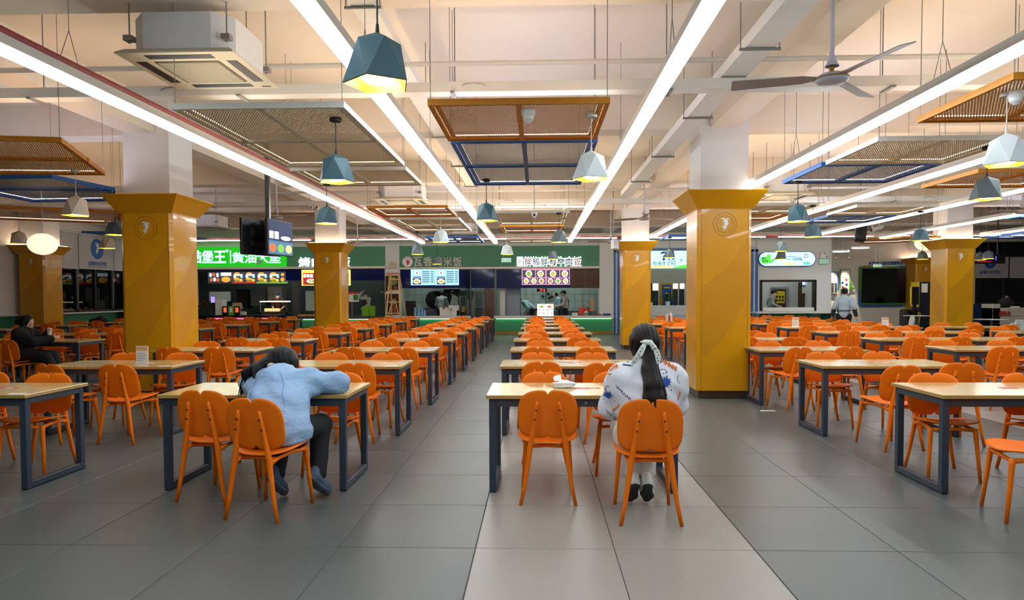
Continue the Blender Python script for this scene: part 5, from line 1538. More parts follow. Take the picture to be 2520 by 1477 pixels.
# exit signs hung from the ceiling
glow('8FD8B0', .5, 'exit_green')
def exit_sign(px0, py0, px1, py1, Y, label, hang=True):
    t = pthing('exit_sign', label, 'sign', px0, py0, px1, py1, Y)
    pbox(px0, py0, px1, py1, Y, .05, mat('exit_case', 'B9C4BC', .4), 'case', t); pbox(px0 + 1.5, py0 + 1.5, px1 - 1.5, py1 - 1.5, Y - .005, .005, mat('exit_face', '7FB89A', .4, emit='8FD8B0', es=.25), 'face', t)
    w = px1 - px0
    x, z = at_y(px0 + w * .4, (py0 + py1) / 2, Y); u = Y / FOC; s = (py1 - py0) * .09
    MB().poly_xz([(x + a * u * s, z + b * u * s) for a, b in ((-2, -3), (-1, 0), (-2, 2), (0, 3), (2, 1), (1, 0), (2, -3), (1, -3), (0, -1))], Y - .008, Y - .005).build('running_mark', 'emblem_white', t)
    x, z = at_y(px0 + w * .75, (py0 + py1) / 2, Y)
    MB().poly_xz([(x + a * u * s, z + b * u * s) for a, b in ((-2, -.4), (.5, -.4), (.5, -1.6), (2.4, 0), (.5, 1.6), (.5, .4), (-2, .4))], Y - .008, Y - .005).build('arrow', 'emblem_white', t)
    if hang:
        for f in (.25, .75):
            x = at_y(px0 + w * f, py0, Y)[0]; z = at_y(px0, py0, Y)[1]
            MB().tube([(x, Y + .025, z), (x, Y + .025, CEIL)], .004, 4).build('hanger_wire', 'rod_grey', t)
exit_sign(1234, 635, 1258, 646, 20.0, 'green exit sign hanging before the long green fascia')
exit_sign(631, 639, 642, 650, 20.5, 'small exit sign hanging before the lit green sign')
exit_sign(2151, 650, 2171, 658, 24.0, 'small green exit sign hanging in front of the wall screen')
exit_sign(2016, 637, 2040, 650, YB - .06, 'green exit plate on the white wall right of the oval sign', False)
t = pthing('emergency_light', 'white twin-head emergency light right of the oval sign', 'emergency light', 2018, 622, 2040, 637, YB - .08)
pbox(2019, 627, 2038, 636, YB - .08, .08, 'plastic_white', 'case', t); pdisc(2024, 624.5, 3.4, YB - .09, .05, 'plastic_white', 'lamp_head', t); pdisc(2035, 624.5, 3.4, YB - .09, .05, 'plastic_white', 'lamp_head', t)
x, z = at_y(2035, 631, YB - .085); MB().poly_xz([(x - .04, z), (x + .02, z + .03), (x + .02, z - .03)], YB - .085, YB - .08).build('arrow', 'print_blue', t)
# --- blue-framed entrance
def jamb(px0, px1, py0, label, n=2):
    x0, x1 = wx(px0), wx(px1); zt = at_y(px0, py0, YB)[1]
    t = thing('door_surround', label, 'door frame', ((x0 + x1) / 2, YB, 0), group='blue entrance frames')
    w = (x1 - x0) / (2 * n + 1)
    for k in range(n + 1): MB().box(x0 + 2 * k * w, YB - .06, 0, x0 + (2 * k + 1) * w, YB + .05, zt).build('blue_post', 'blue_frame', t)
    for k in range(n): MB().box(x0 + (2 * k + 1) * w, YB - .02, 0, x0 + (2 * k + 2) * w, YB + .05, zt - .12).build('white_infill', 'wall_cool', t)
    MB().box(x0, YB - .06, zt - .08, x1, YB + .05, zt).build('top_rail', 'blue_frame', t)
jamb(1510, 1524, 615, 'blue and white door surround left of the second right pillar', 1)
jamb(1836, 1864, 614, 'blue and white striped surround right of the near right pillar', 2)
t = pthing('lit_sign', 'pale blue lit hand-washing sign with green hills between the pillars', 'sign', 1526, 613, 1836, 660, FY)
pbox(1526, 613, 1836, 617, FY - .02, .12, 'blue_frame', 'top_trim', t)
sg = pbox(1526, 617, 1836, 660, FY, .1, glow('9FDCF6', 1.15, 'sign_sky'), 'light_box', t)
def hill(px0, px1, base, h, m, name, Y):
    pts = []
    for i in range(17):
        f = i / 16; a = at_y(px0 + (px1 - px0) * f, base - h * math.sin(PI * f) ** .8, Y); pts.append(a)
    pts += [at_y(px1, base + .0, Y), at_y(px0, base, Y)]
    MB().poly_xz(pts, Y, Y + .005).build(name, m, sg)
hill(1580, 1672, 660, 7, glow('CFE87A', 1.0, 'hill_pale'), 'hill_shape', FY - .006)
hill(1655, 1780, 660, 11, glow('4CC840', .9, 'hill_green'), 'hill_shape', FY - .012)
ptext('今天', 1640, 631, 1662, 643, FY - .01, 'ink_navy', sg); ptext('你洗手了吗', 1606, 643.5, 1662, 654, FY - .016, 'ink_navy', sg, bold=.01)
ptext('手', 1672.5, 637, 1681, 645, FY - .016, 'print_blue', sg); ptext('？', 1627, 620, 1641, 640, FY - .016, 'ink_navy', sg, bold=.06)
tag(pbox(1526, 660, 1836, 697, FY + .03, .04, mat('transom_grey', '8E9C9A', .25, bump=.2, bscale=2), 'transom_panel'), 'grey glossy panel below the hand-washing sign', 'panel')
# hall beyond
kbox(1602, 697, 1606, 760, 31.5, .1, 'black', 'wall_strip', 'dark post in the hall beyond the entrance', 'post')
t = pthing('wall_panel', 'yellow wall panel with a blue poster in the hall beyond', 'wall panel', 1623, 690, 1655, 765, 31.0)
x0, z0, x1, z1 = rect(1623, 690, 1655, 800, 31.0); MB().box(x0, 31.0, 0, x1, 31.1, z1 + .4).build('yellow_sheet', 'pillar_yellow', t)
po = pbox(1630, 701, 1652, 733, 30.97, .03, 'print_blue', 'poster', t); pbox(1633, 706, 1649, 710, 30.965, .005, 'yellow_print', 'poster_heading', po); pdisc(1641, 724, 6, 30.965, .005, 'paper_white', 'poster_shape', po, ry=4)
glow('F4F0C0', 1.1, 'menu_cream')
for a, b, c, d, lab in ((1600, 698, 1620, 715, 'cream lit menu in the hall beyond, left'), (1657, 698, 1668, 711, 'cream lit menu in the hall beyond, middle'), (1674, 698, 1684, 711, 'cream lit menu in the hall beyond, right')):
    t = pthing('menu_screen', lab, 'screen', a, b, c, d, 32.5); pbox(a, b, c, d, 32.5, .05, 'menu_cream', 'screen', t)
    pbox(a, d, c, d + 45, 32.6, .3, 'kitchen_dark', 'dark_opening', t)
x0, z0, x1, z1 = rect(1530, 752, 1836, 790, 27.2)
t = thing('planter_box', 'long white planter wall beyond the blue entrance', 'planter', ((x0 + x1) / 2, 27.2, 0))
MB().bbox(x0, 27.2, 0, x1, 27.6, z1, .01).build('box', 'counter_white', t)
MB().box(x0, 27.19, z1 - .42, x1, 27.2, z1 - .40).build('groove', 'print_grey', t)
def plant(x, y, z, n, L, label, seed, pot=None, spread=1.0, wide=.035):
    r = random.Random(seed); t = thing('potted_plant', label, 'plant', (x, y, z))
    zz = z
    if pot:
        MB().lathe([(pot * .75, z), (pot, z + pot * 1.6), (pot * .9, z + pot * 1.6)], x, y, 16).build('pot', 'pot_white', t); zz = z + pot * 1.5
    for k in range(n):
        a = r.uniform(0, 2 * PI); el = r.uniform(.5, 1.35); l = L * r.uniform(.7, 1.1)
        d = Vector((math.cos(a) * math.cos(el) * spread, math.sin(a) * math.cos(el) * spread, math.sin(el)))
        s = d.orthogonal().normalized() * wide * r.uniform(.8, 1.3)
        p = Vector((x, y, zz)); q = p + d * l * .55; e = p + d * l + Vector((d.x * .25, d.y * .25, -.25)) * l * .8
        MB().add([p, q - s, q + s, e, q + Vector((0, 0, .012))], [(0, 1, 4), (0, 4, 2), (1, 3, 4), (2, 4, 3)]).build('leaf', 'leaf', t)
    return t
ztop = z1
x, _ = at_y(1643, 752, 27.4); plant(x, 27.4, ztop, 26, .55, 'spiky green plant on the white planter between the pillars', 3, .10)
x, _ = at_y(1602, 760, 27.4); plant(x, 27.4, ztop, 14, .4, 'green plant on the planter just right of second right pillar', 5, .08)
x, _ = at_y(1522, 755, 27.4); plant(x + .45, 27.4, ztop, 14, .35, 'green plant seen inside the left blue surround', 6, .08)
# jugs on a table between the pillars
for i, (px, m, h) in enumerate(((1641, 'plastic_white', .20), (1648, 'box_red', .17), (1651, 'acrylic', .24))):
    x, y = at_z(px, 790, TH); r = .045
    t = thing('drink_bottle', ('white bottle', 'red labelled tub', 'clear bottle')[i] + ' on a far table between the right pillars', 'bottle', (x, y, TH))
    MB().lathe([(r, TH), (r, TH + h * .75), (r * .5, TH + h * .88), (r * .45, TH + h)], x, y, 12).build('body', m, t); MB().lathe([(r * .5, TH + h), (r * .5, TH + h + .02)], x, y, 12).build('cap', 'plastic_white', t)
# --- oval sign and serving window
t = pthing('lit_sign', 'oval pale blue lit sign with green wave on the white wall', 'sign', 1867, 619, 2008, 655, YB - .1)
def stadium(px0, py0, px1, py1, Y, g=0):
    x0, z0, x1, z1 = rect(px0 + g, py0 + g, px1 - g, py1 - g, Y); r = (z1 - z0) / 2; c = (z0 + z1) / 2
    return [(x1 - r + r * math.cos(q), c + r * math.sin(q)) for q in np.linspace(-PI / 2, PI / 2, 15)] + [(x0 + r + r * math.cos(q), c + r * math.sin(q)) for q in np.linspace(PI / 2, 1.5 * PI, 15)]
MB().poly_xz(stadium(1867, 619, 2008, 656, YB - .1), YB - .1, YB).build('rim', 'blue_frame', t)
fc = MB().poly_xz(stadium(1867, 619, 2008, 656, YB - .11, 1.8), YB - .11, YB - .1).build('face', 'sign_sky', t)
def ppoly(pts, Y, m, name, parent): return MB().poly_xz([at_y(a, b, Y) for a, b in pts], Y, Y + .004).build(name, m, parent)
ppoly([(1870, 636), (1876, 632), (1884, 634), (1888, 627), (1894, 626), (1897, 631), (1895, 638), (1899, 640), (1908, 634), (1909, 637), (1902, 646), (1892, 648), (1880, 650), (1873, 646)], YB - .114, 'hill_green', 'wave_shape', fc)
ppoly([(1924, 652.5), (1932, 647), (1944, 645), (1956, 648), (1963, 652.5)], YB - .114, 'hill_pale', 'hill_shape', fc)
ptext('餐具', 1876, 633, 1886, 639, YB - .12, 'ink_navy', fc); ptext('返回处', 1876, 640, 1891, 645.5, YB - .12, 'ink_navy', fc)
ptext('+200%', 1950, 634, 1974, 641, YB - .116, 'ink_blue', fc, bold=.03)
for k in range(10):
    q = 2 * PI * k / 10; pdisc(1984 + 4.5 * math.cos(q), 630 + 4.5 * math.sin(q), 1.6, YB - .115, .003, mat('petal', '9A90D8', .5, emit='9A90D8', es=.5), 'petal', fc, n=8)
for k in range(4): pdisc(1979 + k * 4, 647 + (k % 2) * 2, 2.4, YB - .115, .003, glow('40B8A0', .8, 'leaf_teal'), 'leaf_shape', fc, ry=3.4, n=8)
for k, (a, b) in enumerate(((1936, 1961), (1936, 1947))): pbox(a, 630 + k * 7, b, 632 + k * 7, YB - .115, .003, glow('6CA0D8', .6, 'ink_soft'), 'small_print', fc)
x0, z0, x1, z1 = rect(1872, 692, 2006, 765, YB)
wd = struct(MB().box(x0 - .04, YB - .03, z0, x0 + .05, YB + .2, z1 + .04).box(x1 - .05, YB - .03, z0, x1 + .04, YB + .2, z1 + .04).box(x0, YB - .03, z1 - .03, x1, YB + .2, z1 + .05).build('window_10', 'black'))
MB().box(x0 + .05, YB - .12, z0 - .02, x1 - .08, YB + .5, z0 + .12).build('service_shelf', 'counter_white', wd)
t = thing('return_table', 'white wide tray-return ledge below the serving window', 'counter', ((x0 + x1) / 2, 25.3, 0))
zz = at_y(1940, 768, 25.3)[1]
MB().bbox(x0 - .4, 25.2, zz - .06, x1 + .5, 25.95, zz, .01).build('top', 'counter_white', t)
MB().box(x0 + .1, 25.5, 0, x1 - .3, 25.9, zz - .06).build('front', 'counter_green', t)
for x in (x0 - .35, x1 + .40): MB().box(x, 25.25, 0, x + .05, 25.9, zz - .06).build('leg', 'steel', t)
MB().box(wx(2020), YB - .02, 0, wx(2044), YB, .8).build('wainscot', 'counter_green', ws)
x0, z0, x1, z1 = rect(1903, 712, 1934, 757, 28.3)
t = thing('notice_board', 'framed yellow and red notice inside the serving window', 'notice', ((x0 + x1) / 2, 28.3, z0))
MB().box(x0 - .1, 28.3, z0, x1 + .1, 28.36, z1 + .08).build('frame', 'steel', t); MB().box(x0, 28.29, z0, x1, 28.3, z1).build('dark_sheet', 'maroon', t); MB().box(x0 + .05, 28.285, z0 + .18, x1 - .05, 28.29, z1 - .08).build('yellow_sheet', 'yellow_print', t)
k = MB()
for i in range(3):
    for j in range(2): k.box(x0 + .1 + i * .12, 28.28, z0 + .25 + j * .14, x0 + .18 + i * .12, 28.285, z0 + .34 + j * .14)
k.build('character_blocks', 'ink_dark', t)
kbox(1965, 695, 1990, 760, 28.0, .05, mat('door_brown', '4A3426', .5), 'cupboard_door', 'brown door panel inside the serving window', 'door')
t = pthing('lit_sign', 'small blue-white lit characters inside the serving window', 'sign', 1974, 693, 1989, 703, 27.9); pbox(1974, 693, 1989, 703, 27.92, .03, 'print_dark', 'board', t); ptext('剪头', 1974.5, 694, 1988.5, 702, 27.91, glow('B8D0FF', 1.5, 'sign_pale'), t)
kbox(1974, 705, 1989, 722, 27.95, .01, 'paper_white', 'paper_notice', 'pale paper notice on the brown door inside window', 'notice')
tag(pbox(1861, 725, 1866, 732, YB - .03, .03, 'plastic_white', 'wall_switch'), 'white switch box left of the serving window', 'switch')
# --- recess with the wall screen
SY = RY - .10
t = pthing('wall_screen', 'big black wall screen in a green and blue frame', 'screen', 2115, 655, 2250, 755, SY)
fr = MB().poly_xz([at_y(a, b, SY) for a, b in ((2119, 656), (2245, 656), (2250, 661), (2248, 747), (2244, 751), (2120, 752), (2114, 747), (2116, 661))], SY, SY + .1).build('green_frame', mat('frame_green', '3C7A2C', .4), t)
MB().poly_xz([at_y(a, b, SY - .01) for a, b in ((2113, 716), (2116, 716), (2117, 745), (2122, 750), (2224, 751), (2222, 754), (2118, 755), (2112, 748))], SY - .01, SY + .02).build('blue_trim', 'print_blue', t)
MB().poly_xz([at_y(a, b, SY - .01) for a, b in ((2208, 657), (2212, 654.5), (2246, 654.5), (2251, 660), (2250, 668), (2247, 668), (2245, 658))], SY - .01, SY + .02).build('blue_trim', 'print_blue', t)
pbox(2124, 653.5, 2145, 656.5, SY - .012, .02, 'panel_brown', 'orange_trim', t); pbox(2170, 657, 2185, 661, SY - .012, .01, 'box_green', 'lime_trim', t)
sc = MB().poly_xz([at_y(a, b, SY - .015) for a, b in ((2122, 661), (2243, 661), (2241, 745), (2120, 746))], SY - .015, SY + .0).build('display', mat('display_black', '060606', .08), t)
ptext('AI 智能食品安全管理平台', 2138, 643.5, 2222, 652, RY - .03, 'print_blue', t, bold=.03, depth=.03)
t = pthing('info_board', 'blue-edged info board on the recess wall, left one', 'board', 2030, 670, 2064, 722, RY - .08)
pbox(2034, 669, 2064, 716, RY - .08, .05, 'print_blue', 'backing', t); s = pbox(2034, 671, 2061, 722, RY - .09, .02, 'paper_white', 'sheet', t)
k = MB()
for i in range(2):
    for j in range(4):
        x0, z0, x1, z1 = rect(2046 + i * 8, 697 + j * 6, 2052.5 + i * 8, 702 + j * 6, RY - .1); k.box(x0, RY - .095, z0, x1, RY - .09, z1)
k.build('photo_print', 'steel_dark', s)
t = pthing('info_board', 'green-edged info board with coloured dots on the recess wall', 'board', 2068, 663, 2092, 722, RY - .08)
pbox(2068, 662.5, 2092, 718, RY - .08, .04, mat('frame_green2', '5A9A34', .5), 'backing', t); s = pbox(2070, 665, 2090, 722, RY - .09, .02, 'paper_white', 'sheet', t)
for px, py, m in ((2083, 689, 'red_print'), (2073.5, 696, 'print_blue'), (2083.5, 700.5, 'print_blue'), (2074, 707, 'red_print')): pdisc(px, py, 3, RY - .095, .005, m, 'dot', s)
k = MB()
for j in range(7): x0, z0, x1, z1 = rect(2072, 671 + j * 2, 2088, 672 + j * 2, RY - .095); k.box(x0, RY - .095, z0, x1, RY - .09, z1)
k.build('text_print', 'print_grey', s)
MB().poly_xz([at_y(a, b, RY - .07) for a, b in ((2090, 694), (2095, 689), (2093, 700), (2099, 700), (2096, 706), (2104, 711), (2096, 714), (2090, 713))], RY - .07, RY - .05).build('leaf_cutout', mat('cut_green', '3F8A2A', .5), t)
for k, (px, py) in enumerate(((2057.5, 631), (2090.5, 630))):
    x, z = at_y(px, py, 27.7)
    t = thing('spotlight', 'warm ceiling spotlight over the %s info board' % ('blue-edged', 'green-edged')[k], 'light', (x, 27.7, z))
    MB().frus((x, 27.7, z - .05), (x, 27.66, z + .14), .045, .05, 14).build('can', 'plastic_white', t); MB().tube([(x, 27.68, z + .14), (x, 27.68, CEIL)], .01, 6).build('stem', 'plastic_white', t)
    MB().frus((x, 27.701, z - .056), (x, 27.701, z - .052), .035, .035, 12).build('lens', glow('FFE8C0', 6.0, 'spot_lens'), t)
    L = bpy.data.lights.new('spot', 'SPOT'); L.energy = 130; L.color = (1, .86, .62); L.spot_size = .75; L.spot_blend = .6; L.shadow_soft_size = .03
    lo = bpy.data.objects.new('spot_beam', L); COL.objects.link(lo); lo.parent = t; lo.location = (0, .0, -.07); lo.rotation_euler = (math.radians(16), 0, 0)
for k, (px0, px1, py) in enumerate(((2048, 2090, 618), (2095, 2140, 609))):
    xa_, za_ = at_y(px0, py + 1.5, 24.0); xb_, zb_ = at_y(px1, py - .5, 24.0)
    t = thing('linear_lamp', 'short oval linear lamp at the recess, %s one' % ('left lower', 'right upper')[k], 'light', ((xa_ + xb_) / 2, 24.0, za_))
    n = 20; pts = [((xa_ + xb_) / 2 + (xb_ - xa_) / 2 * math.cos(2 * PI * i / n), 24.0 + .16 * math.sin(2 * PI * i / n)) for i in range(n)]
    MB().poly_xy(pts, za_, za_ + .05).build('housing', 'fan_white', t); MB().poly_xy([((p - (xa_ + xb_) / 2) * .95 + (xa_ + xb_) / 2, (q - 24) * .9 + 24) for p, q in pts], za_ - .01, za_).build('diffuser', glow('F4F8FF', 20.0, 'oval_glow'), t)
    MB().tube([((xa_ + xb_) / 2, 24, za_ + .05), ((xa_ + xb_) / 2, 24, CEIL)], .005, 4).build('hanger_wire', 'rod_grey', t)
x, _ = at_y(2066, 740, 26.9); plant(x, 26.9, 0, 30, 1.15, 'broad leafy green plant at the corner of the white wall', 9, .2, .40, .09)
# kiosks beside the pillar
KY = 24.5
x0, z0, x1, z1 = rect(2244, 706, 2262, 750, KY)
t = thing('screen_kiosk', 'black and yellow display kiosk left of the far right pillar', 'kiosk', ((x0 + x1) / 2, KY, 0))
MB().bbox(x0, KY, z0, x1, KY + .08, z1, .01).build('display', 'black', t); MB().box(x0 - .02, KY + .01, z0, x0, KY + .09, z1).build('yellow_edge', 'yellow_print', t); MB().box((x0 + x1) / 2 - .05, KY + .03, 0, (x0 + x1) / 2 + .05, KY + .1, z0).build('stand', 'black', t); MB().box(x0, KY - .1, 0, x1, KY + .25, .02).build('base', 'black', t)
x0, z0, x1, z1 = rect(2262, 694, 2292, 800, KY + .3)
t = thing('screen_kiosk', 'tall black machine with yellow lettering beside the far right pillar', 'kiosk', ((x0 + x1) / 2, KY + .3, 0))
MB().bbox(x0, KY + .3, 0, x1, KY + .8, z1, .02).build('body', mat('kiosk_navy', '141A28', .4), t); MB().box(x0 - .03, KY + .3, 1.0, x0, KY + .8, z1).build('yellow_edge', 'yellow_print', t)
MB().bbox(x0 - .45, KY + .3, 0, x0, KY + .8, .9, .05).build('foot_block', 'black', t)
pbox(2268, 698, 2283, 720, KY + .29, .01, 'paper_white', 'paper_sheet', t)
text_mesh('DESIGN', x0 - .42, .40, x0 - .02, .48, KY + .285, 'yellow_print', t, rot=PI / 2 - .10); text_mesh('TECHNOLOGY', x0 - .38, .42, x0 + .32, .52, KY + .28, 'yellow_print', t, rot=PI / 2 - .10)
# far right window end
def end_blind(px0, px1, label, logo):
    Y = RY - .06
    t = pthing('roller_blind', label, 'blind', px0, 632, px1, 683, Y)
    pbox(px0, 632, px1, 683, Y, .006, 'blind', 'fabric', t); pbox(px0, 683, px1, 684.2, Y - .005, .016, 'sill_white', 'bottom_bar', t)
    x0, z0, x1, z1 = rect(px0, 632, px1, 683, Y); MB().frus((x0, Y, z1 + .02), (x1, Y, z1 + .02), .03, .03, 8).build('roller', 'window_frame', t)
    if logo:
        pdisc(2437, 647, 13.5, Y - .004, .003, 'print_blue', 'emblem_disc', t)
        MB().poly_xz(lx(BIRD, at_y(2432, 653, Y)[0], .17, at_y(2432, 654, Y)[1], .24), Y - .008, Y - .005).build('emblem_bird', 'emblem_white', t)
        ptext('金陵科技学院', 2411, 666, 2461, 673.5, Y - .004, 'print_blue', t, bold=.03, depth=.003); ptext('JINLING INSTITUTE OF TECHNOLOGY', 2411, 675, 2461, 676.5, Y - .004, 'print_grey', t, depth=.003)
end_blind(2392, 2482, 'pale blind with blue crest right of the far right pillar', True)
end_blind(2485, 2560, 'plain pale blind at the right picture edge', False)
t = pthing('led_sign', 'black hung LED sign with blue symbol right of far right pillar', 'sign', 2400, 626, 2474, 648, 21.6)
pbox(2400, 627, 2474, 649, 21.6, .08, 'black', 'case', t); ptext('ψ', 2448, 631, 2455, 641, 21.59, glow('4858FF', 2.0, 'led_blue'), t)
for i in range(9): pdisc(2406 + i * 4, 644, 1.0, 21.59, .005, glow('D83060', 1.2, 'led_red'), 'led_dot', t, n=6)
x, z = at_y(2457, 626, 21.6); MB().frus((x, 21.64, z), (x, 21.64, CEIL), .02, .02, 8).build('pole', 'black', t)
x0, z0, x1, z1 = rect(2398, 748, 2442, 778, 27.3)
t = thing('bench', 'blue upholstered bench below the far right window, left one', 'bench', ((x0 + x1) / 2, 27.3, 0))
MB().bbox(x0, 27.7, .3, x1, 27.85, z1, .03).build('backrest', 'bench_blue', t); MB().bbox(x0, 27.2, .28, x1, 27.75, .42, .03).build('seat', 'bench_blue', t); MB().box(x0, 27.25, 0, x1, 27.75, .28).build('plinth', 'cardboard', t)
x0, z0, x1, z1 = rect(2443, 752, 2560, 800, 23.5)
t = thing('service_desk', 'beige service desk with red lettering at the far right', 'desk', ((x0 + x1) / 2, 23.5, 0))
MB().bbox(x0, 23.5, 0, x1, 24.1, .95 if z1 < .9 else z1 - .08, .01).build('body', mat('desk_beige', 'C9C4B4', .6), t)
MB().bbox(x0, 23.5, 0, x0 + .25, 24.1, z1 + .05, .01).build('end_post', 'desk_beige', t)
DZ = .95 if z1 < .9 else z1 - .08
for i in range(3): MB().box(x0, 23.494, .2 + i * .25, x1, 23.5, .206 + i * .25).build('groove', 'print_grey', t)
ptext('服务台', 2459, 765, 2487, 777, 23.48, 'red_print', t, bold=.04, depth=.015)
x, z = at_y(2480, 748, 23.7)
t = thing('backpack', 'black backpack lying on the service desk', 'bag', (x, 23.8, DZ))
bm = bmesh.new(); bmesh.ops.create_icosphere(bm, subdivisions=3, radius=1)
for v in bm.verts:
    v.co = Vector((v.co.x * .24, v.co.y * .16, max(v.co.z, -.9) * .18)) * (1 + .06 * math.sin(v.co.x * 7 + v.co.z * 9))
mb = MB().bm(bm); mb.v = [(a + x, b + 23.8, c + DZ + .166) for a, b, c in mb.v]; mb.build('body', mat('bag_black', '17171A', .8, bump=.4, bscale=30), t, smooth=True)
MB().tube([(x - .1, 23.7, DZ + .28), (x - .05, 23.66, DZ + .36), (x + .05, 23.66, DZ + .36), (x + .1, 23.7, DZ + .28)], .014, 6).build('strap', 'bag_black', t)
x, z = at_y(2498, 752, 23.7); tag(MB().bbox(x - .16, 23.7, DZ, x + .16, 23.95, DZ + .05, .008).build('book', 'paper_white'), 'thick pale book on the service desk beside backpack', 'book')
# --- hung televisions
def tv(p, q, zt, h, label, lit):
    p, q = Vector(p), Vector(q); w = (q - p).length; d = (q - p).normalized()
    ang = math.atan2(d.y, d.x)
    t = thing('television', label, 'television', ((p.x + q.x) / 2, (p.y + q.y) / 2, zt - h), ang)
    MB().bbox(-w / 2, -.02, 0, w / 2, .03, h, .006).build('casing', 'black', t, local=True)
    MB().box(-w * .32, -.055, h * .25, w * .32, -.02, h * .75).build('rear_housing', 'speaker_black', t, local=True) if not lit else None
    if lit:
        s = MB().box(-w / 2 + .02, -.024, .02, w / 2 - .02, -.02, h - .02).build('screen', glow('16264A', .5, 'tv_navy'), t, local=True)
        MB().box(-w / 2 + .02, -.026, .02, w / 2 - .02, -.024, h * .40).build('food_photo', glow('3A6A8C', .5, 'tv_food'), s, local=True)
        for i in range(3): MB().disc_xz(-w * .33 + i * w * .32, h * .2, w * .13, h * .12, -.03, -.026, 14).build('dish', ('dish_red', 'dish_green', 'dish_tan')[i], s, local=True)
        for i in range(2): MB().box(-w * .44 + i * w * .2, -.028, h * .46, -w * .29 + i * w * .2, -.024, h * .66).build('heading_block', 'letter_bright', s, local=True)
        MB().disc_xz(w * .2, h * .5, w * .2, h * .06, -.028, -.024, 14).build('heading_swash', 'letter_bright', s, local=True)
    else:
        for i in range(2): MB().box(-.2 + i * .3, -.075, h * .1, -.14 + i * .3, -.055, h * .9).build('mount_rail', 'black', t, local=True)
        MB().box(-.3, -.09, h * .42, .3, -.07, h * .52).build('mount_bar', 'black', t, local=True)
    return t
def pt(px, py, Y): a = at_y(px, py, Y); return (a[0], Y, 0), a[1]
a, za = pt(592, 535, 10.7); b, zb_ = pt(688, 562, 11.5)
TVA, TVB = a, b
tv(a, b, za, .58, 'television seen from behind, left one of the hung pair', False)
a, za2 = pt(655, 536, 10.75); b, _ = pt(717, 552, 11.5)
tv(a, b, za2, .58, 'lit television with food picture, right one of the hung pair', True)
t = thing('ceiling_pole', 'black ceiling pole holding the two televisions', 'pole', (a[0] - .02, 11.1, 2.6))
x = at_y(657, 500, 11.1)[0]
MB().bbox(x - .035, 11.1, za2 - .35, x + .035, 11.17, CEIL, .004).build('post', 'steel_dark', t)
for p_, q_, sg in ((TVA, TVB, -.075), (a, b, .025)):
    p_, q_ = Vector(p_), Vector(q_); dd = (q_ - p_).normalized(); c_ = (p_ + q_) / 2 + Vector((-dd.y, dd.x, 0)) * sg
    MB().beam((x, 11.13, za2 - .27), (c_.x, c_.y, za2 - .27), .04, .04).build('mount_arm', 'black', t)
# --- small devices
def detector(px, py, z, label):
    x, y = at_z(px, py, z); t = thing('smoke_detector', label, 'detector', (x, y, z - .1))
    MB().lathe([(.055, z), (.055, z - .03), (.045, z - .05), (.04, z - .075), (.015, z - .10)], x, y, 20).build('body', 'plastic_white', t, smooth=False)
    MB().lathe([(.06, z + .002), (.06, z - .006)], x, y, 20).build('base', 'plastic_white', t)
detector(1300, 272, PZ, 'white smoke detector on the near central orange panel')
detector(2500, 225, PZ, 'white smoke detector on the right edge orange panel')
def camera_dev(px, py, Y, label):
    x, z = at_y(px, py, Y); t = thing('security_camera', label, 'camera', (x, Y, z))
    MB().lathe([(.05, z + .06), (.05, z + .03), (.045, z), (.02, z - .04)], x, Y, 16).build('dome', 'plastic_white', t); MB().frus((x, Y - .046, z + .01), (x, Y - .052, z + .01), .022, .02, 12).build('lens', 'black', t)
    MB().frus((x, Y, z + .06), (x, Y, CEIL), .012, .012, 6).build('stem', 'plastic_white', t)
camera_dev(1315, 531, 12.0, 'small white dome camera before the central white panel')
camera_dev(767, 512, 17.6, 'white dome camera above the second left pillar, left of two')
camera_dev(781, 512, 17.6, 'white dome camera above the second left pillar, right of two')
def loudspeaker(px, py, Y, w, d, h, m, label, rx=.35, rz=0.3):
    x, z = at_y(px, py, Y); t = thing('loudspeaker', label, 'speaker', (x, Y, z), rz)
    o = MB().bbox(-w / 2, -d / 2, -h / 2, w / 2, d / 2, h / 2, .01).build('cabinet', m, t, local=True); o.rotation_euler = (rx, .12, 0)
    g = MB().box(-w / 2 + .01, -d / 2 - .006, -h / 2 + .01, w / 2 - .01, -d / 2, h / 2 - .01).build('grille', 'speaker_black' if m != 'plastic_white' else 'fan_white', o, local=True)
    MB().tube([(0, d * .3, 0), (0, d * .5, .2), (0, d * .5, CEIL - z)], .012, 6).build('bracket', 'rod_grey', t, local=True)
loudspeaker(2118, 573, 17.0, .24, .22, .40, 'speaker_black', 'black loudspeaker hung in front of the recess wall', -.3, -.3)
loudspeaker(1513, 602, 17.9, .16, .14, .26, 'plastic_white', 'white box speaker on the second right pillar cap', -.2, .5)
x, z = at_y(2160, 563, 17.0); t = thing('security_camera', 'white bullet camera beside the hung black loudspeaker', 'camera', (x, 17.0, z))
MB().frus((x - .15, 17, z - .03), (x + .12, 17, z + .05), .05, .045, 12).build('barrel', 'plastic_white', t); MB().frus((x - .16, 17, z - .033), (x - .15, 17, z - .03), .04, .04, 12).build('lens', 'black', t); MB().tube([(x + .05, 17, z + .05), (x, 17, CEIL)], .01, 6).build('stem', 'plastic_white', t)
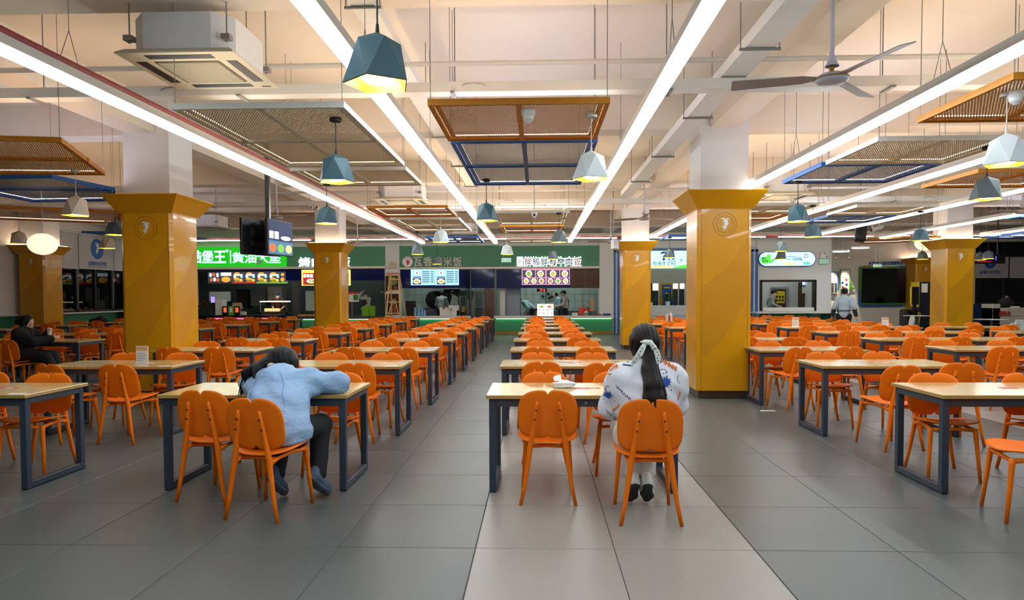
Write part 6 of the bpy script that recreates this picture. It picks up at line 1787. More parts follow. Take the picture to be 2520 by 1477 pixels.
# things on the far left table and by the windows
x, y = at_z(242, 793, TH)
bm = bmesh.new(); bmesh.ops.create_icosphere(bm, subdivisions=3, radius=1)
for v in bm.verts: v.co = Vector((v.co.x * .26, v.co.y * .2, max(v.co.z, -.15) * (.14 + .04 * math.sin(v.co.x * 4))))
mb = MB().bm(bm); mb.v = [(a + x, b + y, c + TH + .022) for a, b, c in mb.v]
tag(mb.build('jacket_heap', 'sweater_black', smooth=True), 'black jacket heaped on a far left table', 'jacket')
x, z = at_y(292, 775, 22.8)
tag(MB().bbox(XL + .12, 22.8, 0, XL + .55, 23.2, z + .1, .01).build('bin_cabinet', 'black'), 'black cabinet by the left windows beside big pillar', 'cabinet')
# ================================================================ people (smooth blended solids, meshed on a fine grid)
def _prim(P, p):
    if p[0] == 'c':
        a, b, ra, rb = np.array(p[1], float), np.array(p[2], float), p[3], p[4]
        ab = b - a; L = max(1e-9, float(ab @ ab)); t = np.clip(((P - a) @ ab) / L, 0, 1)
        return np.linalg.norm(P - a - t[:, None] * ab, axis=1) - (ra + (rb - ra) * t)
    if p[0] == 'e':
        q = P - np.array(p[1], float)
        if len(p) > 3 and p[3] is not None: q = q @ np.array(p[3])        # columns = axes
        r = np.array(p[2], float); k0 = np.linalg.norm(q / r, axis=1); k1 = np.linalg.norm(q / (r * r), axis=1)
        return k0 * (k0 - 1.0) / np.maximum(k1, 1e-9)
    if p[0] == 'h':                                                        # half space, keep n.(x-o) < 0
        return (P - np.array(p[1], float)) @ np.array(p[2], float)
def _field(P, prims):
    d = None
    for op, pr, k in prims:
        e = _prim(P, pr)
        if d is None: d = e; continue
        if op == '+':
            h = np.maximum(k - np.abs(d - e), 0) / max(k, 1e-6); d = np.minimum(d, e) - h * h * k * .25
        elif op == '-':
            e = -e; h = np.maximum(k - np.abs(d - e), 0) / max(k, 1e-6); d = np.maximum(d, e) + h * h * k * .25
        else:
            d = np.maximum(d, e)
    return d
def sdf_mesh(name, prims, res, m, parent, wob=None):
    lo = np.full(3, 1e9); hi = -lo
    for op, p, k in prims:
        if op != '+': continue
        if p[0] == 'c':
            for q, r in ((p[1], p[3]), (p[2], p[4])): lo = np.minimum(lo, np.array(q) - r); hi = np.maximum(hi, np.array(q) + r)
        elif p[0] == 'e':
            r = max(p[2]) if len(p) > 3 and p[3] is not None else np.array(p[2]); lo = np.minimum(lo, np.array(p[1]) - r); hi = np.maximum(hi, np.array(p[1]) + r)
    lo -= 4 * res + .015; hi += 4 * res + .015
    B = 10; nb = np.ceil((hi - lo) / (res * B)).astype(int)
    g = np.stack(np.meshgrid(*[np.arange(n) for n in nb], indexing='ij'), -1).reshape(-1, 3)
    cen = lo + (g + .5) * B * res
    def F(P):
        d = _field(P, prims)
        if wob is not None: d = d + wob(P)
        return d
    dc = F(cen); g = g[np.abs(dc) < B * res * .5 * 1.74 * 1.5 + .02]
    l = np.stack(np.meshgrid(*[np.arange(B + 1)] * 3, indexing='ij'), -1).reshape(-1, 3)
    N = (nb * B + 2).astype(np.int64)
    def key(c): return (c[..., 0] * N[1] + c[..., 1]) * N[2] + c[..., 2]
    keys, pos, quads = [], [], []
    E = [((0, 0, 0), (1, 0, 0)), ((0, 1, 0), (1, 1, 0)), ((0, 0, 1), (1, 0, 1)), ((0, 1, 1), (1, 1, 1)), ((0, 0, 0), (0, 1, 0)), ((1, 0, 0), (1, 1, 0)), ((0, 0, 1), (0, 1, 1)), ((1, 0, 1), (1, 1, 1)), ((0, 0, 0), (0, 0, 1)), ((1, 0, 0), (1, 0, 1)), ((0, 1, 0), (0, 1, 1)), ((1, 1, 0), (1, 1, 1))]
    for s in range(0, len(g), 60):
        gb = g[s:s + 60]
        base = gb * B
        pts = lo + (base[:, None, :] + l[None]) * res
        D = F(pts.reshape(-1, 3)).reshape(len(gb), B + 1, B + 1, B + 1)
        acc = np.zeros((len(gb), B, B, B, 3)); cnt = np.zeros((len(gb), B, B, B))
        for a, b in E:
            da = D[:, a[0]:a[0] + B, a[1]:a[1] + B, a[2]:a[2] + B]; db = D[:, b[0]:b[0] + B, b[1]:b[1] + B, b[2]:b[2] + B]
            cr = (da < 0) != (db < 0)
            t = np.where(cr, da / np.where(cr, da - db, 1), 0)
            for ax in range(3): acc[..., ax] += np.where(cr, a[ax] + t * (b[ax] - a[ax]), 0)
            cnt += cr
        idx = np.argwhere(cnt > 0)
        if len(idx) == 0: continue
        cell = base[idx[:, 0]] + idx[:, 1:]
        sel = tuple(idx.T)
        pos.append(lo + (cell + acc[sel] / cnt[sel][:, None]) * res); keys.append(key(cell.astype(np.int64)))
        for ax in range(3):
            o = [0, 0, 0]; o[ax] = 1
            da = D[:, :B, :B, :B]; db = D[:, o[0]:B + o[0], o[1]:B + o[1], o[2]:B + o[2]]
            e = np.argwhere((da < 0) != (db < 0))
            if len(e) == 0: continue
            ce = (base[e[:, 0]] + e[:, 1:]).astype(np.int64); u, v = (ax + 1) % 3, (ax + 2) % 3
            cs = []
            for du, dv in ((0, 0), (-1, 0), (-1, -1), (0, -1)):
                c = ce.copy(); c[:, u] += du; c[:, v] += dv; cs.append(key(c))
            q = np.stack(cs, 1); flip = da[tuple(e.T)] >= 0
            q[flip] = q[flip][:, ::-1]; quads.append(q)
    keys = np.concatenate(keys); pos = np.concatenate(pos); quads = np.concatenate(quads)
    o = np.argsort(keys); keys = keys[o]; pos = pos[o]
    i = np.searchsorted(keys, quads); i = np.minimum(i, len(keys) - 1); ok = (keys[i] == quads).all(1); i = i[ok]
    me = bpy.data.meshes.new(name)
    off = np.array(ORG.get(parent, Vector((0, 0, 0)))[:])
    me.from_pydata((pos - off).tolist(), [], i.tolist())
    me.materials.append(MATS[m]); me.polygons.foreach_set('use_smooth', [True] * len(me.polygons)); me.update()
    ob = bpy.data.objects.new(name, me); COL.objects.link(ob); ob.parent = parent; ORG[ob] = ORG.get(parent)
    return ob
V = lambda *a: np.array(a, float)
def nrm(v): v = np.array(v, float); return v / max(1e-9, np.linalg.norm(v))
def frame(fwd, up):
    f = nrm(fwd); r = nrm(np.cross(f, up)); u = np.cross(r, f); return r, f, u
def hand_prims(w, d, side, up, s=1.0, curl=.5):
    # palm plus five unequal bent fingers; d = pointing direction, side = towards the thumb
    d = nrm(d); t = nrm(np.array(side) - d * (np.array(side) @ d)); n = np.cross(d, t)
    if n @ np.array(up) > 0: n = -n                              # palm side
    P = [('+', ('c', w, w + d * .075 * s, .021 * s, .026 * s), .02)]
    P += [('+', ('c', w + d * .03 * s + t * .018 * s, w + d * .078 * s + t * .018 * s, .018 * s, .015 * s), .015), ('+', ('c', w + d * .03 * s - t * .018 * s, w + d * .075 * s - t * .022 * s, .018 * s, .014 * s), .015)]
    for k, L in enumerate((.060, .070, .064, .050)):
        b = w + d * .080 * s + t * (.026 - .0175 * k) * s
        m = b + (d + n * curl * .5) / np.linalg.norm(d + n * curl * .5) * L * .5 * s
        e = m + (d * .7 + n * curl) / np.linalg.norm(d * .7 + n * curl) * L * .5 * s
        P += [('+', ('c', b, m, .0095 * s, .009 * s), .004), ('+', ('c', m, e, .009 * s, .0075 * s), .004)]
    b = w + d * .03 * s + t * .026 * s; m = b + nrm(d * .6 + t) * .035 * s; e = m + nrm(d + t * .3 + n * .4) * .03 * s
    P += [('+', ('c', b, m, .013 * s, .011 * s), .01), ('+', ('c', m, e, .011 * s, .009 * s), .005)]
    return P
def head_prims(c, fwd, up, s=1.0):
    r, f, u = frame(fwd, up); A = np.stack([r, f, u], 1)
    P = [('+', ('e', c + u * .02 * s, V(.074, .092, .098) * s, A), .03), ('+', ('e', c + f * .022 * s - u * .048 * s, V(.055, .066, .066) * s, A), .04)]
    P += [('+', ('c', c + f * .085 * s + u * .008 * s, c + f * .104 * s - u * .030 * s, .010 * s, .013 * s), .012)]     # nose
    P += [('+', ('c', c + f * .080 * s - u * .060 * s - r * .014 * s, c + f * .080 * s - u * .060 * s + r * .014 * s, .009 * s, .009 * s), .010)]   # lips
    for q in (-1, 1): P.append(('+', ('e', c + r * .076 * s * q - f * .004 * s - u * .006 * s, V(.010, .020, .031) * s, A), .008))
    return P
def add_face(t, c, fwd, up, s=1.0):
    r, f, u = frame(fwd, up)
    for q in (-1, 1):
        p = c + f * .082 * s + u * .012 * s + r * .030 * q * s
        MB().frus(tuple(p - r * .010), tuple(p + r * .010), .007 * s, .007 * s, 8).build('eye', 'ink_dark', t)
    p = c + f * .088 * s - u * .060 * s
    MB().frus(tuple(p - r * .018), tuple(p + r * .018), .004, .004, 6).build('mouth', mat('lip', 'A85A50', .5), t)
def person(label, loc, J, outfit, res=.012, skin='skin'):
    """J: joints. outfit: list of (name, material, prims, wobble)."""
    t = thing('person', label, 'person', loc)
    P = [('+', ('c', J['pel'], J['bel'], .115, .105), .06), ('+', ('c', J['bel'], J['che'], .105, .115), .06), ('+', ('c', J['che'], J['nek'], .10, .05), .06), ('+', ('c', J['nek'], J['hed'] - np.array(J['fwd']) * .02, .048, .045), .03)]
    P += head_prims(J['hed'], J['fwd'], J['up'])
    for s in 'LR':
        P += [('+', ('c', J['che'] * .5 + J['nek'] * .5, J['sh' + s], .06, .055), .05), ('+', ('c', J['sh' + s], J['el' + s], .050, .040), .03), ('+', ('c', J['el' + s], J['wr' + s], .040, .026), .02)]
        P += hand_prims(J['wr' + s] + nrm(J['wr' + s] - J['el' + s]) * .02, J.get('hd' + s, J['wr' + s] - J['el' + s]), J.get('th' + s, V(0, 0, 1)), V(0, 0, 1))
        P += [('+', ('c', J['pel'], J['hi' + s], .10, .09), .05), ('+', ('c', J['hi' + s], J['kn' + s], .085, .058), .03), ('+', ('c', J['kn' + s], J['an' + s], .055, .038), .03), ('+', ('c', J['an' + s], J['an' + s] * .5 + J['to' + s] * .5 - V(0, 0, .012), .032, .020), .02)]
    sdf_mesh('body', P, res, skin, t)
    add_face(t, np.array(J['hed']), J['fwd'], J['up'])
    for nm, m, pr, wb in outfit:
        sdf_mesh(nm, pr, res, m, t, wb)
    return t
def torso_cloth(J, d=.02, arms=1.0, low=None, kk=.07, sr=1.0, ak=.04):
    low = J['pel'] if low is None else low
    P = [('+', ('c', low, J['bel'], .125 + d, .118 + d), kk), ('+', ('c', J['bel'], J['che'], .118 + d, .125 + d), kk), ('+', ('c', J['che'], J['nek'] * .75 + J['che'] * .25, .115 + d, .065 + d * .6), kk)]
    for s in 'LR':
        P += [('+', ('c', J['che'] * .4 + J['nek'] * .6, J['sh' + s], .075 + d * .6, (.062 + d) * sr), .05)]
        e = J['el' + s]; w = J['el' + s] + (J['wr' + s] - J['el' + s]) * max(0, min(1, arms * 2 - 1))
        if arms < .5: e = J['sh' + s] + (J['el' + s] - J['sh' + s]) * arms * 2
        P.append(('+', ('c', J['sh' + s], e, (.060 + d) * sr, (.052 + d) * sr), ak))
        if arms > .5: P.append(('+', ('c', e, w, (.052 + d) * sr, (.036 + d) * sr), .03))
    return P
def trouser(J, d=.018, cut=.92, hr=.12):
    P = [('+', ('c', J['hiL'], J['hiR'], hr + d, hr + d), .06), ('+', ('c', J['pel'], J['bel'] * .4 + J['pel'] * .6, hr - .005 + d, hr - .01 + d), .06)]
    for s in 'LR':
        P += [('+', ('c', J['hi' + s], J['kn' + s], .092 + d, .066 + d), .03), ('+', ('c', J['kn' + s], J['kn' + s] + (J['an' + s] - J['kn' + s]) * cut, .064 + d, .050 + d), .03)]
    return P
def wrinkle(a=.004, f=26.0, ph=0.0):
    return lambda P: a * np.sin(P[:, 0] * f + 2.1 * np.sin(P[:, 2] * f * .55 + ph) + ph) * np.sin(P[:, 2] * f * .8 + 1.7 * np.sin(P[:, 1] * f * .6) + ph)
def shoe(t, an, to, m, sole, up=(0, 0, 1)):
    an, to = np.array(an), np.array(to); d = nrm(to - an); u = nrm(np.array(up, float) - d * (np.array(up, float) @ d)); r = np.cross(d, u)
    h = an - d * .045 - u * .03; tip = h + d * .19
    P = [('+', ('c', h, h + u * .05, .038, .036), .02), ('+', ('c', h + d * .02, tip, .040, .034), .02), ('+', ('c', h + d * .10 - r * .008, h + d * .14 + r * .008, .044, .042), .02), ('+', ('c', an, an + d * .03, .040, .034), .03)]
    P += [('x', ('h', h - u * .022, -u), 0)]
    s = sdf_mesh('shoe', P, .007, m, t)
    Q = [('+', ('c', h, tip, .043, .037), .02), ('+', ('c', h + d * .10 - r * .010, h + d * .14 + r * .010, .047, .045), .02), ('x', ('h', h - u * .018, u), 0), ('x', ('h', h - u * .036, -u), 0)]
    sdf_mesh('sole', Q, .006, sole, s)
    return s
def ch(t, n): return [c for c in t.children if c.name.split('.')[0] == n][0]
def py(px, py_, Y): a = at_y(px, py_, Y); return V(a[0], Y, a[1])

# ---- sleeping woman in the light blue jacket, left of the aisle
J = dict(pel=V(-1.79, 4.60, .53), bel=V(-1.83, 4.69, .66), che=V(-1.87, 4.84, .80), nek=V(-1.92, 5.00, .895), hed=V(-1.935, 5.11, .945), fwd=V(.12, .70, -.70), up=V(-.1, .68, .72),
         shL=V(-2.06, 4.93, .815), shR=V(-1.70, 4.93, .825), elL=V(-2.20, 5.16, .790), elR=V(-1.49, 5.03, .805), wrL=V(-1.98, 5.36, .785), wrR=V(-1.74, 5.30, .79),
         hiL=V(-1.89, 4.62, .52), hiR=V(-1.70, 4.62, .52), knL=V(-1.90, 5.0, .50), knR=V(-1.60, 4.96, .51), anL=V(-1.875, 4.80, .167), anR=V(-1.575, 4.80, .167), toL=V(-1.84, 4.90, .042), toR=V(-1.52, 4.90, .042), thL=V(1, 0, 0), thR=V(-1, 0, 0), hdR=V(-1, .15, .0), hdL=V(1, .1, 0))
jk = torso_cloth(J, .022, 1.0, J['pel'] + V(-.02, -.01, .0), .07, 1.10, .07)
jk += [('+', ('c', J['shR'] + V(-.02, -.03, -.05), J['bel'] + V(.08, .0, 0), .085, .10), .07), ('+', ('c', J['shL'] + V(.03, -.03, -.05), J['bel'] + V(-.07, .0, 0), .085, .10), .07), ('+', ('c', J['pel'] + V(-.085, .0, -.02), J['bel'] + V(-.07, .0, 0), .152, .135), .08), ('+', ('c', J['pel'] + V(.065, .015, -.01), J['bel'] + V(.07, .01, 0), .168, .145), .08), ('x', ('h', V(-1.79, 4.55, .468), V(0, .12, -.99)), 0)]
t = person('woman in a light blue jacket asleep on the table, head on arms', (-1.83, 4.55, 0), J, [
    ('jacket', 'denim_light', jk, wrinkle(.008, 30)), ('trousers', 'trouser_black', trouser(J, .010, .95), wrinkle(.004, 22))], .0095)
hem = [('+', ('c', J['pel'] + V(-.085, .0, -.02), J['pel'] + V(.055, .0, -.02), .162, .165), .05), ('x', ('h', V(-1.79, 4.55, .462), V(0, .12, -.99)), 0), ('x', ('h', V(-1.79, 4.55, .492), V(0, -.12, .99)), 0)]
sdf_mesh('jacket_hem', hem, .009, 'denim_trim', t)
sdf_mesh('collar', [('+', ('c', J['nek'] + V(-.045, -.055, .045), J['nek'] + V(.055, -.05, .045), .020, .020), .02), ('+', ('c', J['nek'] + V(-.045, -.055, .045), J['nek'] + V(-.085, .01, .03), .020, .018), .02), ('+', ('c', J['nek'] + V(.055, -.05, .045), J['nek'] + V(.09, .01, .03), .020, .018), .02)], .008, 'collar_beige', t)
H = J['hed']
hair = [('+', ('e', H + V(0, .0, .015), V(.112, .122, .118)), .03), ('+', ('c', H + V(.05, -.03, .0), H + V(.085, -.02, -.10), .07, .045), .04), ('+', ('c', H + V(-.02, -.05, .02), H + V(-.05, -.09, -.01), .085, .06), .04)]
BV1 = BVHTree.FromPolygons([Vector(v.co) + ORG[t] for v in ch(t, 'jacket').data.vertices], [tuple(p.vertices) for p in ch(t, 'jacket').data.polygons])
def drape(x, z, lift=.012):            # point lying on the jacket, seen from the aisle and above
    d = Vector((0, .80, -.60)); h = BV1.ray_cast(Vector((x, 4.9, z)) - d * 1.2, d)
    return np.array(h[0] - d * lift) if h[0] is not None else V(x, 4.9, z)
strand_ends = [(-2.06, .83), (-2.10, .80), (-2.15, .755), (-2.17, .73), (-2.03, .80)]
for k, (ex, ez) in enumerate(strand_ends):
    a = H + V(-.06 - .01 * k, -.07, .03 - .012 * k); m = drape((a[0] + ex) / 2 - .02, (a[2] + ez) / 2 + .03, .02); e = drape(ex, ez, .008)
    hair += [('+', ('c', a, m, .045, .022), .03), ('+', ('c', m, e, .022, .006), .02)]
hr = sdf_mesh('hair', hair, .008, 'hair_black', t, lambda P: .0022 * np.sin(P[:, 0] * 190 + P[:, 2] * 60))
rs = random.Random(4); mb = MB()
for k in range(50):
    a = H + V(rs.uniform(-.11, -.03), rs.uniform(-.10, -.06), rs.uniform(-.02, .06)); ex, ez = rs.uniform(-2.20, -2.02), 0
    ez = .80 + (ex + 2.10) * .9 + rs.uniform(-.03, .03); f = [drape(a[0] * (1 - q) + ex * q - .02 * math.sin(q * PI), a[2] * (1 - q) + ez * q + .03 * math.sin(q * PI), .012 - .008 * q) for q in (.45, .72, 1.0)]
    mb.tube([tuple(a)] + [tuple(q) for q in f], [.004, .0035, .0026, .0008], 4)
mb.build('hair_strand', 'hair_black', hr)
shoe(t, J['anL'] + V(0, -.01, .0), J['toL'], 'shoe_blue', 'sole_grey', (0, .55, .8)); shoe(t, J['anR'] + V(0, -.01, .0), J['toR'], 'shoe_blue', 'sole_grey', (0, .55, .8))
# yoke seams
def on_surface(obj, pts, r, name, m, parent, d=(0, 1, 0), start=-1.2, lift=.001):
    me = obj.data; off = ORG[obj]
    bv = BVHTree.FromPolygons([Vector(v.co) + off for v in me.vertices], [tuple(p.vertices) for p in me.polygons])
    out = []
    for p in pts:
        h = bv.ray_cast(Vector(p) + Vector(d) * start, Vector(d))
        if h[0] is not None: out.append(h[0] + h[1] * lift)
    return out
jo = ch(t, 'jacket')
for pts in ([(-1.82, 4.9, .92), (-1.785, 4.9, .87), (-1.755, 4.8, .82), (-1.735, 4.8, .77), (-1.72, 4.7, .73), (-1.71, 4.7, .69)],):
    fine = []
    for a, b in zip(pts, pts[1:]):
        for f in (0, .33, .66): fine.append(tuple(np.array(a) * (1 - f) + np.array(b) * f))
    s = on_surface(jo, fine, .002, 'seam', 'denim_trim', t)
    if len(s) > 2: MB().tube(s, .0022, 5).build('seam', mat('seam_blue', '6A8CB4', .8), jo)

# ---- woman in the printed white jacket, right of the aisle
cx = .725
J = dict(pel=V(cx, 4.50, .54), bel=V(cx, 4.53, .70), che=V(cx + .003, 4.57, .83), nek=V(cx + .005, 4.62, .985), hed=V(cx, 4.665, 1.115), fwd=V(0, .93, -.36), up=V(0, .3, .95),
         shL=V(cx - .150, 4.60, .878), shR=V(cx + .160, 4.60, .878), elL=V(cx - .222, 4.67, .69), elR=V(cx + .212, 4.67, .70), wrL=V(cx - .15, 4.93, .775), wrR=V(cx + .15, 4.93, .775),
         hiL=V(cx - .09, 4.52, .53), hiR=V(cx + .09, 4.52, .53), knL=V(cx - .125, 4.94, .51), knR=V(cx + .085, 4.94, .51), anL=V(cx - .072, 4.69, .162), anR=V(cx + .022, 4.69, .162), toL=V(cx - .085, 4.82, .032), toR=V(cx + .04, 4.82, .032), thL=V(1, 0, .3), thR=V(-1, 0, .3))
jk = torso_cloth(J, .030, 1.0, J['pel'] + V(0, .02, .02), .09, 1.04, .11)
jk += [('+', ('c', J['shL'] + V(.02, -.02, -.05), J['bel'] + V(-.06, .0, 0), .105, .12), .08), ('+', ('c', J['shR'] + V(-.02, -.02, -.05), J['bel'] + V(.06, .0, 0), .105, .12), .08), ('x', ('h', V(cx, 4.5, .50), V(0, 0, -1)), 0)]
t = person('woman in a white jacket with blue and orange prints, seen from behind', (cx, 4.53, 0), J, [
    ('jacket', 'jacket_white', jk, wrinkle(.008, 26, .6)), ('trousers', 'trouser_cream', trouser(J, .008, .84, .13), wrinkle(.004, 22))], .0095)
JK2 = ch(t, 'jacket')
sdf_mesh('collar', [('+', ('c', J['nek'] + V(-.06, -.035, .005), J['nek'] + V(.06, -.035, .005), .036, .036), .03), ('+', ('c', J['nek'] + V(.06, -.035, .005), J['nek'] + V(.105, .02, -.01), .036, .03), .03), ('+', ('c', J['nek'] + V(-.06, -.035, .005), J['nek'] + V(-.105, .02, -.01), .036, .03), .03)], .008, 'collar_blue', t)
H = J['hed']
hair = [('+', ('e', H + V(0, -.005, .03), V(.101, .118, .118)), .03), ('+', ('c', H + V(0, -.06, .02), H + V(0, -.05, -.03), .085, .088), .05), ('-', ('e', H + V(0, .13, -.05), V(.09, .09, .10)), .03),
        ('+', ('c', H + V(.0, -.105, .035), H + V(.005, -.150, -.02), .03, .034), .02)]
tail = [V(.0, -.135, .02), V(.010, -.155, -.07), V(.002, -.170, -.16), V(.012, -.175, -.25), V(.016, -.180, -.33), V(.042, -.185, -.390)]
rad = [.030, .042, .056, .060, .070, .052]
BV2 = BVHTree.FromPolygons([Vector(v.co) + ORG[t] for v in JK2.data.vertices], [tuple(p.vertices) for p in JK2.data.polygons])
TL = []
for p, r_ in zip(tail, rad):
    q = H + p; h = BV2.ray_cast(Vector((q[0], 3.5, q[2])), Vector((0, 1, 0)))
    if h[0] is not None and h[0].y < 4.9: q = V(q[0], min(q[1], h[0].y - r_ * .25), q[2])
    TL.append(q)
for i in range(5): hair.append(('+', ('c', TL[i], TL[i + 1], rad[i], rad[i + 1]), .02))
def tail_y(z): 
    for i in range(5):
        if TL[i][2] >= z >= TL[i + 1][2]:
            f = (TL[i][2] - z) / (TL[i][2] - TL[i + 1][2]); return TL[i][1] * (1 - f) + TL[i + 1][1] * f - (rad[i] * (1 - f) + rad[i + 1] * f)
    return TL[-1][1] - .03 if z < TL[-1][2] else TL[0][1] - .03
hr = sdf_mesh('hair', hair, .008, 'hair_brown', t, lambda P: .0028 * np.sin(P[:, 0] * 210 + 1.4 * np.sin(P[:, 2] * 26)) + .002 * np.sin(P[:, 0] * 95 + P[:, 2] * 14))
rs = random.Random(9); mb = MB()
for k in range(60):
    x = rs.uniform(-.05, .06); zs = [H[2] + rs.uniform(-.12, 0)]; ze = H[2] - rs.uniform(.37, .44); pts_ = []
    for q in (0, .25, .5, .75, 1.0):
        z = zs[0] * (1 - q) + ze * q; xx = H[0] + x * (.55 + .8 * q) + .03 * q + rs.uniform(-.008, .008); pts_.append((xx, tail_y(z) + abs(x) * .55 - .002, z))
    mb.tube(pts_, [.0028, .003, .003, .0024, .0008], 4)
mb.build('hair_strand', 'hair_brown', hr)
# dotted ribbon bow
def ribbon(pts, ws, name):
    vs = []; fs = []
    for p, w in zip(pts, ws):
        p = np.array(p); 
        vs += [tuple(p + V(-w, 0, w * .25)), tuple(p + V(w, 0, -w * .25)), tuple(p + V(w, .004, -w * .25)), tuple(p + V(-w, .004, w * .25))]
    n = len(pts)
    for i in range(n - 1):
        for k in range(4): fs.append((i * 4 + k, i * 4 + (k + 1) % 4, i * 4 + 4 + (k + 1) % 4, i * 4 + 4 + k))
    fs += [(3, 2, 1, 0), (n * 4 - 4, n * 4 - 3, n * 4 - 2, n * 4 - 1)]
    return MB().add(vs, fs)
K = H + V(-.005, -.178, .028)
rb = sdf_mesh('ribbon', [('+', ('c', K + V(-.014, 0, 0), K + V(.016, 0, -.002), .017, .017), .01), ('+', ('c', K + V(.018, -.004, .0), K + V(.040, -.006, -.035), .012, .020), .01), ('+', ('c', K + V(-.015, 0, .004), K + V(-.045, .0, .003), .010, .006), .01)], .005, 'ribbon', t)
ribbon([K + V(-.015, -.006, 0), K + V(-.035, -.018, -.035), K + V(-.055, -.022, -.075), K + V(-.085, -.02, -.12), K + V(-.108, -.012, -.155)], [.010, .018, .021, .019, .004], 'r').build('ribbon_tail', 'ribbon', rb)
ribbon([K + V(.030, -.006, -.01), K + V(.052, -.018, -.045), K + V(.062, -.026, -.085), K + V(.064, -.03, -.115), K + V(.060, -.03, -.14)], [.010, .019, .020, .016, .005], 'r').build('ribbon_tail', 'ribbon', rb)
mb = MB()
for p in ((-.038, -.021, -.035), (-.05, -.026, -.058), (-.062, -.026, -.08), (-.055, -.026, -.095), (-.078, -.025, -.105), (-.09, -.022, -.128), (.05, -.022, -.04), (.058, -.027, -.062), (.066, -.031, -.082), (.058, -.032, -.10), (.064, -.035, -.118), (.03, -.028, -.02), (.038, -.03, -.038)):
    q = K + V(*p); mb.frus(tuple(q), tuple(q + V(0, -.003, 0)), .0042, .0042, 6)
mb.build('ribbon_dot', 'ink_dark', rb)
shoe(t, J['anL'] + V(0, -.012, 0), J['toL'], 'shoe_white', 'sole_dark', (0, .6, .75)); shoe(t, J['anR'] + V(0, -.012, 0), J['toR'], 'shoe_white', 'sole_dark', (0, .6, .75))
# prints on the jacket: paint splats and brush scribbles laid on the cloth
me = JK2.data; off = ORG[JK2]
BV = BVHTree.FromPolygons([Vector(v.co) + off for v in me.vertices], [tuple(p.vertices) for p in me.polygons])
def hit(x, z, lift=.0025):
    h = BV.ray_cast(Vector((x, 3.6, z)), Vector((0, 1, 0)))
    return (h[0] + h[1] * (lift if h[1].y < 0 else -lift)) if h[0] is not None and h[0].y < 4.95 else None
def pxz(px, py_): a = at_y(px, py_, 4.45); return a
def splat(px, py_, rpx, m, seed):
    r = random.Random(seed); cx_, cz_ = pxz(px, py_); R = rpx * 4.45 / FOC; n = 30
    radii = [R * (r.uniform(.55, .8) if i % 3 else r.uniform(.9, 1.35)) for i in range(n)]
    vs = []; ok = True
    c = hit(cx_, cz_)
    if c is None: return
    vs.append(c)
    for f in (.35, .7, 1.0):
        for i in range(n):
            q = 2 * PI * i / n; h = hit(cx_ + radii[i] * f * math.cos(q), cz_ + radii[i] * f * math.sin(q))
            vs.append(h if h is not None else vs[-1])
    fs = [(0, 1 + i, 1 + (i + 1) % n) for i in range(n)]
    for l in range(2):
        for i in range(n): fs.append((1 + l * n + i, 1 + l * n + n + i, 1 + l * n + n + (i + 1) % n, 1 + l * n + (i + 1) % n))
    mb = MB().add(vs, fs)
    for k in range(5):
        q = r.uniform(0, 2 * PI); d = R * r.uniform(1.4, 1.9); h = hit(cx_ + d * math.cos(q), cz_ + d * math.sin(q))
        if h is not None: mb.frus(h, h + Vector((0, -.001, 0)), R * .12, R * .10, 7)
    mb.build('paint_print', m, JK2)
def stroke(pp, w, m):
    pts = []
    for (a, b), (c, d) in zip(pp, pp[1:]):
        for f in (0, .25, .5, .75):
            h = hit(*pxz(a + (c - a) * f, b + (d - b) * f), .0015)
            if h is not None: pts.append(h)
    h = hit(*pxz(*pp[-1]), .0015)
    if h is not None: pts.append(h)
    run = []
    for p in pts:
        if run and (p - run[-1]).length > .035:
            if len(run) > 1: MB().tube(run, w, 5).build('brush_print', m, JK2)
            run = []
        run.append(p)
    if len(run) > 1: MB().tube(run, w, 5).build('brush_print', m, JK2)
splat(1638, 940, 14, 'ink_blue', 1); splat(1500, 978, 11, 'ink_blue', 2); splat(1491, 928, 5, 'ink_navy', 3)
def wig(x0, y0, n, dx, dy, amp, w, m):
    stroke([(x0 + dx * i, y0 + dy * i + (amp if i % 2 else -amp)) for i in range(n)], w, m)
wig(1503, 913, 9, 2.8, -1.4, 7, .0042, 'ink_orange'); wig(1500, 922, 3, 4, 2, 2, .0040, 'ink_orange')
wig(1634, 889, 11, 3.6, 2.4, 6, .0045, 'ink_orange'); wig(1654, 902, 5, 4, 2, 5, .0042, 'ink_orange')
wig(1518, 952, 7, 2.4, 2.2, 3.5, .0018, 'ink_navy'); wig(1530, 965, 8, 3.0, 2.4, 3.5, .0018, 'ink_navy')
wig(1525, 1000, 6, -2.5, 3.5, 4, .0040, 'ink_orange'); wig(1675, 968, 5, -1.5, 4, 4, .0040, 'ink_orange')
def loop(px, py_, rx, ry, w, m, a0=0, a1=2 * PI): stroke([(px + rx * math.cos(q), py_ + ry * math.sin(q)) for q in np.linspace(a0, a1, 12)], w, m)
loop(1633, 920, 13, 9, .0017, 'ink_navy', .6, 5.6); loop(1628, 931, 8, 6, .0017, 'ink_navy', 0, 4); loop(1616, 897, 11, 9, .0017, 'ink_navy', -.5, 4.6)
loop(1500, 963, 5, 9, .0017, 'ink_navy', .5, 5.5); loop(1470, 1000, 8, 8, .0017, 'ink_navy', 2, 6.6); loop(1673, 935, 4, 9, .0015, 'ink_navy', 1, 5); loop(1552, 891, 5, 6, .0015, 'ink_navy', 0, 5)
x0_, z0_ = pxz(1537, 902); 
stroke([(1538, 902), (1560, 904)], .0055, 'ink_navy')
wig(1477, 935, 5, 3, -5, 2, .0016, 'ink_navy'); wig(1497, 1020, 5, 3.5, 2.5, 3.5, .0016, 'ink_navy'); wig(1520, 1040, 6, .8, 4, 3, .0016, 'ink_navy'); wig(1604, 965, 4, 5, 3, 3, .0015, 'ink_navy')

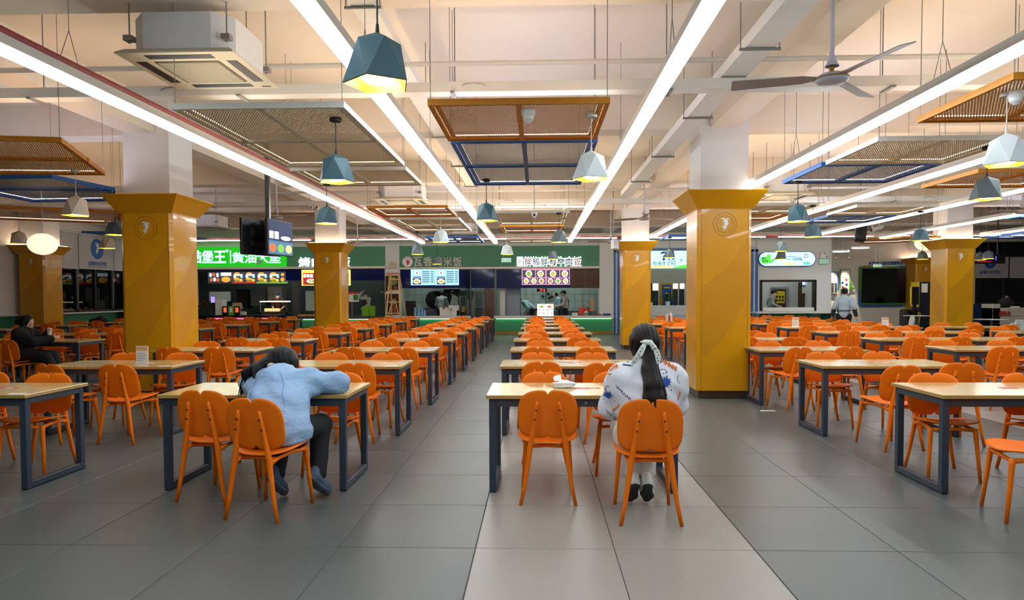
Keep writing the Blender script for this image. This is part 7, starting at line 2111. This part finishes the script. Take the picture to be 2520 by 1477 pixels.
# ---- woman in black at the left edge
hx, hy = -8.42, 10.72
Hd = py(62, 806, 10.78)
X0 = Hd[0] - .02
J = dict(pel=V(X0 + .04, 10.70, .53), bel=V(X0 + .01, 10.73, .67), che=V(X0, 10.75, .81), nek=V(X0 + .02, 10.77, .945), hed=V(Hd[0] + .01, 10.80, 1.04), fwd=V(.85, .15, -.42), up=V(.4, 0, .9),
         shL=V(X0 - .02, 10.92, .88), shR=V(X0 + .05, 10.60, .87), elL=V(X0 + .18, 10.98, .76), elR=V(X0 + .27, 10.62, .74), wrL=V(X0 + .30, 10.90, .86), wrR=V(X0 + .40, 10.82, .78),
         hiL=V(X0 + .06, 10.79, .52), hiR=V(X0 + .08, 10.64, .52), knL=V(X0 + .50, 10.74, .52), knR=V(X0 + .52, 10.56, .50), anL=V(X0 + .70, 10.72, .12), anR=V(X0 + .76, 10.56, .12), toL=V(X0 + .83, 10.72, .05), toR=V(X0 + .89, 10.56, .05))
t = person('woman in black clothes drinking from a cup at the left edge', (X0 + .04, 10.70, 0), J, [
    ('sweater', 'sweater_black', torso_cloth(J, .024, 1.0, None, .08, 1.02, .07), wrinkle(.005, 20)), ('trousers', 'trouser_black', trouser(J, .015, .95), None)], .012)
H = J['hed']
hr = sdf_mesh('hair', [('+', ('e', H + V(-.015, 0, .03), V(.112, .105, .112)), .03), ('+', ('e', H + V(-.13, 0, .02), V(.055, .05, .05)), .03), ('+', ('c', H + V(-.02, -.07, .0), H + V(.01, -.08, -.05), .045, .03), .03), ('-', ('e', H + V(.12, 0, -.06), V(.09, .085, .11)), .02)], .010, 'hair_black', t, lambda P: .002 * np.sin(P[:, 0] * 150 + P[:, 2] * 150))
sdf_mesh('collar', [('+', ('c', J['nek'] + V(-.06, -.03, -.01), J['nek'] + V(.05, -.05, -.03), .03, .025), .02)], .01, 'paper_white', t)
MB().tube([tuple(H + V(.02, -.085, .01)), tuple(H + V(.10, -.06, .0))], .003, 5).build('glasses', 'black', t)
for s in 'LR': shoe(t, J['an' + s], J['to' + s], 'black', 'black')
p = J['wrL'] + V(.07, -.05, .03)
c = thing('paper_cup', 'white and green paper cup held by the woman in black', 'cup', tuple(p - V(0, 0, .05)))
MB().lathe([(.028, p[2] - .05), (.036, p[2] + .05)], p[0], p[1], 16).build('cup', 'paper_white', c); MB().lathe([(.033, p[2] + .02), (.0355, p[2] + .04)], p[0], p[1], 16, caps=False).build('green_band', mat('cup_green', '2E8A5A', .5), c); MB().lathe([(.038, p[2] + .05), (.036, p[2] + .06)], p[0], p[1], 16).build('lid', 'plastic_white', c)

# ---- kitchen and floor staff
def staff(label, px, head_py, Y, face, top, cap=None, apron=None, mask=False, bend=0.0, Ht=1.62, arms='work', sleeve=1.0, hair='hair_black', brim=True, legs='trouser_black', res=.015, skin='skin', x=None):
    X = at_y(px, head_py, Y)[0] if x is None else x
    a = math.radians(face); f = V(math.cos(a), math.sin(a), 0); r = V(f[1], -f[0], 0); k = Ht / 1.62
    def L(fw, rt, up): return V(X, Y, 0) + (f * fw + r * rt + V(0, 0, up)) * k
    b = bend
    def T(fw, rt, up):                                     # torso points tilt forward about the hips
        dz = up - .92; return L(fw * math.cos(b) + dz * math.sin(b), rt, .92 + dz * math.cos(b) - fw * math.sin(b))
    J = dict(pel=L(0, 0, .90), bel=T(.0, 0, 1.06), che=T(.0, 0, 1.24), nek=T(.01, 0, 1.40), hed=T(.035, 0, 1.51), hiL=L(0, -.085, .86), hiR=L(0, .085, .86), knL=L(.01, -.09, .47), knR=L(.01, .09, .47), anL=L(-.02, -.09, .08), anR=L(-.02, .09, .08), toL=L(.12, -.10, .035), toR=L(.12, .10, .035), shL=T(-.01, -.148, 1.325), shR=T(-.01, .148, 1.325))
    J['fwd'] = nrm(f * math.cos(b * .8 + .25) - V(0, 0, 1) * math.sin(b * .8 + .25)); J['up'] = V(0, 0, 1) * math.cos(b) + f * math.sin(b + .2)
    if arms == 'work':
        J.update(elL=T(.06, -.22, 1.08), elR=T(.06, .22, 1.08), wrL=T(.27, -.13, 1.02), wrR=T(.27, .13, 1.02))
    elif arms == 'head':
        J.update(elL=T(.10, -.20, 1.10), elR=T(.16, .24, 1.42), wrL=T(.22, -.05, 1.0), wrR=T(.12, .10, 1.56))
    else:
        J.update(elL=T(-.05, -.25, 1.07), elR=T(-.05, .25, 1.07), wrL=T(.03, -.29, .86), wrR=T(.03, .29, .86))
    J['thL'] = f + V(0, 0, .5); J['thR'] = f + V(0, 0, .5)
    of = [('shirt', top, torso_cloth(J, .012, sleeve, J['pel'] + V(0, 0, .02), .06, .96), wrinkle(.003, 22)), ('trousers', legs, trouser(J, .006, .97, .095), None)]
    t = person(label, (X, Y, 0), J, of, res, skin)
    H = J['hed']; rr, ff, uu = frame(J['fwd'], J['up']); A = np.stack([rr, ff, uu], 1)
    sdf_mesh('hair', [('+', ('e', H - ff * .02 + uu * .02, V(.084, .095, .098), A), .02), ('-', ('e', H + ff * .11 - uu * .04, V(.085, .09, .10), A), .02)] + ([('+', ('e', H - ff * .10 - uu * .02, V(.04, .045, .04)), .03)] if hair == 'bun' else []), .012, 'hair_black', t)
    if cap:
        c = sdf_mesh('cap', [('+', ('e', H + uu * .045, V(.092, .106, .082), A), .02), ('x', ('h', H + uu * .030, -uu), 0)], .011, cap, t)
        if brim: sdf_mesh('cap_brim', [('+', ('e', H + uu * .040 + ff * .105, V(.07, .075, .012), A), .01)], .008, cap, c)
    if mask: sdf_mesh('face_mask', [('+', ('e', H + ff * .055 - uu * .045, V(.062, .052, .052), A), .01)], .009, 'mask_blue', t)
    if apron:
        ap = [('+', ('e', (J['che'] + J['bel']) / 2 + f * .10 - V(0, 0, .06), V(.15, .07, .24), np.stack([r, f, V(0, 0, 1)], 1)), .03), ('+', ('c', J['pel'] + f * .08 + V(0, 0, -.05), J['pel'] + f * .09 - V(0, 0, .35), .13, .13), .05)]
        q = sdf_mesh('apron', ap, .015, apron, t)
        for s in (-1, 1): MB().tube([tuple(J['che'] + r * .09 * s + f * .14), tuple(J['sh' + ('L' if s < 0 else 'R')] * .6 + J['nek'] * .4 + V(0, 0, .07)), tuple(J['che'] + r * .07 * s - f * .15), tuple(J['bel'] - f * .155)], .010, 5).build('apron_strap', apron, q)
        MB().tube([tuple(J['bel'] + f * .15), tuple(J['bel'] + r * .16), tuple(J['bel'] - f * .155), tuple(J['bel'] - r * .16), tuple(J['bel'] + f * .15)], .012, 5).build('apron_tie', apron, q)
    for s in 'LR': shoe(t, J['an' + s], J['to' + s], 'black', 'black')
    return t, J
staff('burger stall worker in dark red top and blue cap looking down', 686, 728, 27.1, -80, 'maroon', 'bench_blue', None, bend=.35, Ht=1.66, brim=False, sleeve=.45)
staff('grill stall worker in grey shirt and dark apron, hand at head', 900, 722, 26.75, -110, 'uniform_grey', 'cap_navy', 'apron_dark', arms='head', Ht=1.64)
staff('kitchen worker in green-grey shirt seen from behind, left kitchen', 1086, 730, 27.6, 85, 'uniform_grey', 'cap_navy', None, bend=.2, Ht=1.66)
staff('kitchen worker in grey shirt with dark apron straps, left kitchen', 1121, 728, 27.1, 165, 'uniform_grey', 'cap_navy', 'apron_dark', Ht=1.66, bend=.1, sleeve=.5)
staff('kitchen worker in pale blue shirt bending forward, right kitchen', 1310, 745, 27.7, 178, 'uniform_blue', 'cap_navy', None, bend=.95, Ht=1.64)
staff('masked kitchen worker in sand shirt and navy hat, right kitchen', 1391, 727, 27.0, 172, 'uniform_sand', 'cap_navy', 'apron_dark', True, Ht=1.66, bend=.05)
staff('kitchen worker in blue shirt half hidden behind the masked worker', 1380, 735, 27.9, 185, 'uniform_blue', None, None, bend=.3, Ht=1.60)
staff('worker in grey shirt and navy apron behind the serving window', 1897, 727, 26.9, -15, 'uniform_grey', 'cap_navy', 'apron_dark', Ht=1.64, bend=.12)
t, J = staff('floor worker in pale blue shirt and cap walking away, near wall screen', 2078, 716, 18.52, 62, 'uniform_pale', 'cap_grey', None, arms='down', Ht=1.62, sleeve=.45, hair='bun')
for s in 'LR': sdf_mesh('sleeve_cover', [('+', ('c', J['el' + s] * .85 + J['sh' + s] * .15, J['wr' + s] * .8 + J['el' + s] * .2, .062, .05), .02)], .012, 'cap_navy', t)
MB().tube([tuple(J['bel'] + V(.17 * math.cos(q), .16 * math.sin(q), -.04)) for q in np.linspace(0, 2 * PI, 14)], .012, 5).build('apron_tie', 'cap_navy', t)
staff('person in dark blue standing in the hall beyond the entrance', 1641, 745, 30.4, -70, 'bench_blue', None, None, Ht=1.55, bend=.2)
staff('person in dark clothes sitting low behind the service desk', 2466, 742, 25.4, -100, 'sweater_black', None, None, Ht=1.45, bend=.5)
